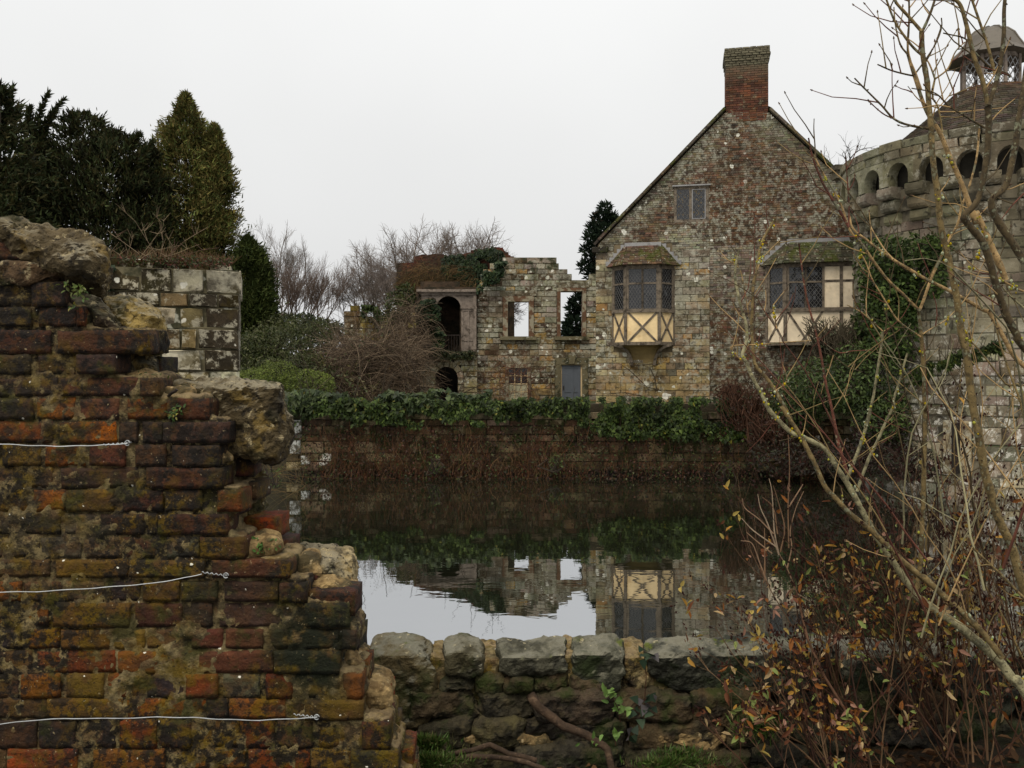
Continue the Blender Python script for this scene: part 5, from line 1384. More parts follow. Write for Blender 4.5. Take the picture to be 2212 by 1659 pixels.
# roots
def root(lbl, pts, r0, r1, seed):
    m = MB(); pp = [P(u, v, d) for u, v, d in pts]; sm = []
    for i in range(len(pp) - 1):
        for k in range(5): sm.append(pp[i].lerp(pp[i + 1], k / 5))
    sm.append(pp[-1]); A = np.array([tuple(q) for q in sm]); A += np.stack([fbm(A, 12, seed + k * 5, 2) for k in range(3)], -1) * .008
    n = len(A); m.tube([Vector(q) for q in A], [r0 + (r1 - r0) * i / n for i in range(n)], 7); o = m.build('tree_root', M['root'] if 'root' in M else M.setdefault('root', W('root_bark', (0.055, 0.038, 0.026), .6, 30, [dict(c=(.14, .1, .07), s=40, lo=.54, hi=.66, a=.6)], bump=1, bs=70, bd=.006)), smooth=True)
    tag(o, lbl, 'root', 'bare roots at the foot of the low wall')
root('thick cut root stub slanting down the low wall', [(1145, 1500, 3.36), (1165, 1530, 3.34), (1215, 1570, 3.32), (1270, 1590, 3.3), (1310, 1620, 3.26), (1330, 1690, 3.2)], .021, .013, 1)
root('upper thin root lying along the wall foot beside the grass', [(930, 1632, 3.2), (1000, 1622, 3.2), (1060, 1610, 3.22), (1100, 1628, 3.2), (1160, 1640, 3.18)], .009, .011, 2)
root('lower thin root running into the grass tuft', [(940, 1650, 3.15), (1010, 1638, 3.16), (1060, 1634, 3.16), (1140, 1646, 3.14), (1180, 1660, 3.1)], .010, .009, 3)
# ------------------------------------------------------------------ plants
def unit(a): return a / np.maximum(np.linalg.norm(a, axis=-1, keepdims=True), 1e-9)
def rdir(rs, n): return unit(rs.normal(size=(n, 3)))
def leaf_mesh(name, pos, axis, nrm, L, Wd, cols, shape='leaf'):
    """n small leaves: pos (n,3) stalk end, axis along the blade, nrm roughly the face normal, L and Wd lengths (n,)"""
    n = len(pos); axis = unit(axis); side = unit(np.cross(axis, nrm)); nn = unit(np.cross(side, axis))
    L = np.broadcast_to(np.asarray(L, float), (n,))[:, None]; Wd = np.broadcast_to(np.asarray(Wd, float), (n,))[:, None]
    if shape == 'leaf':     # six-point blade folded along its rib
        a = [(0, 0, 0), (.28, .42, .10), (.68, .36, .07), (1, 0, -.10), (.68, -.36, .07), (.28, -.42, .10)]
        fc = [(0, 1, 2, 3), (0, 3, 4, 5)]
    elif shape == 'ivy':    # lobed
        a = [(0, 0, 0), (.05, .5, .05), (.45, .34, .02), (1, 0, -.08), (.45, -.34, .02), (.05, -.5, .05)]
        fc = [(0, 1, 2, 3), (0, 3, 4, 5)]
    else:                   # spray: thin tapering blade
        a = [(0, .5, 0), (.55, .38, .06), (1, 0, 0), (.5, -.42, -.06), (0, -.5, 0)]
        fc = [(0, 1, 3, 4), (1, 2, 3, 3)]
    k = len(a)
    V = np.concatenate([(pos + axis * L * p[0] + side * Wd * p[1] + nn * L * p[2])[:, None] for p in a], 1).reshape(-1, 3)
    base = (np.arange(n) * k)[:, None]
    if shape == 'spray':
        F1 = base + np.array([(0, 1, 3, 4)]); Fq = F1
        T = base + np.array([(1, 2, 3, 3)])
        Fc = np.concatenate([F1, base + np.array([(1, 2, 3, 1)])])[:n]          # keep the quad, tip added below
        me = tri_quad(name, V, np.concatenate([base + np.array([(0, 1, 3)]), base + np.array([(0, 3, 4)]), base + np.array([(1, 2, 3)])]), np.repeat(cols, k, 0))
        return me
    Fc = np.concatenate([base + np.array([f]) for f in fc])
    return fast_mesh(name, V, Fc, np.repeat(cols, k, 0))
def tri_quad(name, V, T, cols): return fast_mesh(name, V, T, cols)

def seg_mesh(name, segs, cols=None, n=3, col=(0.1, 0.08, 0.06), jit=.25, seed=0):
    """segs: array (m, 8) p0 p1 r0 r1 -> thin tapering prisms"""
    S = np.asarray(segs, float); m = len(S); p0, p1 = S[:, :3], S[:, 3:6]; r0, r1 = S[:, 6:7], S[:, 7:8]
    t = unit(p1 - p0); x = unit(np.cross(t, np.array([.31, .77, .55]))); y = np.cross(t, x)
    V = []
    for k in range(n):
        a = 2 * math.pi * k / n; d = x * math.cos(a) + y * math.sin(a); V.append(p0 + d * r0)
    for k in range(n):
        a = 2 * math.pi * k / n; d = x * math.cos(a) + y * math.sin(a); V.append(p1 + d * r1)
    V = np.stack(V, 1).reshape(-1, 3); base = (np.arange(m) * 2 * n)[:, None]
    Fc = np.concatenate([base + np.array([(k, (k + 1) % n, n + (k + 1) % n, n + k)]) for k in range(n)])
    rs = np.random.RandomState(seed)
    if cols is None: cols = np.array(col)[None] * rs.uniform(1 - jit, 1 + jit, (m, 1))
    return fast_mesh(name, V, Fc, np.repeat(cols, 2 * n, 0), smooth=True)

def grow(segs, rs, p, d, L, r, lev, nsub, spread, up, wander=.18, taper=.62, kids=(2, 4), mn=.004, first=.3, keep=None):
    """one limb and its side limbs"""
    n = 4 if lev > 1 else 3; q = np.array(p, float); dd = unit(np.array(d, float)); pts = [(q.copy(), r, dd.copy())]
    for i in range(n):
        dd = unit(dd + rs.normal(size=3) * wander + np.array([0, 0, up]) * .25)
        q2 = q + dd * (L / n); ra = max(mn, r * (1 - (1 - taper) * i / n)); rb = max(mn, r * (1 - (1 - taper) * (i + 1) / n))
        if lev == 0 and i == n - 1: rb = mn * .5
        segs.append(np.concatenate([q, q2, [ra, rb]])); q = q2; pts.append((q.copy(), rb, dd.copy()))
    if lev <= 0: return
    k = rs.randint(kids[0], kids[1] + 1) if lev > 1 else rs.randint(kids[0] + 1, kids[1] + 2)
    for j in range(k):
        t = first + (1 - first) * (j + rs.uniform(.2, .8)) / k
        x = t * n; i = min(n - 1, int(x)); f = x - i
        pp = pts[i][0] * (1 - f) + pts[i + 1][0] * f; pd = pts[i + 1][2]; pr = pts[i][1] * (1 - f) + pts[i + 1][1] * f
        sd = unit(np.cross(pd, rs.normal(size=3)))
        nd = unit(pd * (1 - spread * .5) + sd * spread * rs.uniform(.7, 1.3))
        grow(segs, rs, pp, nd, L * rs.uniform(.5, .72), pr * .62, lev - 1, nsub, spread, up, wander, taper, kids, mn, first)
    grow(segs, rs, q, dd, L * .62, pts[-1][1], lev - 1, nsub, spread, up, wander, taper, kids, mn, first)

def plant(name, label, cat, loc, group=None): return thing(name, label, cat, loc, 0, group)
FINE = {'leaves', 'twigs', 'stems', 'seed_heads', 'buds', 'moss', 'foliage', 'crown', 'branches'}
def part(name, me, mat, root):
    o = link(name, me, mat, root, world=True)
    if name in FINE: o['kind'] = 'stuff'
    return o

def pick(rs, n, pal, jit=.25):
    pal = np.array(pal); c = pal[rs.randint(0, len(pal), n)]; return c * rs.uniform(1 - jit, 1 + jit, (n, 1))

# ---- conifers on the left bank ------------------------------------
def conifer(name, label, d, peaks, base_v, pal, seed, nb, dens, L, Wd, droop=0.1, loose=0.12, group='evergreens on the left bank', upw=.5):
    """peaks: list of (u, v_top, [(v, halfwidth px)...])"""
    rs = np.random.RandomState(seed); S = d / F
    u0 = peaks[0][0]; rootp = P(u0, 800, d); rootp.z = 1.55
    t = plant(name, label, 'tree', rootp, group)
    P_, A_, N_, C_, L_ = [], [], [], [], []; segs = []
    for (u, vt, prof) in peaks:
        vs = np.array([vt] + [p[0] for p in prof], float); ws = np.array([0] + [p[1] for p in prof], float)
        c = P(u, 800, d); zt = P(u, vt, d).z
        segs.append(np.array([c.x, d, 1.4, c.x, d, zt - .4, .22, .03]))
        n = int(nb * (vs[-1] - vt) / 400)
        h = rs.uniform(0, 1, n) ** .85; v = vt + (vs[-1] - vt) * h
        w = np.interp(v, vs, ws) * S
        ph = rs.uniform(0, 2 * math.pi, n); lump = 1 + .22 * vnoise(np.stack([np.cos(ph) * 2, np.sin(ph) * 2, v * .02], -1), 1.4, seed) + rs.normal(size=n) * loose
        rr = w * np.clip(lump, .5, 1.5); z = CZ - (v - EYE) / F * d
        cz_ = vnoise(np.stack([c.x + np.cos(ph) * rr, d + np.sin(ph) * rr, z], -1), .75, seed * 2.3)
        for i in range(n):
            if cz_[i] < -.30 and h[i] > .06: continue
            m = dens; tt = rs.uniform(.45, 1.0, m) ** .8
            out = np.array([math.cos(ph[i]), math.sin(ph[i]), 0.])
            bl = out * rr[i]; q = np.array([c.x, d, z[i] - rr[i] * (.25 - droop)]) + bl[None] * tt[:, None]
            q[:, 2] += rr[i] * .25 * tt ** 2; q += rs.normal(size=(m, 3)) * (.05 + .10 * rr[i] * .4)
            ax = unit(out[None] * rs.uniform(.3, 1, (m, 1)) + np.array([0, 0, upw])[None] + rs.normal(size=(m, 3)) * .45)
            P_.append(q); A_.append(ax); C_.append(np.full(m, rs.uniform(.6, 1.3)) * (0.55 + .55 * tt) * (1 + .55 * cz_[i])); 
    P_ = np.concatenate(P_); A_ = np.concatenate(A_); cl = np.concatenate(C_); n = len(P_)
    col_ = pick(rs, n, pal, .2) * cl[:, None]
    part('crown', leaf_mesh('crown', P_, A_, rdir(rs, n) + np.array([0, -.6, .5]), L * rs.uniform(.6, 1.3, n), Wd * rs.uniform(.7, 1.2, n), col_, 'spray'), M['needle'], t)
    part('trunk', seg_mesh('trunk', segs, n=7, col=(.05, .04, .03)), M['twig'], t)
    return t
G1 = [(0.115, 0.118, 0.034), (0.090, 0.108, 0.034), (0.14, 0.115, 0.038), (0.11, 0.088, 0.032)]
G2 = [(0.034, 0.044, 0.019), (0.044, 0.054, 0.020), (0.056, 0.050, 0.020)]
conifer('cypress_tree', 'tall pointed olive green cypress with two tips', 42, [(402, 205, [(235, 15), (285, 42), (360, 66), (470, 86), (600, 96), (760, 88)]), (463, 272, [(295, 11), (350, 28), (440, 44), (520, 54), (620, 62), (760, 58)])], 760, G1, 1, 2300, 20, .25, .055, loose=.26)
conifer('cypress_tree', 'short dark green cypress beside the lichened block wall', 38, [(535, 512, [(540, 26), (590, 42), (650, 52), (720, 54), (800, 50)]), (560, 545, [(580, 16), (640, 28), (720, 30), (800, 30)])], 800, [(0.042, 0.058, 0.016), (0.056, 0.068, 0.018)], 2, 2200, 18, .22, .05, loose=.2)
conifer('yew_tree', 'broad dark yew with a ragged top left of the tall cypress', 40, [(180, 245, [(262, 40), (300, 70), (360, 98), (480, 110), (760, 110)]), (255, 290, [(300, 40), (350, 74), (440, 92), (760, 95)]), (320, 318, [(330, 14), (380, 34), (460, 48), (760, 50)]), (90, 300, [(320, 30), (400, 60), (500, 70), (760, 75)])], 760, G2 + [(0.022, 0.021, 0.009)], 3, 1400, 19, .27, .065, loose=.26, upw=.75)
conifer('spruce_tree', 'dark ragged spruce at the left picture edge', 36, [(0, 185, [(230, 28), (300, 55), (400, 80), (760, 90)]), (-60, 230, [(300, 60), (420, 110), (760, 120)])], 760, G2, 4, 900, 16, .32, .08, loose=.38, upw=.35)
# feathery leading shoots that stand out of the spruce
def shoots():
    rs = np.random.RandomState(9); t = plant('yew_sapling', 'open feathery conifer leaders rising between spruce and yew', 'tree', tuple(P(75, 800, 38.5)), 'evergreens on the left bank'); segs = []; Pp, Aa = [], []
    for (a, b) in (((60, 320), (105, 196)), ((70, 300), (138, 213)), ((75, 330), (120, 240)), ((10, 330), (42, 230)), ((60, 290), (64, 230)), ((232, 345), (245, 300)), ((268, 330), (302, 290)), ((300, 345), (330, 305)), ((225, 330), (232, 290)), ((40, 500), (80, 290)), ((0, 300), (28, 186))):
        p0, p1 = P(*a, 38.5), P(*b, 38.5 + rs.uniform(-.5, .5)); segs.append(np.array([*p0, *p1, .05, .012]))
        n = 300; tt = rs.uniform(0, 1, n); q = np.array(p0)[None] * (1 - tt)[:, None] + np.array(p1)[None] * tt[:, None]
        dv = unit(np.array(p1) - np.array(p0)); sd = rdir(rs, n); Pp.append(q + sd * rs.uniform(0, .28, (n, 1)) * (1.05 - tt)[:, None]); Aa.append(unit(dv[None] * .8 + sd * .7))
    Pp = np.concatenate(Pp); Aa = np.concatenate(Aa); n = len(Pp)
    segs.append(np.array([*P(72, 760, 38.5), *P(72, 300, 38.5), .18, .06]))
    part('crown', leaf_mesh('crown', Pp, Aa, rdir(rs, n), .26 * rs.uniform(.6, 1.2, n), .08, pick(rs, n, G2, .3), 'spray'), M['needle'], t)
    part('trunk', seg_mesh('trunk', segs, n=5, col=(.03, .026, .02)), M['twig'], t)
shoots()

# ---- pine behind the ruin -----------------------------------------
def pine():
    rs = np.random.RandomState(12); d = 62; t = plant('pine_tree', 'dark pine standing behind the ruin beside the house gable', 'tree', (*P(1262, 800, d).xy, 1.6)); segs = []; Pp, Aa, Cc = [], [], []
    segs.append(np.array([*P(1285, 830, d), *P(1282, 470, d), .3, .08]))
    cl = [(1307, 450, 14), (1296, 470, 16), (1315, 478, 15), (1285, 492, 16), (1305, 500, 20), (1322, 470, 12), (1275, 512, 14), (1298, 525, 22), (1318, 515, 18), (1270, 540, 15), (1290, 555, 22), (1264, 575, 14), (1280, 590, 20), (1300, 580, 22),
          (1250, 645, 14), (1262, 632, 14), (1240, 668, 15), (1256, 680, 18), (1246, 700, 20), (1230, 715, 15), (1262, 712, 18), (1222, 722, 12), (1268, 660, 14), (1285, 650, 20), (1280, 700, 22), (1225, 702, 8), (1240, 735, 24), (1265, 745, 26), (1235, 655, 8), (1232, 686, 10)]
    for (u, v, r) in cl:
        c = P(u, v, d + rs.uniform(-1.2, 1.2)); r = r / F * d; n = int(90 * (r / .5) ** 1.6) + 60
        q = np.array(c)[None] + rdir(rs, n) * r * (rs.uniform(.25, 1, (n, 1)) ** .6) * np.array([1, 1, .8]); Pp.append(q); Aa.append(unit((q - np.array(c)) + np.array([0, 0, .5 * r]) + rs.normal(size=(n, 3)) * .2)); Cc.append(np.full(n, rs.uniform(.6, 1.3)))
        segs.append(np.array([*P(1284, v + 12, d), *c, .06, .02]))
    Pp = np.concatenate(Pp); n = len(Pp)
    part('crown', leaf_mesh('crown', Pp, np.concatenate(Aa), rdir(rs, n), .42 * rs.uniform(.6, 1.2, n), .13, pick(rs, n, [(0.012, 0.022, 0.013), (0.017, 0.027, 0.014)], .3) * np.concatenate(Cc)[:, None], 'spray'), M['needle'], t)
    part('trunk', seg_mesh('trunk', segs, n=6, col=(.05, .035, .028)), M['twig'], t)
pine()

# ---- leafless trees -----------------------------------------------
def bare(name, label, u, v_base, d, trunks, seed, lev, spread, up, colr, mn, kids=(2, 4), wander=.16, group='leafless trees on the skyline', first=.3):
    """trunks: (du px, lean, length px, radius m)"""
    rs = np.random.RandomState(seed); p = P(u, v_base, d); p.z = 1.5 if p.z > 0 else p.z
    t = plant(name, label, 'tree', p, group); segs = []
    for (du, lean, ln, r) in trunks:
        q = P(u + du, v_base, d); grow(segs, rs, (q.x, d + rs.uniform(-.6, .6), q.z), (lean, rs.uniform(-.15, .15), 1), ln / F * d, r, lev, 3, spread, up, wander, .6, kids, mn, first)
    S = np.array(segs); big = S[:, 6] > .05
    if big.sum() == 0: big[:1] = True
    part('trunk', seg_mesh('trunk', S[big], n=6, col=colr, seed=seed), M['twig'], t)
    part('branches', seg_mesh('branches', S[~big], n=3, col=colr, seed=seed), M['twig'], t)
    return t
bare('beech_tree', 'wide leafless tree rising above the broken brick wall', 960, 668, 78, [(-60, -.75, 84, .12), (-48, -.5, 92, .14), (-30, -.3, 98, .15), (-12, -.12, 100, .18), (4, .02, 104, .2), (20, .18, 100, .16), (40, .34, 94, .15), (62, .5, 84, .13), (84, .7, 70, .11), (-84, -.9, 72, .1), (-100, -.6, 60, .09)], 21, 4, .72, .25, (0.15, 0.125, 0.108), .008, (4, 5), .16, first=.15)
bare('birch_tree', 'pale leafless birch with thin upright tips left of the skyline', 605, 700, 66, [(-6, -.03, 98, .10), (14, .05, 86, .08), (2, .1, 70, .07)], 22, 4, .5, .3, (0.17, 0.15, 0.135), .006, (4, 5), .10)
bare('alder_clump', 'rounded clump of leafless reddish stems on the left skyline', 645, 715, 60, [(k * 8 - 44, (k - 5.5) * .085, 58 + 10 * (k % 3), .06) for k in range(12)], 23, 3, .42, .3, (0.14, 0.108, 0.09), .006, (5, 6), .09)
bare('birch_tree', 'slender leafless birch between the cypress and the ruin', 785, 705, 64, [(-14, -.22, 62, .07), (4, .0, 78, .09), (22, .2, 68, .08), (-40, -.15, 50, .05), (44, .2, 52, .06)], 24, 4, .55, .25, (0.16, 0.135, 0.12), .006, (4, 5), .12)
bare('birch_tree', 'faint leafless tree beside the wooden arched doorway', 842, 690, 68, [(0, -.1, 62, .09), (18, .1, 58, .08), (-14, -.35, 54, .07)], 25, 4, .6, .25, (0.14, 0.115, 0.10), .007, (4, 5), .12)
bare('oak_tree', 'leafless branches seen through the empty window', 1068, 745, 58, [(0, .25, 70, .14), (14, .5, 58, .10), (-10, .1, 60, .10)], 26, 4, .6, .05, (0.07, 0.055, 0.05), .007, (4, 5), .2)
bare('oak_tree', 'gnarled leafless treetop behind the tower parapet', 1820, 470, 46, [(0, -.1, 92, .09), (16, .2, 84, .08), (34, .45, 80, .09), (-22, -.3, 70, .06)], 27, 3, .6, .2, (0.07, 0.06, 0.055), .006, (4, 5), .25)
def treeline():
    rs = np.random.RandomState(33); n = 9000; x = rs.uniform(-150, 160, n); y = rs.uniform(170, 230, n)
    h = 4.5 + 4 * vnoise(np.stack([x, x * 0, x * 0], -1), .06) + 2 * vnoise(np.stack([x, x * 0, x * 0], -1), .3)
    z = 2.2 + rs.uniform(0, 1, n) ** .7 * np.clip(h, 1.5, 12); pos = np.stack([x, y, z], -1)
    o = link('treeline', leaf_mesh('treeline', pos, rdir(rs, n), rdir(rs, n), 1.8, 1.1, pick(rs, n, [(0.055, 0.05, 0.045), (0.04, 0.045, 0.03), (0.07, 0.055, 0.05)], .3)), M['needle'])
    tag(o, 'far low wood on the skyline', 'wood', kind='stuff')
treeline()

# ---- bushes --------------------------------------------------------
def blob_leaves(rs, blobs, dens, L, Wd, pal, shape='leaf', flat=.35, inner=.55, jit=.3, clump=1.4):
    """blobs: (u, v, d, ru, rv) ellipsoids on the picture grid at depth d, lumpy"""
    Pp, Aa, Nn, Cc = [], [], [], []
    for (u, v, d, ru, rv) in blobs:
        c = np.array(P(u, v, d)); rx = ru / F * d; rz = rv / F * d; ry = (rx + rz) * .5
        n = int(dens * (rx * rz + rx * ry + ry * rz) * 4); s = rdir(rs, n); s[:, 1] = -np.abs(s[:, 1]) * np.where(rs.rand(n) < .85, 1, -1)
        lump = 1 + .20 * vnoise(s * 2.2 + c, clump) + .12 * vnoise(s * 5 + c, clump)
        rad = lump * rs.uniform(inner, 1.0, n) ** .6
        q = c + s * np.array([rx, ry, rz]) * rad[:, None]
        Pp.append(q); Nn.append(unit(s + np.array([0, -.2, flat]) + rs.normal(size=(n, 3)) * .5)); Aa.append(unit(s * .5 + rs.normal(size=(n, 3)) * .7 + np.array([0, 0, -.25])))
        Cc.append((.55 + .6 * rad) * (1 + .35 * vnoise(q, 1.6, 3.0)))  # inner leaves coloured darker, standing in for shade inside the bush
    Pp = np.concatenate(Pp); n = len(Pp); c = pick(rs, n, pal, jit) * np.concatenate(Cc)[:, None]
    return Pp, np.concatenate(Aa), np.concatenate(Nn), L * rs.uniform(.6, 1.25, n), Wd * rs.uniform(.7, 1.2, n), c
def bush(name, label, blobs, dens, L, Wd, pal, seed, stems=40, cat='bush', mat='leaf', group=None, stemc=(.05, .04, .03), shape='leaf', inner=.55):
    rs = np.random.RandomState(seed); u, v, d = blobs[0][:3]; b = P(u, v, d); b.z = 1.6
    t = plant(name, label, cat, b, group)
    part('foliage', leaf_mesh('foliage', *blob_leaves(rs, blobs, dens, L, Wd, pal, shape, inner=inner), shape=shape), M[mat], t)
    segs = []
    for k in range(stems):
        (u, v, d, ru, rv) = blobs[rs.randint(len(blobs))]; a = np.array(P(u + rs.uniform(-.4, .4) * ru, v + rv * .9, d)); e = np.array(P(u + rs.uniform(-1, 1) * ru, v - rs.uniform(.2, .95) * rv, d - rs.uniform(0, .5)))
        mmid = (a + e) / 2 + rs.normal(size=3) * .15; segs += [np.concatenate([a, mmid, [.03, .018]]), np.concatenate([mmid, e, [.018, .006]])]
    part('stems', seg_mesh('stems', segs, col=stemc, seed=seed), M['twig'], t)
    return t
DG = [(0.034, 0.046, 0.013), (0.052, 0.062, 0.018), (0.070, 0.078, 0.025)]
bush('rhododendron', 'large dull green rhododendron bank beyond the block wall', [(600, 760, 34, 90, 60), (540, 770, 33, 50, 50), (660, 740, 36, 70, 48), (620, 715, 38, 90, 36), (570, 810, 32, 60, 40), (650, 800, 33, 70, 40), (700, 720, 40, 44, 32)], 120, .14, .055, DG + [(0.085, 0.085, 0.042)], 41, 60)
bush('holly_bush', 'dark evergreen hump under the leafless stems on the skyline', [(640, 700, 44, 66, 22), (700, 712, 46, 40, 22), (610, 706, 44, 44, 22), (730, 720, 47, 26, 20)], 60, .24, .10, [(0.022, 0.034, 0.014), (0.04, 0.04, 0.02)], 42, 10)
bush('holly_bush', 'dark green shrub left of the wooden doorway', [(866, 660, 40, 34, 40), (846, 690, 40, 26, 26), (880, 640, 40, 18, 30)], 70, .2, .09, DG, 43, 10)
bush('mossy_hedge', 'smooth rounded mossy green hedge above the moat wall', [(600, 812, 27.5, 48, 32), (660, 826, 27.5, 56, 26), (556, 822, 27, 40, 26), (700, 838, 27, 24, 18)], 700, .06, .03, [(0.12, 0.155, 0.03), (0.15, 0.175, 0.04), (0.09, 0.115, 0.028)], 44, 10, cat='hedge', inner=.9)
# brown bramble thicket
def back_depth(u): return np.interp(u, [855, 900, 950, 1000, 1050, 1094], [50.0, 48.0, 45.9, 43.9, 42.0, 40.5])
def thicket(name, label, area, n, seed, pal, r=.006, L=1.6, group=None, cat='brambles', d0=33, d1=36, sag=.5, out=.25, onback=False):
    rs = np.random.RandomState(seed); u0, v0, u1, v1 = area; b = P((u0 + u1) / 2, v1, d0); b.z = 1.6; t = plant(name, label, cat, b, group); segs = []; cols = []
    for i in range(n):
        u = rs.uniform(u0, u1); d = back_depth(u) - rs.uniform(.15, .7) if onback else rs.uniform(d0, d1); v = rs.uniform(v0 + (v1 - v0) * .15, v1)
        lim = v0 + (v1 - v0) * .5 * abs((u - (u0 + u1) / 2) / ((u1 - u0) / 2)) ** 2
        if v < lim: continue
        p = np.array(P(u, v, d)); dr = unit(np.array([rs.normal() * 1.0, -out * rs.rand(), rs.normal() * .7 + .2])); c = np.array(pal[rs.randint(len(pal))]) * rs.uniform(.6, 1.4); m = 5; ln = L * rs.uniform(.5, 1.2) / m
        for k in range(m):
            q = p + dr * ln; segs.append(np.concatenate([p, q, [r * (1 - k / m * .6), r * (1 - (k + 1) / m * .6)]])); cols.append(c); p = q; dr = unit(dr + np.array([0, 0, -sag * .35]) + rs.normal(size=3) * .16)
    part('stems', seg_mesh('stems', segs, np.array(cols)), M['twig'], t); return t
BRN = [(0.145, 0.112, 0.082), (0.20, 0.16, 0.12), (0.105, 0.078, 0.056), (0.06, 0.044, 0.034)]
thicket('bramble_thicket', 'tangled brown bramble thicket left of the stone archway', (690, 715, 905, 862), 3000, 51, BRN, .011, 1.7)
thicket('dead_climber', 'orange brown dead climber hanging over the doorway cornice', (862, 566, 1035, 632), 1300, 52, [(0.13, 0.090, 0.050), (0.10, 0.072, 0.042), (0.16, 0.11, 0.06), (0.06, 0.058, 0.028)], .013, .9, d0=44, d1=45, sag=1.0, cat='climber', onback=True)
thicket('dead_climber', 'brown climber stems trailing down beside the doorway', (850, 640, 912, 780), 600, 53, BRN, .010, 1.4, d0=36.4, d1=37.4, sag=1.0, cat='climber')
bush('bramble_leaves', 'sparse olive leaves among the brambles', [(720, 800, 33, 60, 36), (800, 760, 34, 60, 50), (760, 830, 32, 70, 24)], 12, .16, .08, [(0.06, 0.07, 0.025), (0.09, 0.075, 0.03)], 54, 10, cat='brambles')
thicket('climbing_shrub', 'bare brown climbing shrub against the low sash window', (1046, 775, 1160, 862), 170, 55, [(0.15, 0.085, 0.06), (0.11, 0.07, 0.05)], .010, 1.3, d0=37.0, d1=37.6, sag=-.4, cat='shrub')
# wall climber traced under the ochre bay
def climber():
    rs = np.random.RandomState(56); t = plant('rose_stem', 'thin bare climbing stems on the stone under the ochre bay', 'climber', tuple(P(1400, 862, 29.2))); segs = []
    for pl in ([(1440, 862), (1456, 830), (1458, 805), (1448, 790), (1425, 786), (1390, 788), (1362, 790)], [(1458, 862), (1430, 845), (1396, 835), (1376, 815), (1360, 800), (1345, 790)], [(1418, 838), (1414, 815), (1404, 795)], [(1320, 850), (1350, 848), (1390, 856)], [(1195, 862), (1188, 830), (1192, 805), (1200, 790)]):
        d = 29.25 if pl[0][0] > 1250 else 37.8
        for a, b in zip(pl[:-1], pl[1:]): segs.append(np.array([*P(*a, d), *P(*b, d), .018, .014]))
        for a in pl:
            for k in range(3): q = np.array(P(*a, d)); segs.append(np.concatenate([q, q + rs.normal(size=3) * np.array([.3, .05, .2]), [.008, .004]]))
    part('stems', seg_mesh('stems', segs, n=4, col=(.06, .045, .03)), M['twig'], t)
climber()

# ---- ivy ------------------------------------------------------------
IVY = [(0.026, 0.043, 0.010), (0.040, 0.060, 0.014), (0.058, 0.080, 0.020), (0.018, 0.027, 0.008)]
def ivy_sheet(name, label, polys, d, n, seed, L=.10, pal=IVY, thick=.22, cat='ivy', group=None, dfun=None, bright=1.0, mat='ivy_leaf'):
    """leaves hanging in front of a wall inside picture-grid polygons"""
    rs = np.random.RandomState(seed); Pp = []; b = P(*polys[0][0], d); t = plant(name, label, cat, b, group)
    for poly in polys:
        pa = np.array(poly, float); lo, hi = pa.min(0), pa.max(0); area = 0
        for i in range(len(pa)): area += pa[i - 1][0] * pa[i][1] - pa[i][0] * pa[i - 1][1]
        want = int(n * abs(area) / 2 / 1000); got = 0
        while got < want:
            q = rs.uniform(lo, hi, (want * 2, 2)); ins = np.zeros(len(q), bool); wob = rs.normal(size=q.shape) * 2.0 + np.stack([vnoise(np.concatenate([q, q[:, :1] * 0], 1), .03, seed + k) * 13 + vnoise(np.concatenate([q, q[:, :1] * 0], 1), .11, seed + k) * 6 for k in (0, 5)], -1); x, y = (q + wob).T
            for i in range(len(pa)):
                (x0, y0), (x1, y1) = pa[i - 1], pa[i]; cnd = (y0 > y) != (y1 > y); ins ^= cnd & (x < (x1 - x0) * (y - y0) / (y1 - y0 + 1e-9) + x0)
            hole = vnoise(np.concatenate([q, q[:, :1] * 0], 1), .05, seed + 9.0) > -.5 + .25 * rs.rand(len(q)); ins &= hole
            q = q[ins][:want - got]; got += len(q)
            dd = np.full(len(q), d) if dfun is None else dfun(q)
            lum = .5 + .5 * vnoise(np.concatenate([q, q[:, :1] * 0], 1), .045, seed)
            dd = dd - thick * (.1 + .9 * rs.rand(len(q)) ** .7 * (.4 + .9 * lum))
            Pp.append(np.stack([(q[:, 0] - CU) / F * dd, dd, CZ - (q[:, 1] - EYE) / F * dd], -1))
    Pp = np.concatenate(Pp); n = len(Pp)
    ax = unit(np.array([0, -.45, -.8]) + rs.normal(size=(n, 3)) * .45); nr = unit(np.array([0, -.75, .6]) + rs.normal(size=(n, 3)) * .4)
    lum = 1 + .55 * vnoise(Pp, 1.3, seed * 1.7) + .25 * vnoise(Pp, 4.5, 2.0)
    c = pick(rs, n, pal, .35) * lum[:, None] * bright; c[rs.rand(n) < .04] *= np.array([2.2, 1.5, 1.0])
    part('leaves', leaf_mesh('leaves', Pp, ax, nr, L * rs.uniform(.5, 1.5, n), L * rs.uniform(.5, 1.3, n), c, 'ivy'), M[mat], t)
    segs = []
    for k in range(60):
        q = Pp[rs.randint(n)]; e = q + rs.normal(size=3) * np.array([3 * L, .2 * L, 5 * L]); q = q.copy(); q[1] += .1; e[1] = q[1] + .05; segs.append(np.concatenate([q, e, [.1 * L, .05 * L]]))
    part('stems', seg_mesh('stems', segs, col=(.05, .04, .028), seed=seed), M['twig'], t)
    return t
ivy_sheet('ivy_hedge', 'thick dark green ivy spilling over the moat wall', [[(1060, 858), (1200, 858), (1400, 857), (1580, 858), (1640, 880), (1650, 940), (1600, 952), (1500, 944), (1400, 940), (1300, 930), (1240, 912), (1180, 905), (1120, 900), (1060, 905)], [(622, 862), (700, 858), (800, 860), (920, 858), (1060, 858), (1060, 905), (980, 912), (900, 915), (800, 908), (700, 905), (640, 915), (622, 930)]], 23.5, 270, 61, .09, thick=.6, cat='ivy')
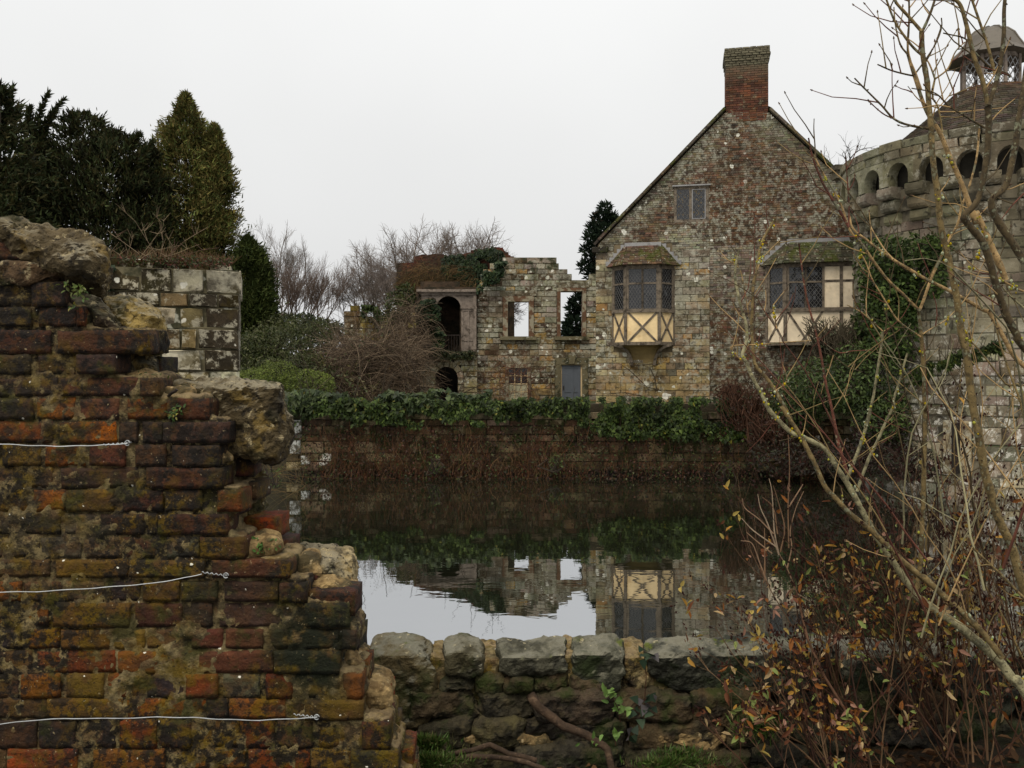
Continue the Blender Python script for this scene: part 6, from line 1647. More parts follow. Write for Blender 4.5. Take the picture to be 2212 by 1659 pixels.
ivy_sheet('laurel_hedge', 'light green leafy tufts rising above the left ivy', [[(622, 850), (680, 842), (740, 850), (800, 862), (860, 850), (900, 846), (940, 842), (985, 852), (1030, 840), (1065, 846), (1070, 872), (1000, 880), (900, 876), (800, 885), (700, 880), (622, 890)]], 23.6, 190, 62, .15, pal=[(0.045, 0.065, 0.022), (0.065, 0.085, 0.03), (0.03, 0.045, 0.018)], thick=.5, cat='hedge', mat='leaf')
ivy_sheet('wall_ivy', 'dark ivy curtain hanging on the ruin beside the doorway', [[(996, 560), (1020, 548), (1040, 540), (1060, 545), (1080, 560), (1086, 575), (1078, 595), (1060, 610), (1052, 630), (1036, 642), (1026, 640), (1018, 620), (1010, 590)], [(1030, 545), (1060, 536), (1094, 560), (1088, 572), (1040, 572)], [(905, 655), (935, 645), (945, 660), (958, 700), (950, 740), (958, 762), (930, 768), (912, 755), (902, 700)], [(955, 560), (996, 548), (1010, 575), (1000, 600), (960, 590)]], 37.75, 560, 63, .15, thick=.5, pal=[(0.014, 0.026, 0.011), (0.020, 0.034, 0.013), (0.028, 0.042, 0.016)],
          dfun=lambda q: np.where(q[:, 1] < np.interp(q[:, 0], [940, 1028, 1040, 1068, 1094], [640, 640, 592, 570, 562]), back_depth(q[:, 0]) - .1, 37.75))
ivy_sheet('ledge_growth', 'mossy ivy along the ledge over the stone archway', [[(905, 755), (1000, 760), (1030, 762), (1030, 772), (960, 776), (905, 775)]], 37.3, 300, 64, .1, thick=.15, pal=[(0.03, 0.036, 0.012), (0.02, 0.026, 0.01)])
ivy_sheet('wall_ivy', 'small ivy on the broken stone wall far left of the ruin', [[(776, 660), (800, 658), (820, 672), (822, 690), (800, 692), (784, 680)]], 43.7, 350, 65, .16, thick=.3)
# dark bushes and ivy at the foot of the tower
TD = lambda q: np.full(len(q), 22.2)
bush('ivy_bush', 'big dark green ivy bush climbing the left side of the tower', [(1902, 590, 21.6, 52, 80), (1926, 700, 21.2, 56, 90), (1960, 560, 20.6, 70, 52), (1876, 700, 22.2, 32, 66), (2010, 545, 20.2, 36, 42), (1935, 640, 20.8, 46, 70), (2020, 600, 20.0, 20, 40)], 170, .12, .085, [(0.026, 0.043, 0.011), (0.040, 0.060, 0.015), (0.055, 0.078, 0.020)], 66, 50, mat='ivy_leaf')
bush('holly_bush', 'dense green shrub on the bank between bay window and tower', [(1790, 830, 22.4, 110, 62), (1870, 820, 21.6, 90, 90), (1720, 870, 22.8, 60, 60), (1900, 900, 21.2, 60, 60)], 170, .12, .06, [(0.030, 0.048, 0.012), (0.048, 0.070, 0.018), (0.065, 0.090, 0.024)], 67, 60)
bush('red_brown_shrub', 'dark red brown shrub at the right end of the ivy', [(1610, 880, 23.0, 56, 56), (1660, 930, 22.6, 56, 46), (1580, 850, 23.6, 24, 26)], 50, .10, .045, [(0.05, 0.026, 0.016), (0.065, 0.034, 0.02), (0.035, 0.038, 0.014)], 68, 420, stemc=(.075, .042, .028))
bush('grey_shrub', 'thin grey twiggy shrub below the cream bay panels', [(1800, 730, 22.8, 70, 50), (1850, 760, 22.4, 50, 60)], 14, .1, .05, [(0.05, 0.06, 0.025)], 69, 420, stemc=(.10, .085, .06))
ivy_sheet('wall_ivy', 'ivy strands crossing the pale tower stone', [[(1950, 800), (2000, 780), (2060, 762), (2140, 738), (2165, 730), (2160, 750), (2090, 778), (2020, 800), (1960, 830)]], 19.6, 260, 70, .09, thick=.1, dfun=lambda q: np.interp(q[:, 0], [1940, 2000, 2060, 2140, 2200], [21.6, 20.4, 19.75, 19.3, 19.15]) - .08)
bush('reed_bank', 'dark undergrowth along the water below the tower', [(1720, 985, 22.2, 110, 40), (1850, 990, 21, 100, 44), (1960, 1000, 20, 70, 40), (1900, 950, 21.2, 70, 60)], 100, .11, .05, [(0.022, 0.018, 0.012), (0.03, 0.034, 0.014), (0.035, 0.02, 0.014)], 71, 200, stemc=(.045, .028, .02), cat='undergrowth')
# moss, stems and weeds on the moat wall
def wall_weeds():
    rs = np.random.RandomState(72); t = plant('dead_weeds', 'reddish brown dead weeds growing all over the moat wall', 'weeds', tuple(P(1100, 1030, 23.3))); segs, cols = [], []
    for i in range(5400):
        u = rs.uniform(660, 1780); v = 1038 - 105 * rs.rand() ** 1.5
        if vnoise(np.array([u * .012, v * .01, 0.]), 1.0, 3) < -.15 and rs.rand() < .8: continue
        d = 23.45 - rs.uniform(0, .35); p = np.array(P(u, v, d)); dr = unit(np.array([rs.normal() * .35, -.15 * rs.rand(), 1.0 if rs.rand() < .75 else -1.0])); c = np.array([(0.12, 0.060, 0.035), (0.085, 0.045, 0.028), (0.15, 0.10, 0.06), (0.06, 0.036, 0.024)][rs.randint(4)]) * rs.uniform(.6, 1.4)
        ln = rs.uniform(.1, .32)
        for k in range(3):
            q = p + dr * ln / 1.5; q[2] = max(q[2], .02); segs.append(np.concatenate([p, q, [.006 * (1 - k * .25), .006 * (.75 - k * .22)]])); cols.append(c); p = q; dr = unit(dr + rs.normal(size=3) * .25)
    part('stems', seg_mesh('stems', segs, np.array(cols)), M['twig'], t)
    n = 6500; u = rs.uniform(640, 1780, n); v = 1036 - rs.uniform(0, 1, n) ** 1.4 * 120; d = 23.45 - rs.uniform(.02, .4, n); Pp = np.stack([(u - CU) / F * d, d, np.maximum(.03, CZ - (v - EYE) / F * d)], -1)
    c = pick(rs, n, [(0.03, 0.042, 0.012), (0.045, 0.03, 0.015), (0.055, 0.065, 0.02), (0.075, 0.03, 0.018), (0.04, 0.02, 0.014)], .4)
    part('leaves', leaf_mesh('leaves', Pp, rdir(rs, n) + np.array([0, -.4, -.3]), rdir(rs, n) + np.array([0, -.8, .4]), .075, .05, c), M['leaf'], t)
wall_weeds()
for k, (u, w) in enumerate(((1200, 26), (1720, 30), (1570, 20), (940, 22))):
    bush('waterside_tuft', ['bright green tuft at the waterline under the middle of the moat wall', 'green fern tuft at the waterline near the red brown shrub', 'small green tuft on the moat wall left of the shrub', 'low green weed at the waterline under the stone archway'][k], [(u, 1000 + 8 * (k % 3), 23.0, w * .5, 22)], 90, .10, .045, [(0.05, 0.075, 0.02), (0.07, 0.09, 0.025)], 80 + k, 10, cat='weed', group='weeds along the moat wall')
thicket('waterside_bush', 'small bare bush at the water beside the overhanging stone', (560, 960, 660, 1075), 150, 85, [(0.085, 0.06, 0.03), (0.06, 0.05, 0.025)], .006, .9, d0=17, d1=20, sag=.1, cat='bush')
bush('waterside_bush', 'yellow green leaves at the water beside the overhanging stone', [(596, 1035, 17.5, 18, 20), (585, 1010, 18, 22, 26)], 40, .1, .04, [(0.08, 0.10, 0.025), (0.05, 0.065, 0.02)], 86, 10)
# growth on top of the lichened block wall
def pier_top():
    rs = np.random.RandomState(90); t = plant('wall_top_twigs', 'bare pale twigs and dry grass on top of the block wall', 'shrub', tuple(P(330, 566, 8.0))); segs = []; cols = []
    for pl in ([(345, 562), (318, 520), (292, 478), (250, 440)], [(345, 562), (352, 520), (345, 490)], [(318, 520), (306, 480)], [(300, 548), (262, 520), (238, 505)], [(262, 520), (244, 496)], [(352, 562), (400, 520), (440, 495)], [(400, 520), (450, 490)], [(340, 560), (380, 548), (430, 528)], [(300, 560), (330, 520), (352, 490), (355, 465)], [(352, 520), (348, 480), (330, 460)], [(270, 562), (282, 530), (290, 505)], [(360, 566), (420, 545), (455, 535)], [(238, 560), (240, 530)], [(290, 566), (340, 540), (390, 530)], [(250, 566), (268, 535)], [(370, 566), (372, 530), (356, 505)]):
        c = np.array([(0.20, 0.16, 0.11), (0.15, 0.115, 0.08), (0.12, 0.08, 0.06)][rs.randint(3)]); m = len(pl)
        for i, (a, b) in enumerate(zip(pl[:-1], pl[1:])):
            r = .0034 * (1 - i / m * .6); segs.append(np.array([*P(*a, 8.1), *P(*b, 8.1), r, r * .6])); cols.append(c)
            for k in range(2):
                q = np.array(P(*a, 8.1)) * .5 + np.array(P(*b, 8.1)) * .5; segs.append(np.concatenate([q, q + np.array([rs.normal() * .06, 0, rs.uniform(.02, .12)]), [.003, .0015]])); cols.append(c)
    for i in range(900):
        u = rs.uniform(222, 500); p = np.array(P(u, 572, 8.2 + rs.uniform(-.1, .4))); h = rs.uniform(.03, .20) * (1 - abs(u - 350) / 300); q = p + np.array([rs.normal() * .05, 0, h]); segs.append(np.concatenate([p, q, [.003, .0012]])); cols.append(np.array([(0.13, 0.085, 0.045), (0.10, 0.055, 0.035), (0.16, 0.12, 0.07)][rs.randint(3)]))
    part('twigs', seg_mesh('twigs', segs, np.array(cols)), M['twig'], t)
    n = 2600; u = rs.uniform(222, 500, n); v = 566 + rs.normal(size=n) * 5 + np.where(u > 420, 2, 0); d = 8.0 + rs.uniform(-.08, .4, n); Pp = np.stack([(u - CU) / F * d, d, CZ - (v - EYE) / F * d], -1)
    part('moss', leaf_mesh('moss', Pp, rdir(rs, n) + np.array([0, 0, .4]), rdir(rs, n) + np.array([0, -.3, .8]), .03, .018, pick(rs, n, [(0.05, 0.06, 0.015), (0.035, 0.045, 0.012), (0.08, 0.05, 0.025), (0.10, 0.035, 0.02)], .4)), M['leaf'], t)
pier_top()
ivy_sheet('wall_ivy', 'narrow strip of ivy on the block wall beside the boulder', [[(222, 566), (240, 566), (244, 600), (236, 640), (222, 640)]], 7.9, 900, 91, .035, thick=.06, pal=[(0.015, 0.028, 0.012), (0.025, 0.04, 0.016)])
# ------------------------------------------------------------------ foreground plants
k1 = lambda x, y: (1755.5 + x * .29756, y * .29756)
k2 = lambda x, y: (1755.5 + x * .29756, 438.9 + y * .29756)
k3 = lambda x, y: (1536 + x * .3056, 877.8 + y * .3056)
k8 = lambda x, y: (1234.4 + x * .2976, 466.3 + y * .2976)
k4 = lambda x, y: (1426.4 + x * .3551, 1206.9 + y * .3551)
TAN = (0.34, 0.25, 0.145); GRY = (0.25, 0.23, 0.15); DRK = (0.09, 0.07, 0.042); RED = (0.125, 0.060, 0.045); OLV = (0.20, 0.155, 0.085)
def L_(k, *p): return [k(x, y) for x, y in p]
limbs = [  # colour, depth at start, depth at end, start width px, end width px, points from the root outward
 (GRY, 2.75, 2.95, 30, 20, [(2330, 1720)] + L_(k4, (2212, 800), (2150, 740), (2060, 620), (1900, 480), (1700, 330), (1540, 220))),
 (GRY, 2.95, 3.0, 19, 6, L_(k3, (1450, 1330), (1350, 1190), (1240, 1030), (1120, 840), (1040, 680), (990, 590), (880, 420), (800, 300), (650, 220), (560, 180), (440, 60), (390, 0)) + L_(k8, (1390, 1330), (1310, 1160), (1270, 1060), (1240, 1010), (1270, 900), (1265, 780), (1225, 640), (1190, 430), (1215, 250))),
 (OLV, 2.8, 3.1, 18, 7, L_(k4, (2080, 600), (2000, 500), (1900, 390), (1740, 240), (1600, 110)) + L_(k3, (1500, 1220), (1300, 1040), (1150, 890), (1000, 770), (880, 650), (810, 570), (740, 420), (680, 300), (620, 190), (500, 0)) + L_(k8, (1600, 1480), (1480, 1270), (1410, 1170), (1340, 1090), (1320, 1000), (1310, 820), (1315, 560), (1340, 420), (1380, 200), (1480, 20))),
 (OLV, 2.95, 2.9, 13, 9, L_(k3, (1450, 1330), (1480, 1100), (1490, 850), (1505, 500), (1515, 0)) + L_(k2, (815, 1500), (805, 1250), (790, 1000), (775, 780))),
 (TAN, 2.9, 2.9, 8, 4, L_(k2, (775, 780), (680, 690), (490, 490), (360, 300), (270, 190)) + L_(k1, (200, 1480), (120, 1330), (60, 1230), (0, 1120))),
 (TAN, 2.9, 2.8, 8, 5, L_(k2, (775, 780), (850, 580), (920, 420), (990, 260), (1050, 150), (1085, 20)) + L_(k1, (1130, 1380), (1190, 1150), (1210, 930))),
 (OLV, 2.6, 2.6, 24, 12, [(2330, 1560)] + L_(k3, (2212, 1290), (2130, 1010), (2030, 790), (1950, 520), (1890, 200), (1850, 0)) + L_(k2, (1130, 1200), (1080, 930), (1040, 650), (990, 420), (940, 200), (910, 0)) + L_(k1, (880, 1200), (860, 900), (830, 600), (800, 400), (790, 230))),
 (OLV, 2.6, 2.6, 9, 6, L_(k1, (790, 230), (700, 130), (600, 20), (590, -40))), (DRK, 2.6, 2.6, 8, 6, L_(k1, (790, 230), (850, 110), (900, -30))),
 (DRK, 2.45, 2.4, 20, 16, [(2340, 900)] + L_(k2, (1534, 1050), (1480, 950), (1400, 800), (1340, 600), (1290, 430), (1230, 280), (1110, 130)) + L_(k1, (1110, 1560), (1200, 1450), (1260, 1150), (1280, 900), (1280, 770))),
 (OLV, 2.4, 2.4, 13, 9, L_(k1, (1280, 770), (1240, 620), (1170, 400), (1120, 200), (1070, 40), (1000, -20))), (DRK, 2.4, 2.4, 13, 9, L_(k1, (1280, 770), (1340, 580), (1380, 300), (1390, 100), (1400, -30))),
 (DRK, 2.3, 2.3, 20, 14, L_(k2, (1534, 420),) + L_(k1, (1300, 1500), (1400, 1350), (1470, 1050), (1510, 800), (1560, 480))),
 (TAN, 2.7, 2.8, 14, 5, [(2330, 860)] + L_(k2, (1534, 1180), (1400, 1000), (1290, 800), (1234, 770), (1000, 640), (800, 540), (590, 410), (500, 350), (410, 280), (300, 190), (270, 90))),
 (TAN, 2.7, 2.8, 5, 2.5, L_(k2, (590, 410), (520, 330), (440, 200), (420, 150))),
 (TAN, 2.9, 2.9, 5, 2.5, L_(k2, (780, 970), (620, 850), (520, 690), (440, 560), (390, 440), (350, 370))), (TAN, 2.9, 2.9, 4, 2, L_(k2, (800, 950), (950, 860), (1040, 770))),
 (GRY, 3.0, 3.0, 10, 6, L_(k3, (960, 520), (1000, 420), (1050, 290), (1090, 170), (1130, 20)) + L_(k2, (380, 1640), (440, 1400), (490, 1100), (510, 930))),
 (TAN, 3.0, 3.0, 4, 2.5, L_(k2, (510, 930), (420, 850), (350, 790), (250, 740))), (TAN, 3.0, 3.0, 3, 2, L_(k2, (510, 930), (550, 905))),
 (GRY, 3.1, 3.1, 9, 5, L_(k3, (1030, 600), (1090, 440), (1160, 280), (1230, 120), (1290, 0)) + L_(k2, (590, 1420), (640, 1260), (690, 1090))),
 (RED, 2.85, 2.85, 10, 4, L_(k3, (960, 470), (915, 320), (880, 160), (850, 0)) + L_(k8, (1850, 1230), (1780, 880), (1700, 560), (1650, 200))),
 (DRK, 2.6, 2.6, 7, 3.5, L_(k1, (880, 935), (720, 915), (590, 860), (500, 770), (390, 660), (300, 570))), (RED, 2.6, 2.6, 4, 2.5, L_(k1, (590, 860), (520, 830), (450, 770), (405, 720))),
 (DRK, 2.65, 2.6, 5, 3.5, L_(k1, (740, 550), (580, 515), (470, 465))),
 (TAN, 2.65, 2.65, 17, 8, L_(k2, (1400, 560), (1340, 420), (1290, 300), (1190, 60)) + L_(k1, (1190, 1620), (1080, 1330), (1000, 1150), (920, 960), (850, 850), (800, 740), (740, 560), (690, 390))),
 (DRK, 2.65, 2.65, 6, 4.5, L_(k1, (690, 390), (700, 200), (705, -30))), (OLV, 2.65, 2.65, 5, 3, L_(k1, (690, 390), (640, 320), (600, 170), (590, 50))),
 (DRK, 2.5, 2.5, 6, 3.5, L_(k1, (1440, 560), (1400, 530), (1290, 490), (1180, 380), (1110, 280), (950, 240))), (DRK, 2.5, 2.5, 6, 3, L_(k1, (1250, 930), (1120, 850), (1000, 780), (890, 680), (720, 640))),
 (TAN, 2.6, 2.6, 3.5, 2, L_(k1, (910, 780), (1000, 680), (1030, 610))), (TAN, 2.6, 2.6, 4, 2, L_(k1, (910, 780), (780, 730), (685, 625))),
 (OLV, 2.6, 2.6, 7, 5, L_(k1, (800, 410), (720, 340), (640, 230), (580, 120), (530, -20))), (OLV, 2.5, 2.5, 8, 6, L_(k1, (1320, 530), (1280, 370), (1220, 180), (1150, -20))),
 (DRK, 2.6, 2.6, 5, 3, L_(k1, (740, 540), (800, 460), (880, 330), (930, 200), (930, 130))), (TAN, 2.6, 2.6, 5, 3, L_(k1, (890, 570), (850, 470), (810, 400))), (TAN, 2.6, 2.6, 5, 3, L_(k1, (890, 570), (980, 500), (1040, 380), (1110, 310))), (OLV, 2.6, 2.6, 5, 4, L_(k1, (890, 570), (870, 700), (910, 780), (940, 960))),
 (RED, 2.85, 2.85, 8, 4, L_(k1, (265, 1650), (160, 1480), (60, 1300), (0, 1150), (-30, 1000))), (RED, 2.8, 2.8, 5, 3, L_(k1, (265, 1650), (260, 1380), (235, 1130))), (DRK, 2.8, 2.8, 4, 2, L_(k1, (20, 1150), (10, 980), (14, 860))),
 (TAN, 2.85, 2.85, 3.5, 2, L_(k8, (1480, 1270), (1560, 1190), (1530, 1060))), (TAN, 3.1, 3.1, 3.5, 2, L_(k8, (1310, 830), (1230, 420), (1150, 300))), (RED, 3.1, 3.1, 3.5, 2, L_(k8, (1330, 900), (1325, 560), (1327, 240), (1327, -30))),
 (TAN, 3.05, 3.05, 3.5, 2, L_(k8, (1340, 420), (1380, 320), (1440, 250), (1530, 160))), (RED, 3.0, 3.0, 3.5, 2, L_(k8, (1490, 820), (1400, 690), (1340, 580))), (TAN, 3.0, 3.0, 4, 2, L_(k8, (1490, 820), (1470, 700), (1465, 640))), (TAN, 3.0, 3.0, 5, 3, L_(k8, (1240, 1060), (1180, 1000), (1170, 945), (1400, 930), (1740, 905))),
 (RED, 2.9, 2.9, 3.5, 2.5, L_(k8, (1780, 880), (1930, 990), (2040, 980), (2180, 975))), (DRK, 2.9, 2.9, 3, 2, L_(k8, (1850, 960), (1980, 1080), (2110, 1130))),
 (OLV, 2.7, 2.7, 6, 3, [(2230, 1180)] + L_(k2, (1534, 1420), (1400, 1310), (1230, 1090), (1110, 960), (1070, 870))), (GRY, 2.7, 2.7, 6, 3, L_(k2, (1534, 760), (1400, 640), (1240, 440))),
 (GRY, 2.7, 2.7, 7, 3, L_(k2, (1234, 770), (1150, 560), (1170, 400))), (OLV, 2.6, 2.6, 6, 3, L_(k2, (1534, 1550), (1440, 1250), (1350, 1000), (1330, 880), (1290, 640), (1275, 590))), (TAN, 2.6, 2.6, 6, 3, L_(k2, (1534, 640), (1460, 610), (1330, 530), (1270, 440), (1190, 350))),
 (RED, 2.6, 2.6, 5, 2, L_(k1, (1534, 1400), (1440, 1500), (1350, 1620))), (OLV, 2.5, 2.5, 9, 5, [(2240, 1320)] + L_(k3, (2150, 1290), (1850, 1000))), ]
def smooth_path(pts, n=5):
    """Catmull-Rom through the points"""
    A = [np.array(p) for p in pts]; A = [2 * A[0] - A[1]] + A + [2 * A[-1] - A[-2]]; out = []
    for i in range(1, len(A) - 2):
        for k in range(n):
            t = k / n; p0, p1, p2, p3 = A[i - 1], A[i], A[i + 1], A[i + 2]
            out.append(.5 * ((2 * p1) + (-p0 + p2) * t + (2 * p0 - 5 * p1 + 4 * p2 - p3) * t * t + (-p0 + 3 * p1 - 3 * p2 + p3) * t ** 3))
    out.append(A[-2]); return out
def elder():
    rs = np.random.RandomState(101); t = plant('elder_shrub', 'bare elder shrub with tall tan and grey lichened branches', 'shrub', (1.75, 2.75, 1.4)); tl = Vector(t.location); twig = []; tcol = []; lich = MB(); bud = []
    for li, (c, d0, d1, w0, w1, pts) in enumerate(limbs):
        sp = smooth_path(pts); n = len(sp); pp = []; rr = []
        for i, q in enumerate(sp):
            f = i / max(1, n - 1); d = d0 + (d1 - d0) * f; pp.append(P(q[0], q[1], d) - tl); rr.append((w0 + (w1 - w0) * f) * .5 / F * d * .80 * (1.12 if rs.rand() < .12 else 1))
        A = np.array([tuple(q) for q in pp]); A += np.stack([vnoise(A, 14, li + k * 5) for k in range(3)], -1) * .0025
        m = MB(); m.tube([Vector(q) for q in A], rr, 8, c=tuple(np.array(c) * rs.uniform(.85, 1.15))); m.build('branch', M['bark'], t, smooth=True)
        # side twigs and buds
        for i in range(2, n - 1):
            if rs.rand() < (.10 if w0 > 12 else .2):
                q = A[i] + np.array(tl); dv = unit(A[min(i + 1, n - 1)] - A[i - 1]); sd = unit(np.cross(dv, [0, 1, 0])) * (1 if rs.rand() < .5 else -1)
                dr = unit(dv * .6 + sd * .8 + np.array([0, rs.normal() * .3, .35])); ln = rs.uniform(.05, .22); cc = np.array([TAN, RED, OLV, DRK][rs.randint(4)]); r = .0022
                for k in range(3):
                    q2 = q + dr * ln / 3; twig.append(np.concatenate([q, q2, [r, r * .8]])); tcol.append(cc); q = q2; dr = unit(dr + rs.normal(size=3) * .15 + np.array([0, 0, .15])); r *= .8
                bud.append(np.concatenate([q, q + dr * .008, [.003, .001]]))
            if rs.rand() < .16: 
                q = A[i]; bud.append(np.concatenate([q + np.array(tl), q + np.array(tl) + rdir(rs, 1)[0] * (rr[i] * 1.5 + .003), [.0035, .0015]]))
            if i > 3 and rs.rand() < (.13 if c in (GRY, OLV, TAN) else .02) and A[i][2] + tl.z < 3.7:
                for k in range(rs.randint(3, 8)):
                    q = A[i] + rs.normal(size=3) * np.array([.004, .004, .008]); s = rs.uniform(.002, .0055); cl_ = [(0.36, 0.27, 0.03), (0.29, 0.28, 0.08), (0.33, 0.35, 0.25)][rs.randint(3)]
                    off = rdir(rs, 1)[0] * (rr[i] + s * .3); off[1] = -abs(off[1]) * .6; lich.tube([Vector(q + off - np.array([0, 0, s])), Vector(q + off), Vector(q + off + np.array([0, 0, s]))], [s * .5, s, s * .4], 5, c=cl_)
    part('twigs', seg_mesh('twigs', twig, np.array(tcol), n=4), M['twig'], t); part('buds', seg_mesh('buds', bud, n=4, col=(.09, .06, .04)), M['twig'], t)
    tag(lich.build('lichen', M['lichen'], t), kind='stuff')
elder()
# second shrub: dense brown stems with dying leaves and seed heads
def hypericum(name, label, origin, n, seed, lean, hmin, hmax, du, leafd, seedd, dmin, dmax):
    rs = np.random.RandomState(seed); u0, v0 = origin; b = P(u0, v0, (dmin + dmax) / 2); t = plant(name, label, 'shrub', b, 'brown leafy shrubs on the near bank'); segs, cols, tips, lp, la = [], [], [], [], []
    def stem(p, dr, ln, r, lev, c):
        m = 5; q = p
        for k in range(m):
            q2 = q + dr * ln / m; segs.append(np.concatenate([q, q2, [r, r * .9]])); cols.append(c); r *= .9
            dr2 = unit(dr + rs.normal(size=3) * .10 + np.array([0, 0, .06]))
            if rs.rand() < leafd: lp.append(q2.copy()); la.append(unit(dr * .4 + rdir(rs, 1)[0] + np.array([0, -.2, -.2])))
            if lev > 0 and k > 0:
                for s_ in range(rs.randint(0, 3)):
                    sd = unit(np.cross(dr, rs.normal(size=3))); stem(q2, unit(dr * .8 + sd * .6 + np.array([0, 0, .25])), ln * rs.uniform(.3, .5), r * .6, lev - 1, c * rs.uniform(.8, 1.2))
            q, dr = q2, dr2
        tips.append((q, dr))
    for i in range(n):
        d = rs.uniform(dmin, dmax); p = np.array(P(u0 + rs.uniform(-du, du), v0 + rs.uniform(-20, 20), d)); c = np.array([(0.075, 0.042, 0.028), (0.11, 0.07, 0.045), (0.05, 0.028, 0.02), (0.14, 0.095, 0.06)][rs.randint(4)])
        stem(p, unit(np.array([lean + rs.normal() * .38, rs.normal() * .2, 1.0])), rs.uniform(hmin, hmax), rs.uniform(.0022, .0042), 2, c)
    part('stems', seg_mesh('stems', segs, np.array(cols), n=4), M['twig'], t)
    if lp:
        lp = np.array(lp); la = np.array(la); lp = np.repeat(lp, 2, 0) + rs.normal(size=(len(lp) * 2, 3)) * .006; la = unit(np.repeat(la, 2, 0) + rs.normal(size=(len(lp), 3)) * .5); hsel = rs.rand(len(lp)) < np.clip((2.62 - lp[:, 2]) / .5, .06, 1); lp, la = lp[hsel], la[hsel]; k = len(lp)
        part('leaves', leaf_mesh('leaves', lp, la, rdir(rs, k) + np.array([0, -.7, .5]), .036 * rs.uniform(.45, 1.4, k), .017 * rs.uniform(.6, 1.2, k), pick(rs, k, [(0.38, 0.22, 0.05), (0.34, 0.26, 0.08), (0.24, 0.10, 0.03), (0.15, 0.06, 0.028), (0.30, 0.17, 0.12), (0.13, 0.055, 0.03), (0.23, 0.27, 0.09), (0.42, 0.31, 0.17)], .25)), M['dry_leaf'], t)
    sp, sa = [], []
    for (q, dr) in tips:
        if rs.rand() < seedd:
            for k in range(rs.randint(2, 6)): sp.append(q + rs.normal(size=3) * .010); sa.append(unit(dr + rdir(rs, 1)[0] * .6))
    if sp:
        k = len(sp); part('seed_heads', leaf_mesh('seed_heads', np.array(sp), np.array(sa), rdir(rs, k), .013 * rs.uniform(.7, 1.4, k), .010, pick(rs, k, [(0.030, 0.013, 0.011), (0.05, 0.02, 0.015)], .3)), M['dry_leaf'], t)
hypericum('brown_shrub', 'dense brown stems with yellow leaves leaning over the low wall', (1850, 1660), 19, 111, -.30, .30, .75, 90, .10, .6, 3.0, 3.3)
hypericum('brown_shrub', 'tall brown stems with dark seed heads against the water', (1930, 1580), 34, 112, -.10, .50, .95, 140, .06, .8, 3.1, 3.5)
hypericum('brown_shrub', 'tangled leafy brown stems at the lower right corner', (2140, 1650), 28, 113, -.12, .40, .85, 110, .13, .6, 2.95, 3.3)
hypericum('brown_shrub', 'upright brown stems in front of the tower foot', (2170, 1520), 26, 114, -.02, .5, 1.0, 110, .05, .7, 3.0, 3.5)
hypericum('brown_shrub', 'low brown stems on the soil below the low wall', (1770, 1700), 14, 115, -.35, .18, .45, 130, .11, .5, 2.8, 3.1)
def withes():
    """long bare shoots crossing the tower"""
    rs = np.random.RandomState(118); t = plant('dogwood_shrub', 'long thin bare shoots in front of the pale tower wall', 'shrub', tuple(P(2120, 1560, 3.0))); segs, cols = [], []
    for i in range(34):
        u = rs.uniform(1900, 2330); d = rs.uniform(2.5, 3.3); v = rs.uniform(1100, 1500); p = np.array(P(u, v, d)); dr = unit(np.array([rs.normal() * .35 - .1, rs.normal() * .15, 1.0])); ln = rs.uniform(.5, 1.3); m = 9; r = rs.uniform(.0022, .0048); c = np.array([TAN, OLV, RED, DRK, GRY][rs.randint(5)]) * rs.uniform(.7, 1.2)
        for k in range(m):
            q = p + dr * ln / m; segs.append(np.concatenate([p, q, [r, r * .93]])); cols.append(c); r *= .92
            if k > 2 and rs.rand() < .4:
                e = unit(dr * .7 + np.array([rs.normal(), rs.normal() * .3, .4])); q3 = q
                for k2 in range(3): q2 = q3 + e * rs.uniform(.03, .08); segs.append(np.concatenate([q3, q2, [r * .6, r * .45]])); cols.append(c); q3 = q2; e = unit(e + rs.normal(size=3) * .2)
            p = q; dr = unit(dr + rs.normal(size=3) * np.array([.12, .05, .05]))
    part('twigs', seg_mesh('twigs', segs, np.array(cols), n=5), M['twig'], t)
withes()
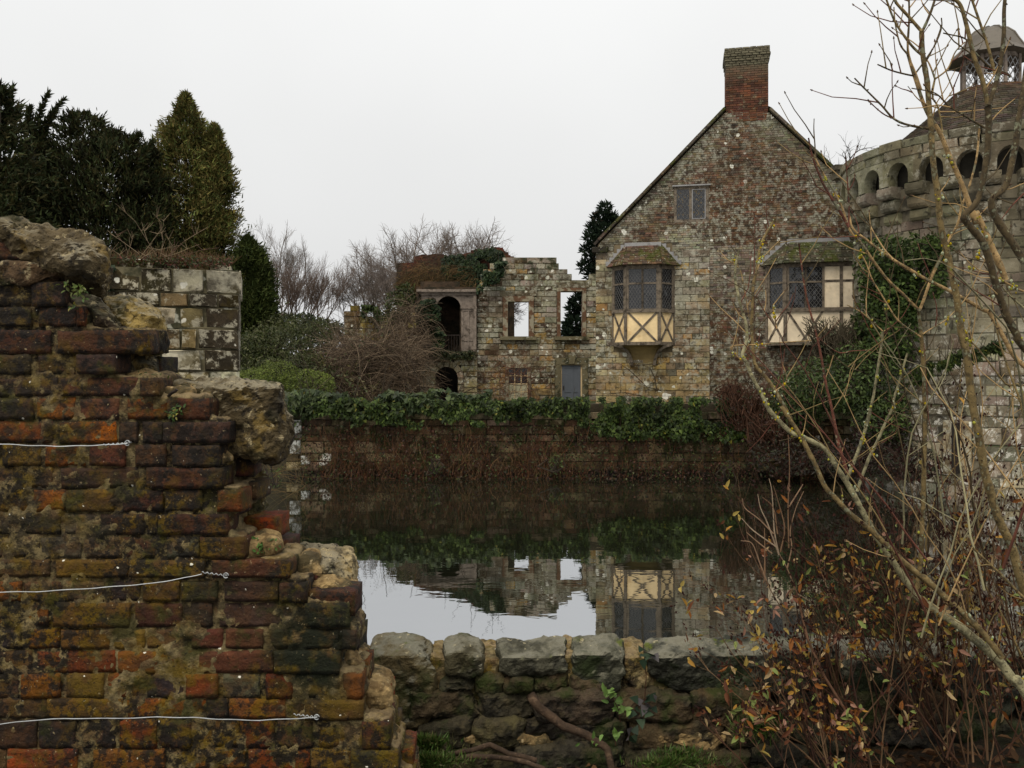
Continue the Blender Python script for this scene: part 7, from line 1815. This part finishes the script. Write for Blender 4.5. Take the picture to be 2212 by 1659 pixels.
def pale_twigs():
    rs = np.random.RandomState(120); t = plant('twiggy_sapling', 'pale bare twigs fanning up against the dark water', 'shrub', tuple(P(1740, 1420, 3.3))); segs = []; cols = []
    for (k, pl) in ((k3, [(605, 1320), (540, 1150), (480, 1040)]), (k3, [(480, 1050), (450, 900), (440, 760), (430, 600), (410, 510)]), (k3, [(480, 1050), (400, 830), (350, 720), (330, 620)]), (k3, [(470, 1000), (300, 880), (215, 790)]), (k3, [(440, 900), (340, 800), (240, 720), (222, 650)]), (k3, [(540, 1140), (570, 1000), (560, 880), (600, 720), (655, 600)]), (k3, [(550, 1000), (545, 700), (555, 450), (545, 200)]), (k3, [(390, 1230), (345, 1110), (290, 970), (210, 950)]), (k3, [(380, 1200), (380, 1000), (378, 860)]), (k3, [(430, 1040), (330, 960), (250, 890)]), (k3, [(490, 1030), (520, 860), (470, 660), (440, 560)]), (k3, [(545, 720), (620, 600), (650, 550)]), (k3, [(470, 900), (440, 720), (360, 640)]), (k3, [(350, 1140), (380, 1200), (370, 1250)]), (k3, [(840, 1430), (810, 1250), (800, 1070)]), (k3, [(600, 1320), (700, 1380), (760, 1436)])):
        sp = smooth_path([k(*q) for q in pl], 4); n = len(sp); c = np.array([(0.24, 0.17, 0.12), (0.18, 0.12, 0.08), (0.30, 0.24, 0.18)][rs.randint(3)])
        for i in range(n - 1): r = .0034 * (1 - .65 * i / n); segs.append(np.concatenate([np.array(P(*sp[i], 3.3)), np.array(P(*sp[i + 1], 3.3)), [r, r * .95]])); cols.append(c)
    a, b = P(*k3(605, 1320), 3.3), P(*k4(1000, 720), 3.15); m_ = P(*k4(900, 500), 3.2)
    segs.append(np.array([*a, *m_, .0045, .005])); segs.append(np.array([*m_, *b, .005, .006])); segs.append(np.array([*b, *P(*k4(1150, 960), 3.1), .006, .006])); cols += [np.array((.13, .08, .055))] * 3
    part('twigs', seg_mesh('twigs', segs, np.array(cols), n=5), M['twig'], t)
pale_twigs()
# small plants on the walls and the ground
def sprig(name, label, stems, leaves, pal, seed, L, cat='plant', group=None, mat='leaf', shape='leaf', Wd=.5):
    """stems: polylines (u, v, d); leaves: (u, v, d, count, spread px)"""
    rs = np.random.RandomState(seed); t = plant(name, label, cat, tuple(P(*leaves[0][:3])), group); segs = []; Pp = []
    for pl in stems:
        for a, b in zip(pl[:-1], pl[1:]): segs.append(np.array([*P(*a), *P(*b), .0022, .0016]))
    for (u, v, d, n, s) in leaves:
        q = np.stack([u + rs.normal(size=n) * s, v + rs.normal(size=n) * s * .8], -1); Pp += [np.array(P(a, b, d - rs.uniform(0, .02))) for a, b in q]
    Pp = np.array(Pp); n = len(Pp); Ls = L * rs.uniform(.7, 1.2, n)
    part('leaves', leaf_mesh('leaves', Pp, rdir(rs, n) + np.array([0, -.4, -.1]), np.array([0, -.8, .8]) + rs.normal(size=(n, 3)) * .35, Ls, Ls * Wd, pick(rs, n, pal, .2), shape), M[mat], t)
    if segs: part('stems', seg_mesh('stems', segs, n=5, col=(.06, .03, .02)), M['twig'], t)
LG = [(0.12, 0.19, 0.05), (0.16, 0.24, 0.07), (0.09, 0.15, 0.04)]
sprig('seedling', 'bright green seedling sprouting from the middle of the low wall', [[(1340, 1560, 3.35), (1335, 1530, 3.33), (1322, 1505, 3.32)]], [(1315, 1500, 3.33, 7, 7), (1340, 1520, 3.33, 12, 12)], LG, 131, .045, group='small plants on the low wall')
sprig('seedling', 'small green seedling near the foot of the low wall', [[(1330, 1610, 3.2), (1328, 1588, 3.2)]], [(1328, 1586, 3.2, 7, 8), (1280, 1600, 3.2, 5, 14)], LG, 132, .032, group='small plants on the low wall')
sprig('ivy_sprig', 'dark ivy sprig growing over the edge of a coping stone', [[(1392, 1520, 3.35), (1396, 1460, 3.33), (1392, 1420, 3.32), (1396, 1412, 3.32)]], [(1394, 1414, 3.32, 7, 12), (1400, 1515, 3.33, 10, 14), (1380, 1540, 3.33, 5, 10), (1365, 1585, 3.3, 5, 10)], [(0.022, 0.04, 0.022), (0.035, 0.055, 0.03), (0.10, 0.09, 0.09)], 133, .038, 'ivy', mat='ivy_leaf', shape='ivy', Wd=.9)
sprig('wall_fern', 'tiny green fern beside the boulder on the brick wall', [], [(165, 628, 2.68, 26, 10), (180, 636, 2.68, 14, 8), (140, 615, 2.68, 8, 6)], [(0.12, 0.16, 0.04), (0.20, 0.22, 0.08), (0.07, 0.11, 0.03)], 134, .018, group='small plants on the brick wall')
sprig('wall_weed', 'small weed in the gap beside the iron spike', [], [(375, 892, 2.68, 26, 9), (385, 885, 2.68, 8, 6), (160, 662, 2.67, 8, 6)], [(0.08, 0.14, 0.04), (0.05, 0.09, 0.025), (0.2, 0.18, 0.04)], 135, .016, group='small plants on the brick wall')
sprig('wall_weed', 'clump of green leaves on the step of the broken brick wall', [], [(545, 1172, 2.76, 60, 12), (570, 1178, 2.74, 40, 12), (530, 1160, 2.78, 16, 8)], [(0.06, 0.13, 0.025), (0.09, 0.17, 0.04), (0.04, 0.08, 0.02)], 136, .018, group='small plants on the brick wall')
sprig('moss_patch', 'tuft of dry moss in the dark gap of the brick wall', [], [(330, 818, 2.72, 40, 8), (310, 812, 2.72, 20, 8)], [(0.10, 0.09, 0.03), (0.06, 0.07, 0.02)], 137, .016, group='small plants on the brick wall', cat='moss')
def grass():
    rs = np.random.RandomState(140); n = 5200; cen = [(910, 1600, 3.15, 26, 20), (905, 1640, 3.05, 30, 14), (1460, 1625, 3.05, 26, 12), (1430, 1650, 3.0, 30, 8), (1480, 1645, 3.0, 40, 10), (960, 1640, 3.1, 26, 10), (1640, 1560, 3.3, 22, 16)]
    Pp = []
    for i in range(n): u, v, d, su, sv = cen[min(rs.randint(9), 6) if rs.rand() < .5 else rs.randint(2)]; Pp.append(np.array(P(u + rs.normal() * su, v + abs(rs.normal()) * sv, d)))
    Pp = np.array(Pp); ax = unit(np.array([0, -.1, 1]) + rs.normal(size=(n, 3)) * .5)
    o = link('grass', leaf_mesh('grass', Pp, ax, rdir(rs, n) + np.array([0, -1, 0]), .036 * rs.uniform(.4, 1.3, n), .0022, pick(rs, n, [(0.055, 0.10, 0.018), (0.085, 0.13, 0.03), (0.04, 0.075, 0.014), (0.11, 0.11, 0.04)], .3), 'spray'), M['leaf']); tag(o, 'short green grass tufts at the foot of the low wall', 'grass', kind='stuff')
    n = 900; u = rs.uniform(1180, 2212, n); d = rs.uniform(2.6, 3.35, n); x = (u - CU) / F * d; Pp = np.stack([x, d, 1.41 + .02 * rs.rand(n) + .10 * np.clip(x - .9, 0, 1.5) * np.clip(d - 2.2, 0, 1)], -1)
    o = link('leaf_litter', leaf_mesh('leaf_litter', Pp, rdir(rs, n) * np.array([1, 1, .25]), np.array([0, 0, 1.]) + rs.normal(size=(n, 3)) * .4, .045 * rs.uniform(.6, 1.3, n), .028, pick(rs, n, [(0.09, 0.045, 0.022), (0.05, 0.03, 0.018), (0.14, 0.08, 0.04)], .4)), M['dry_leaf']); tag(o, 'fallen brown leaves on the dark soil', 'leaves', kind='stuff')
grass()
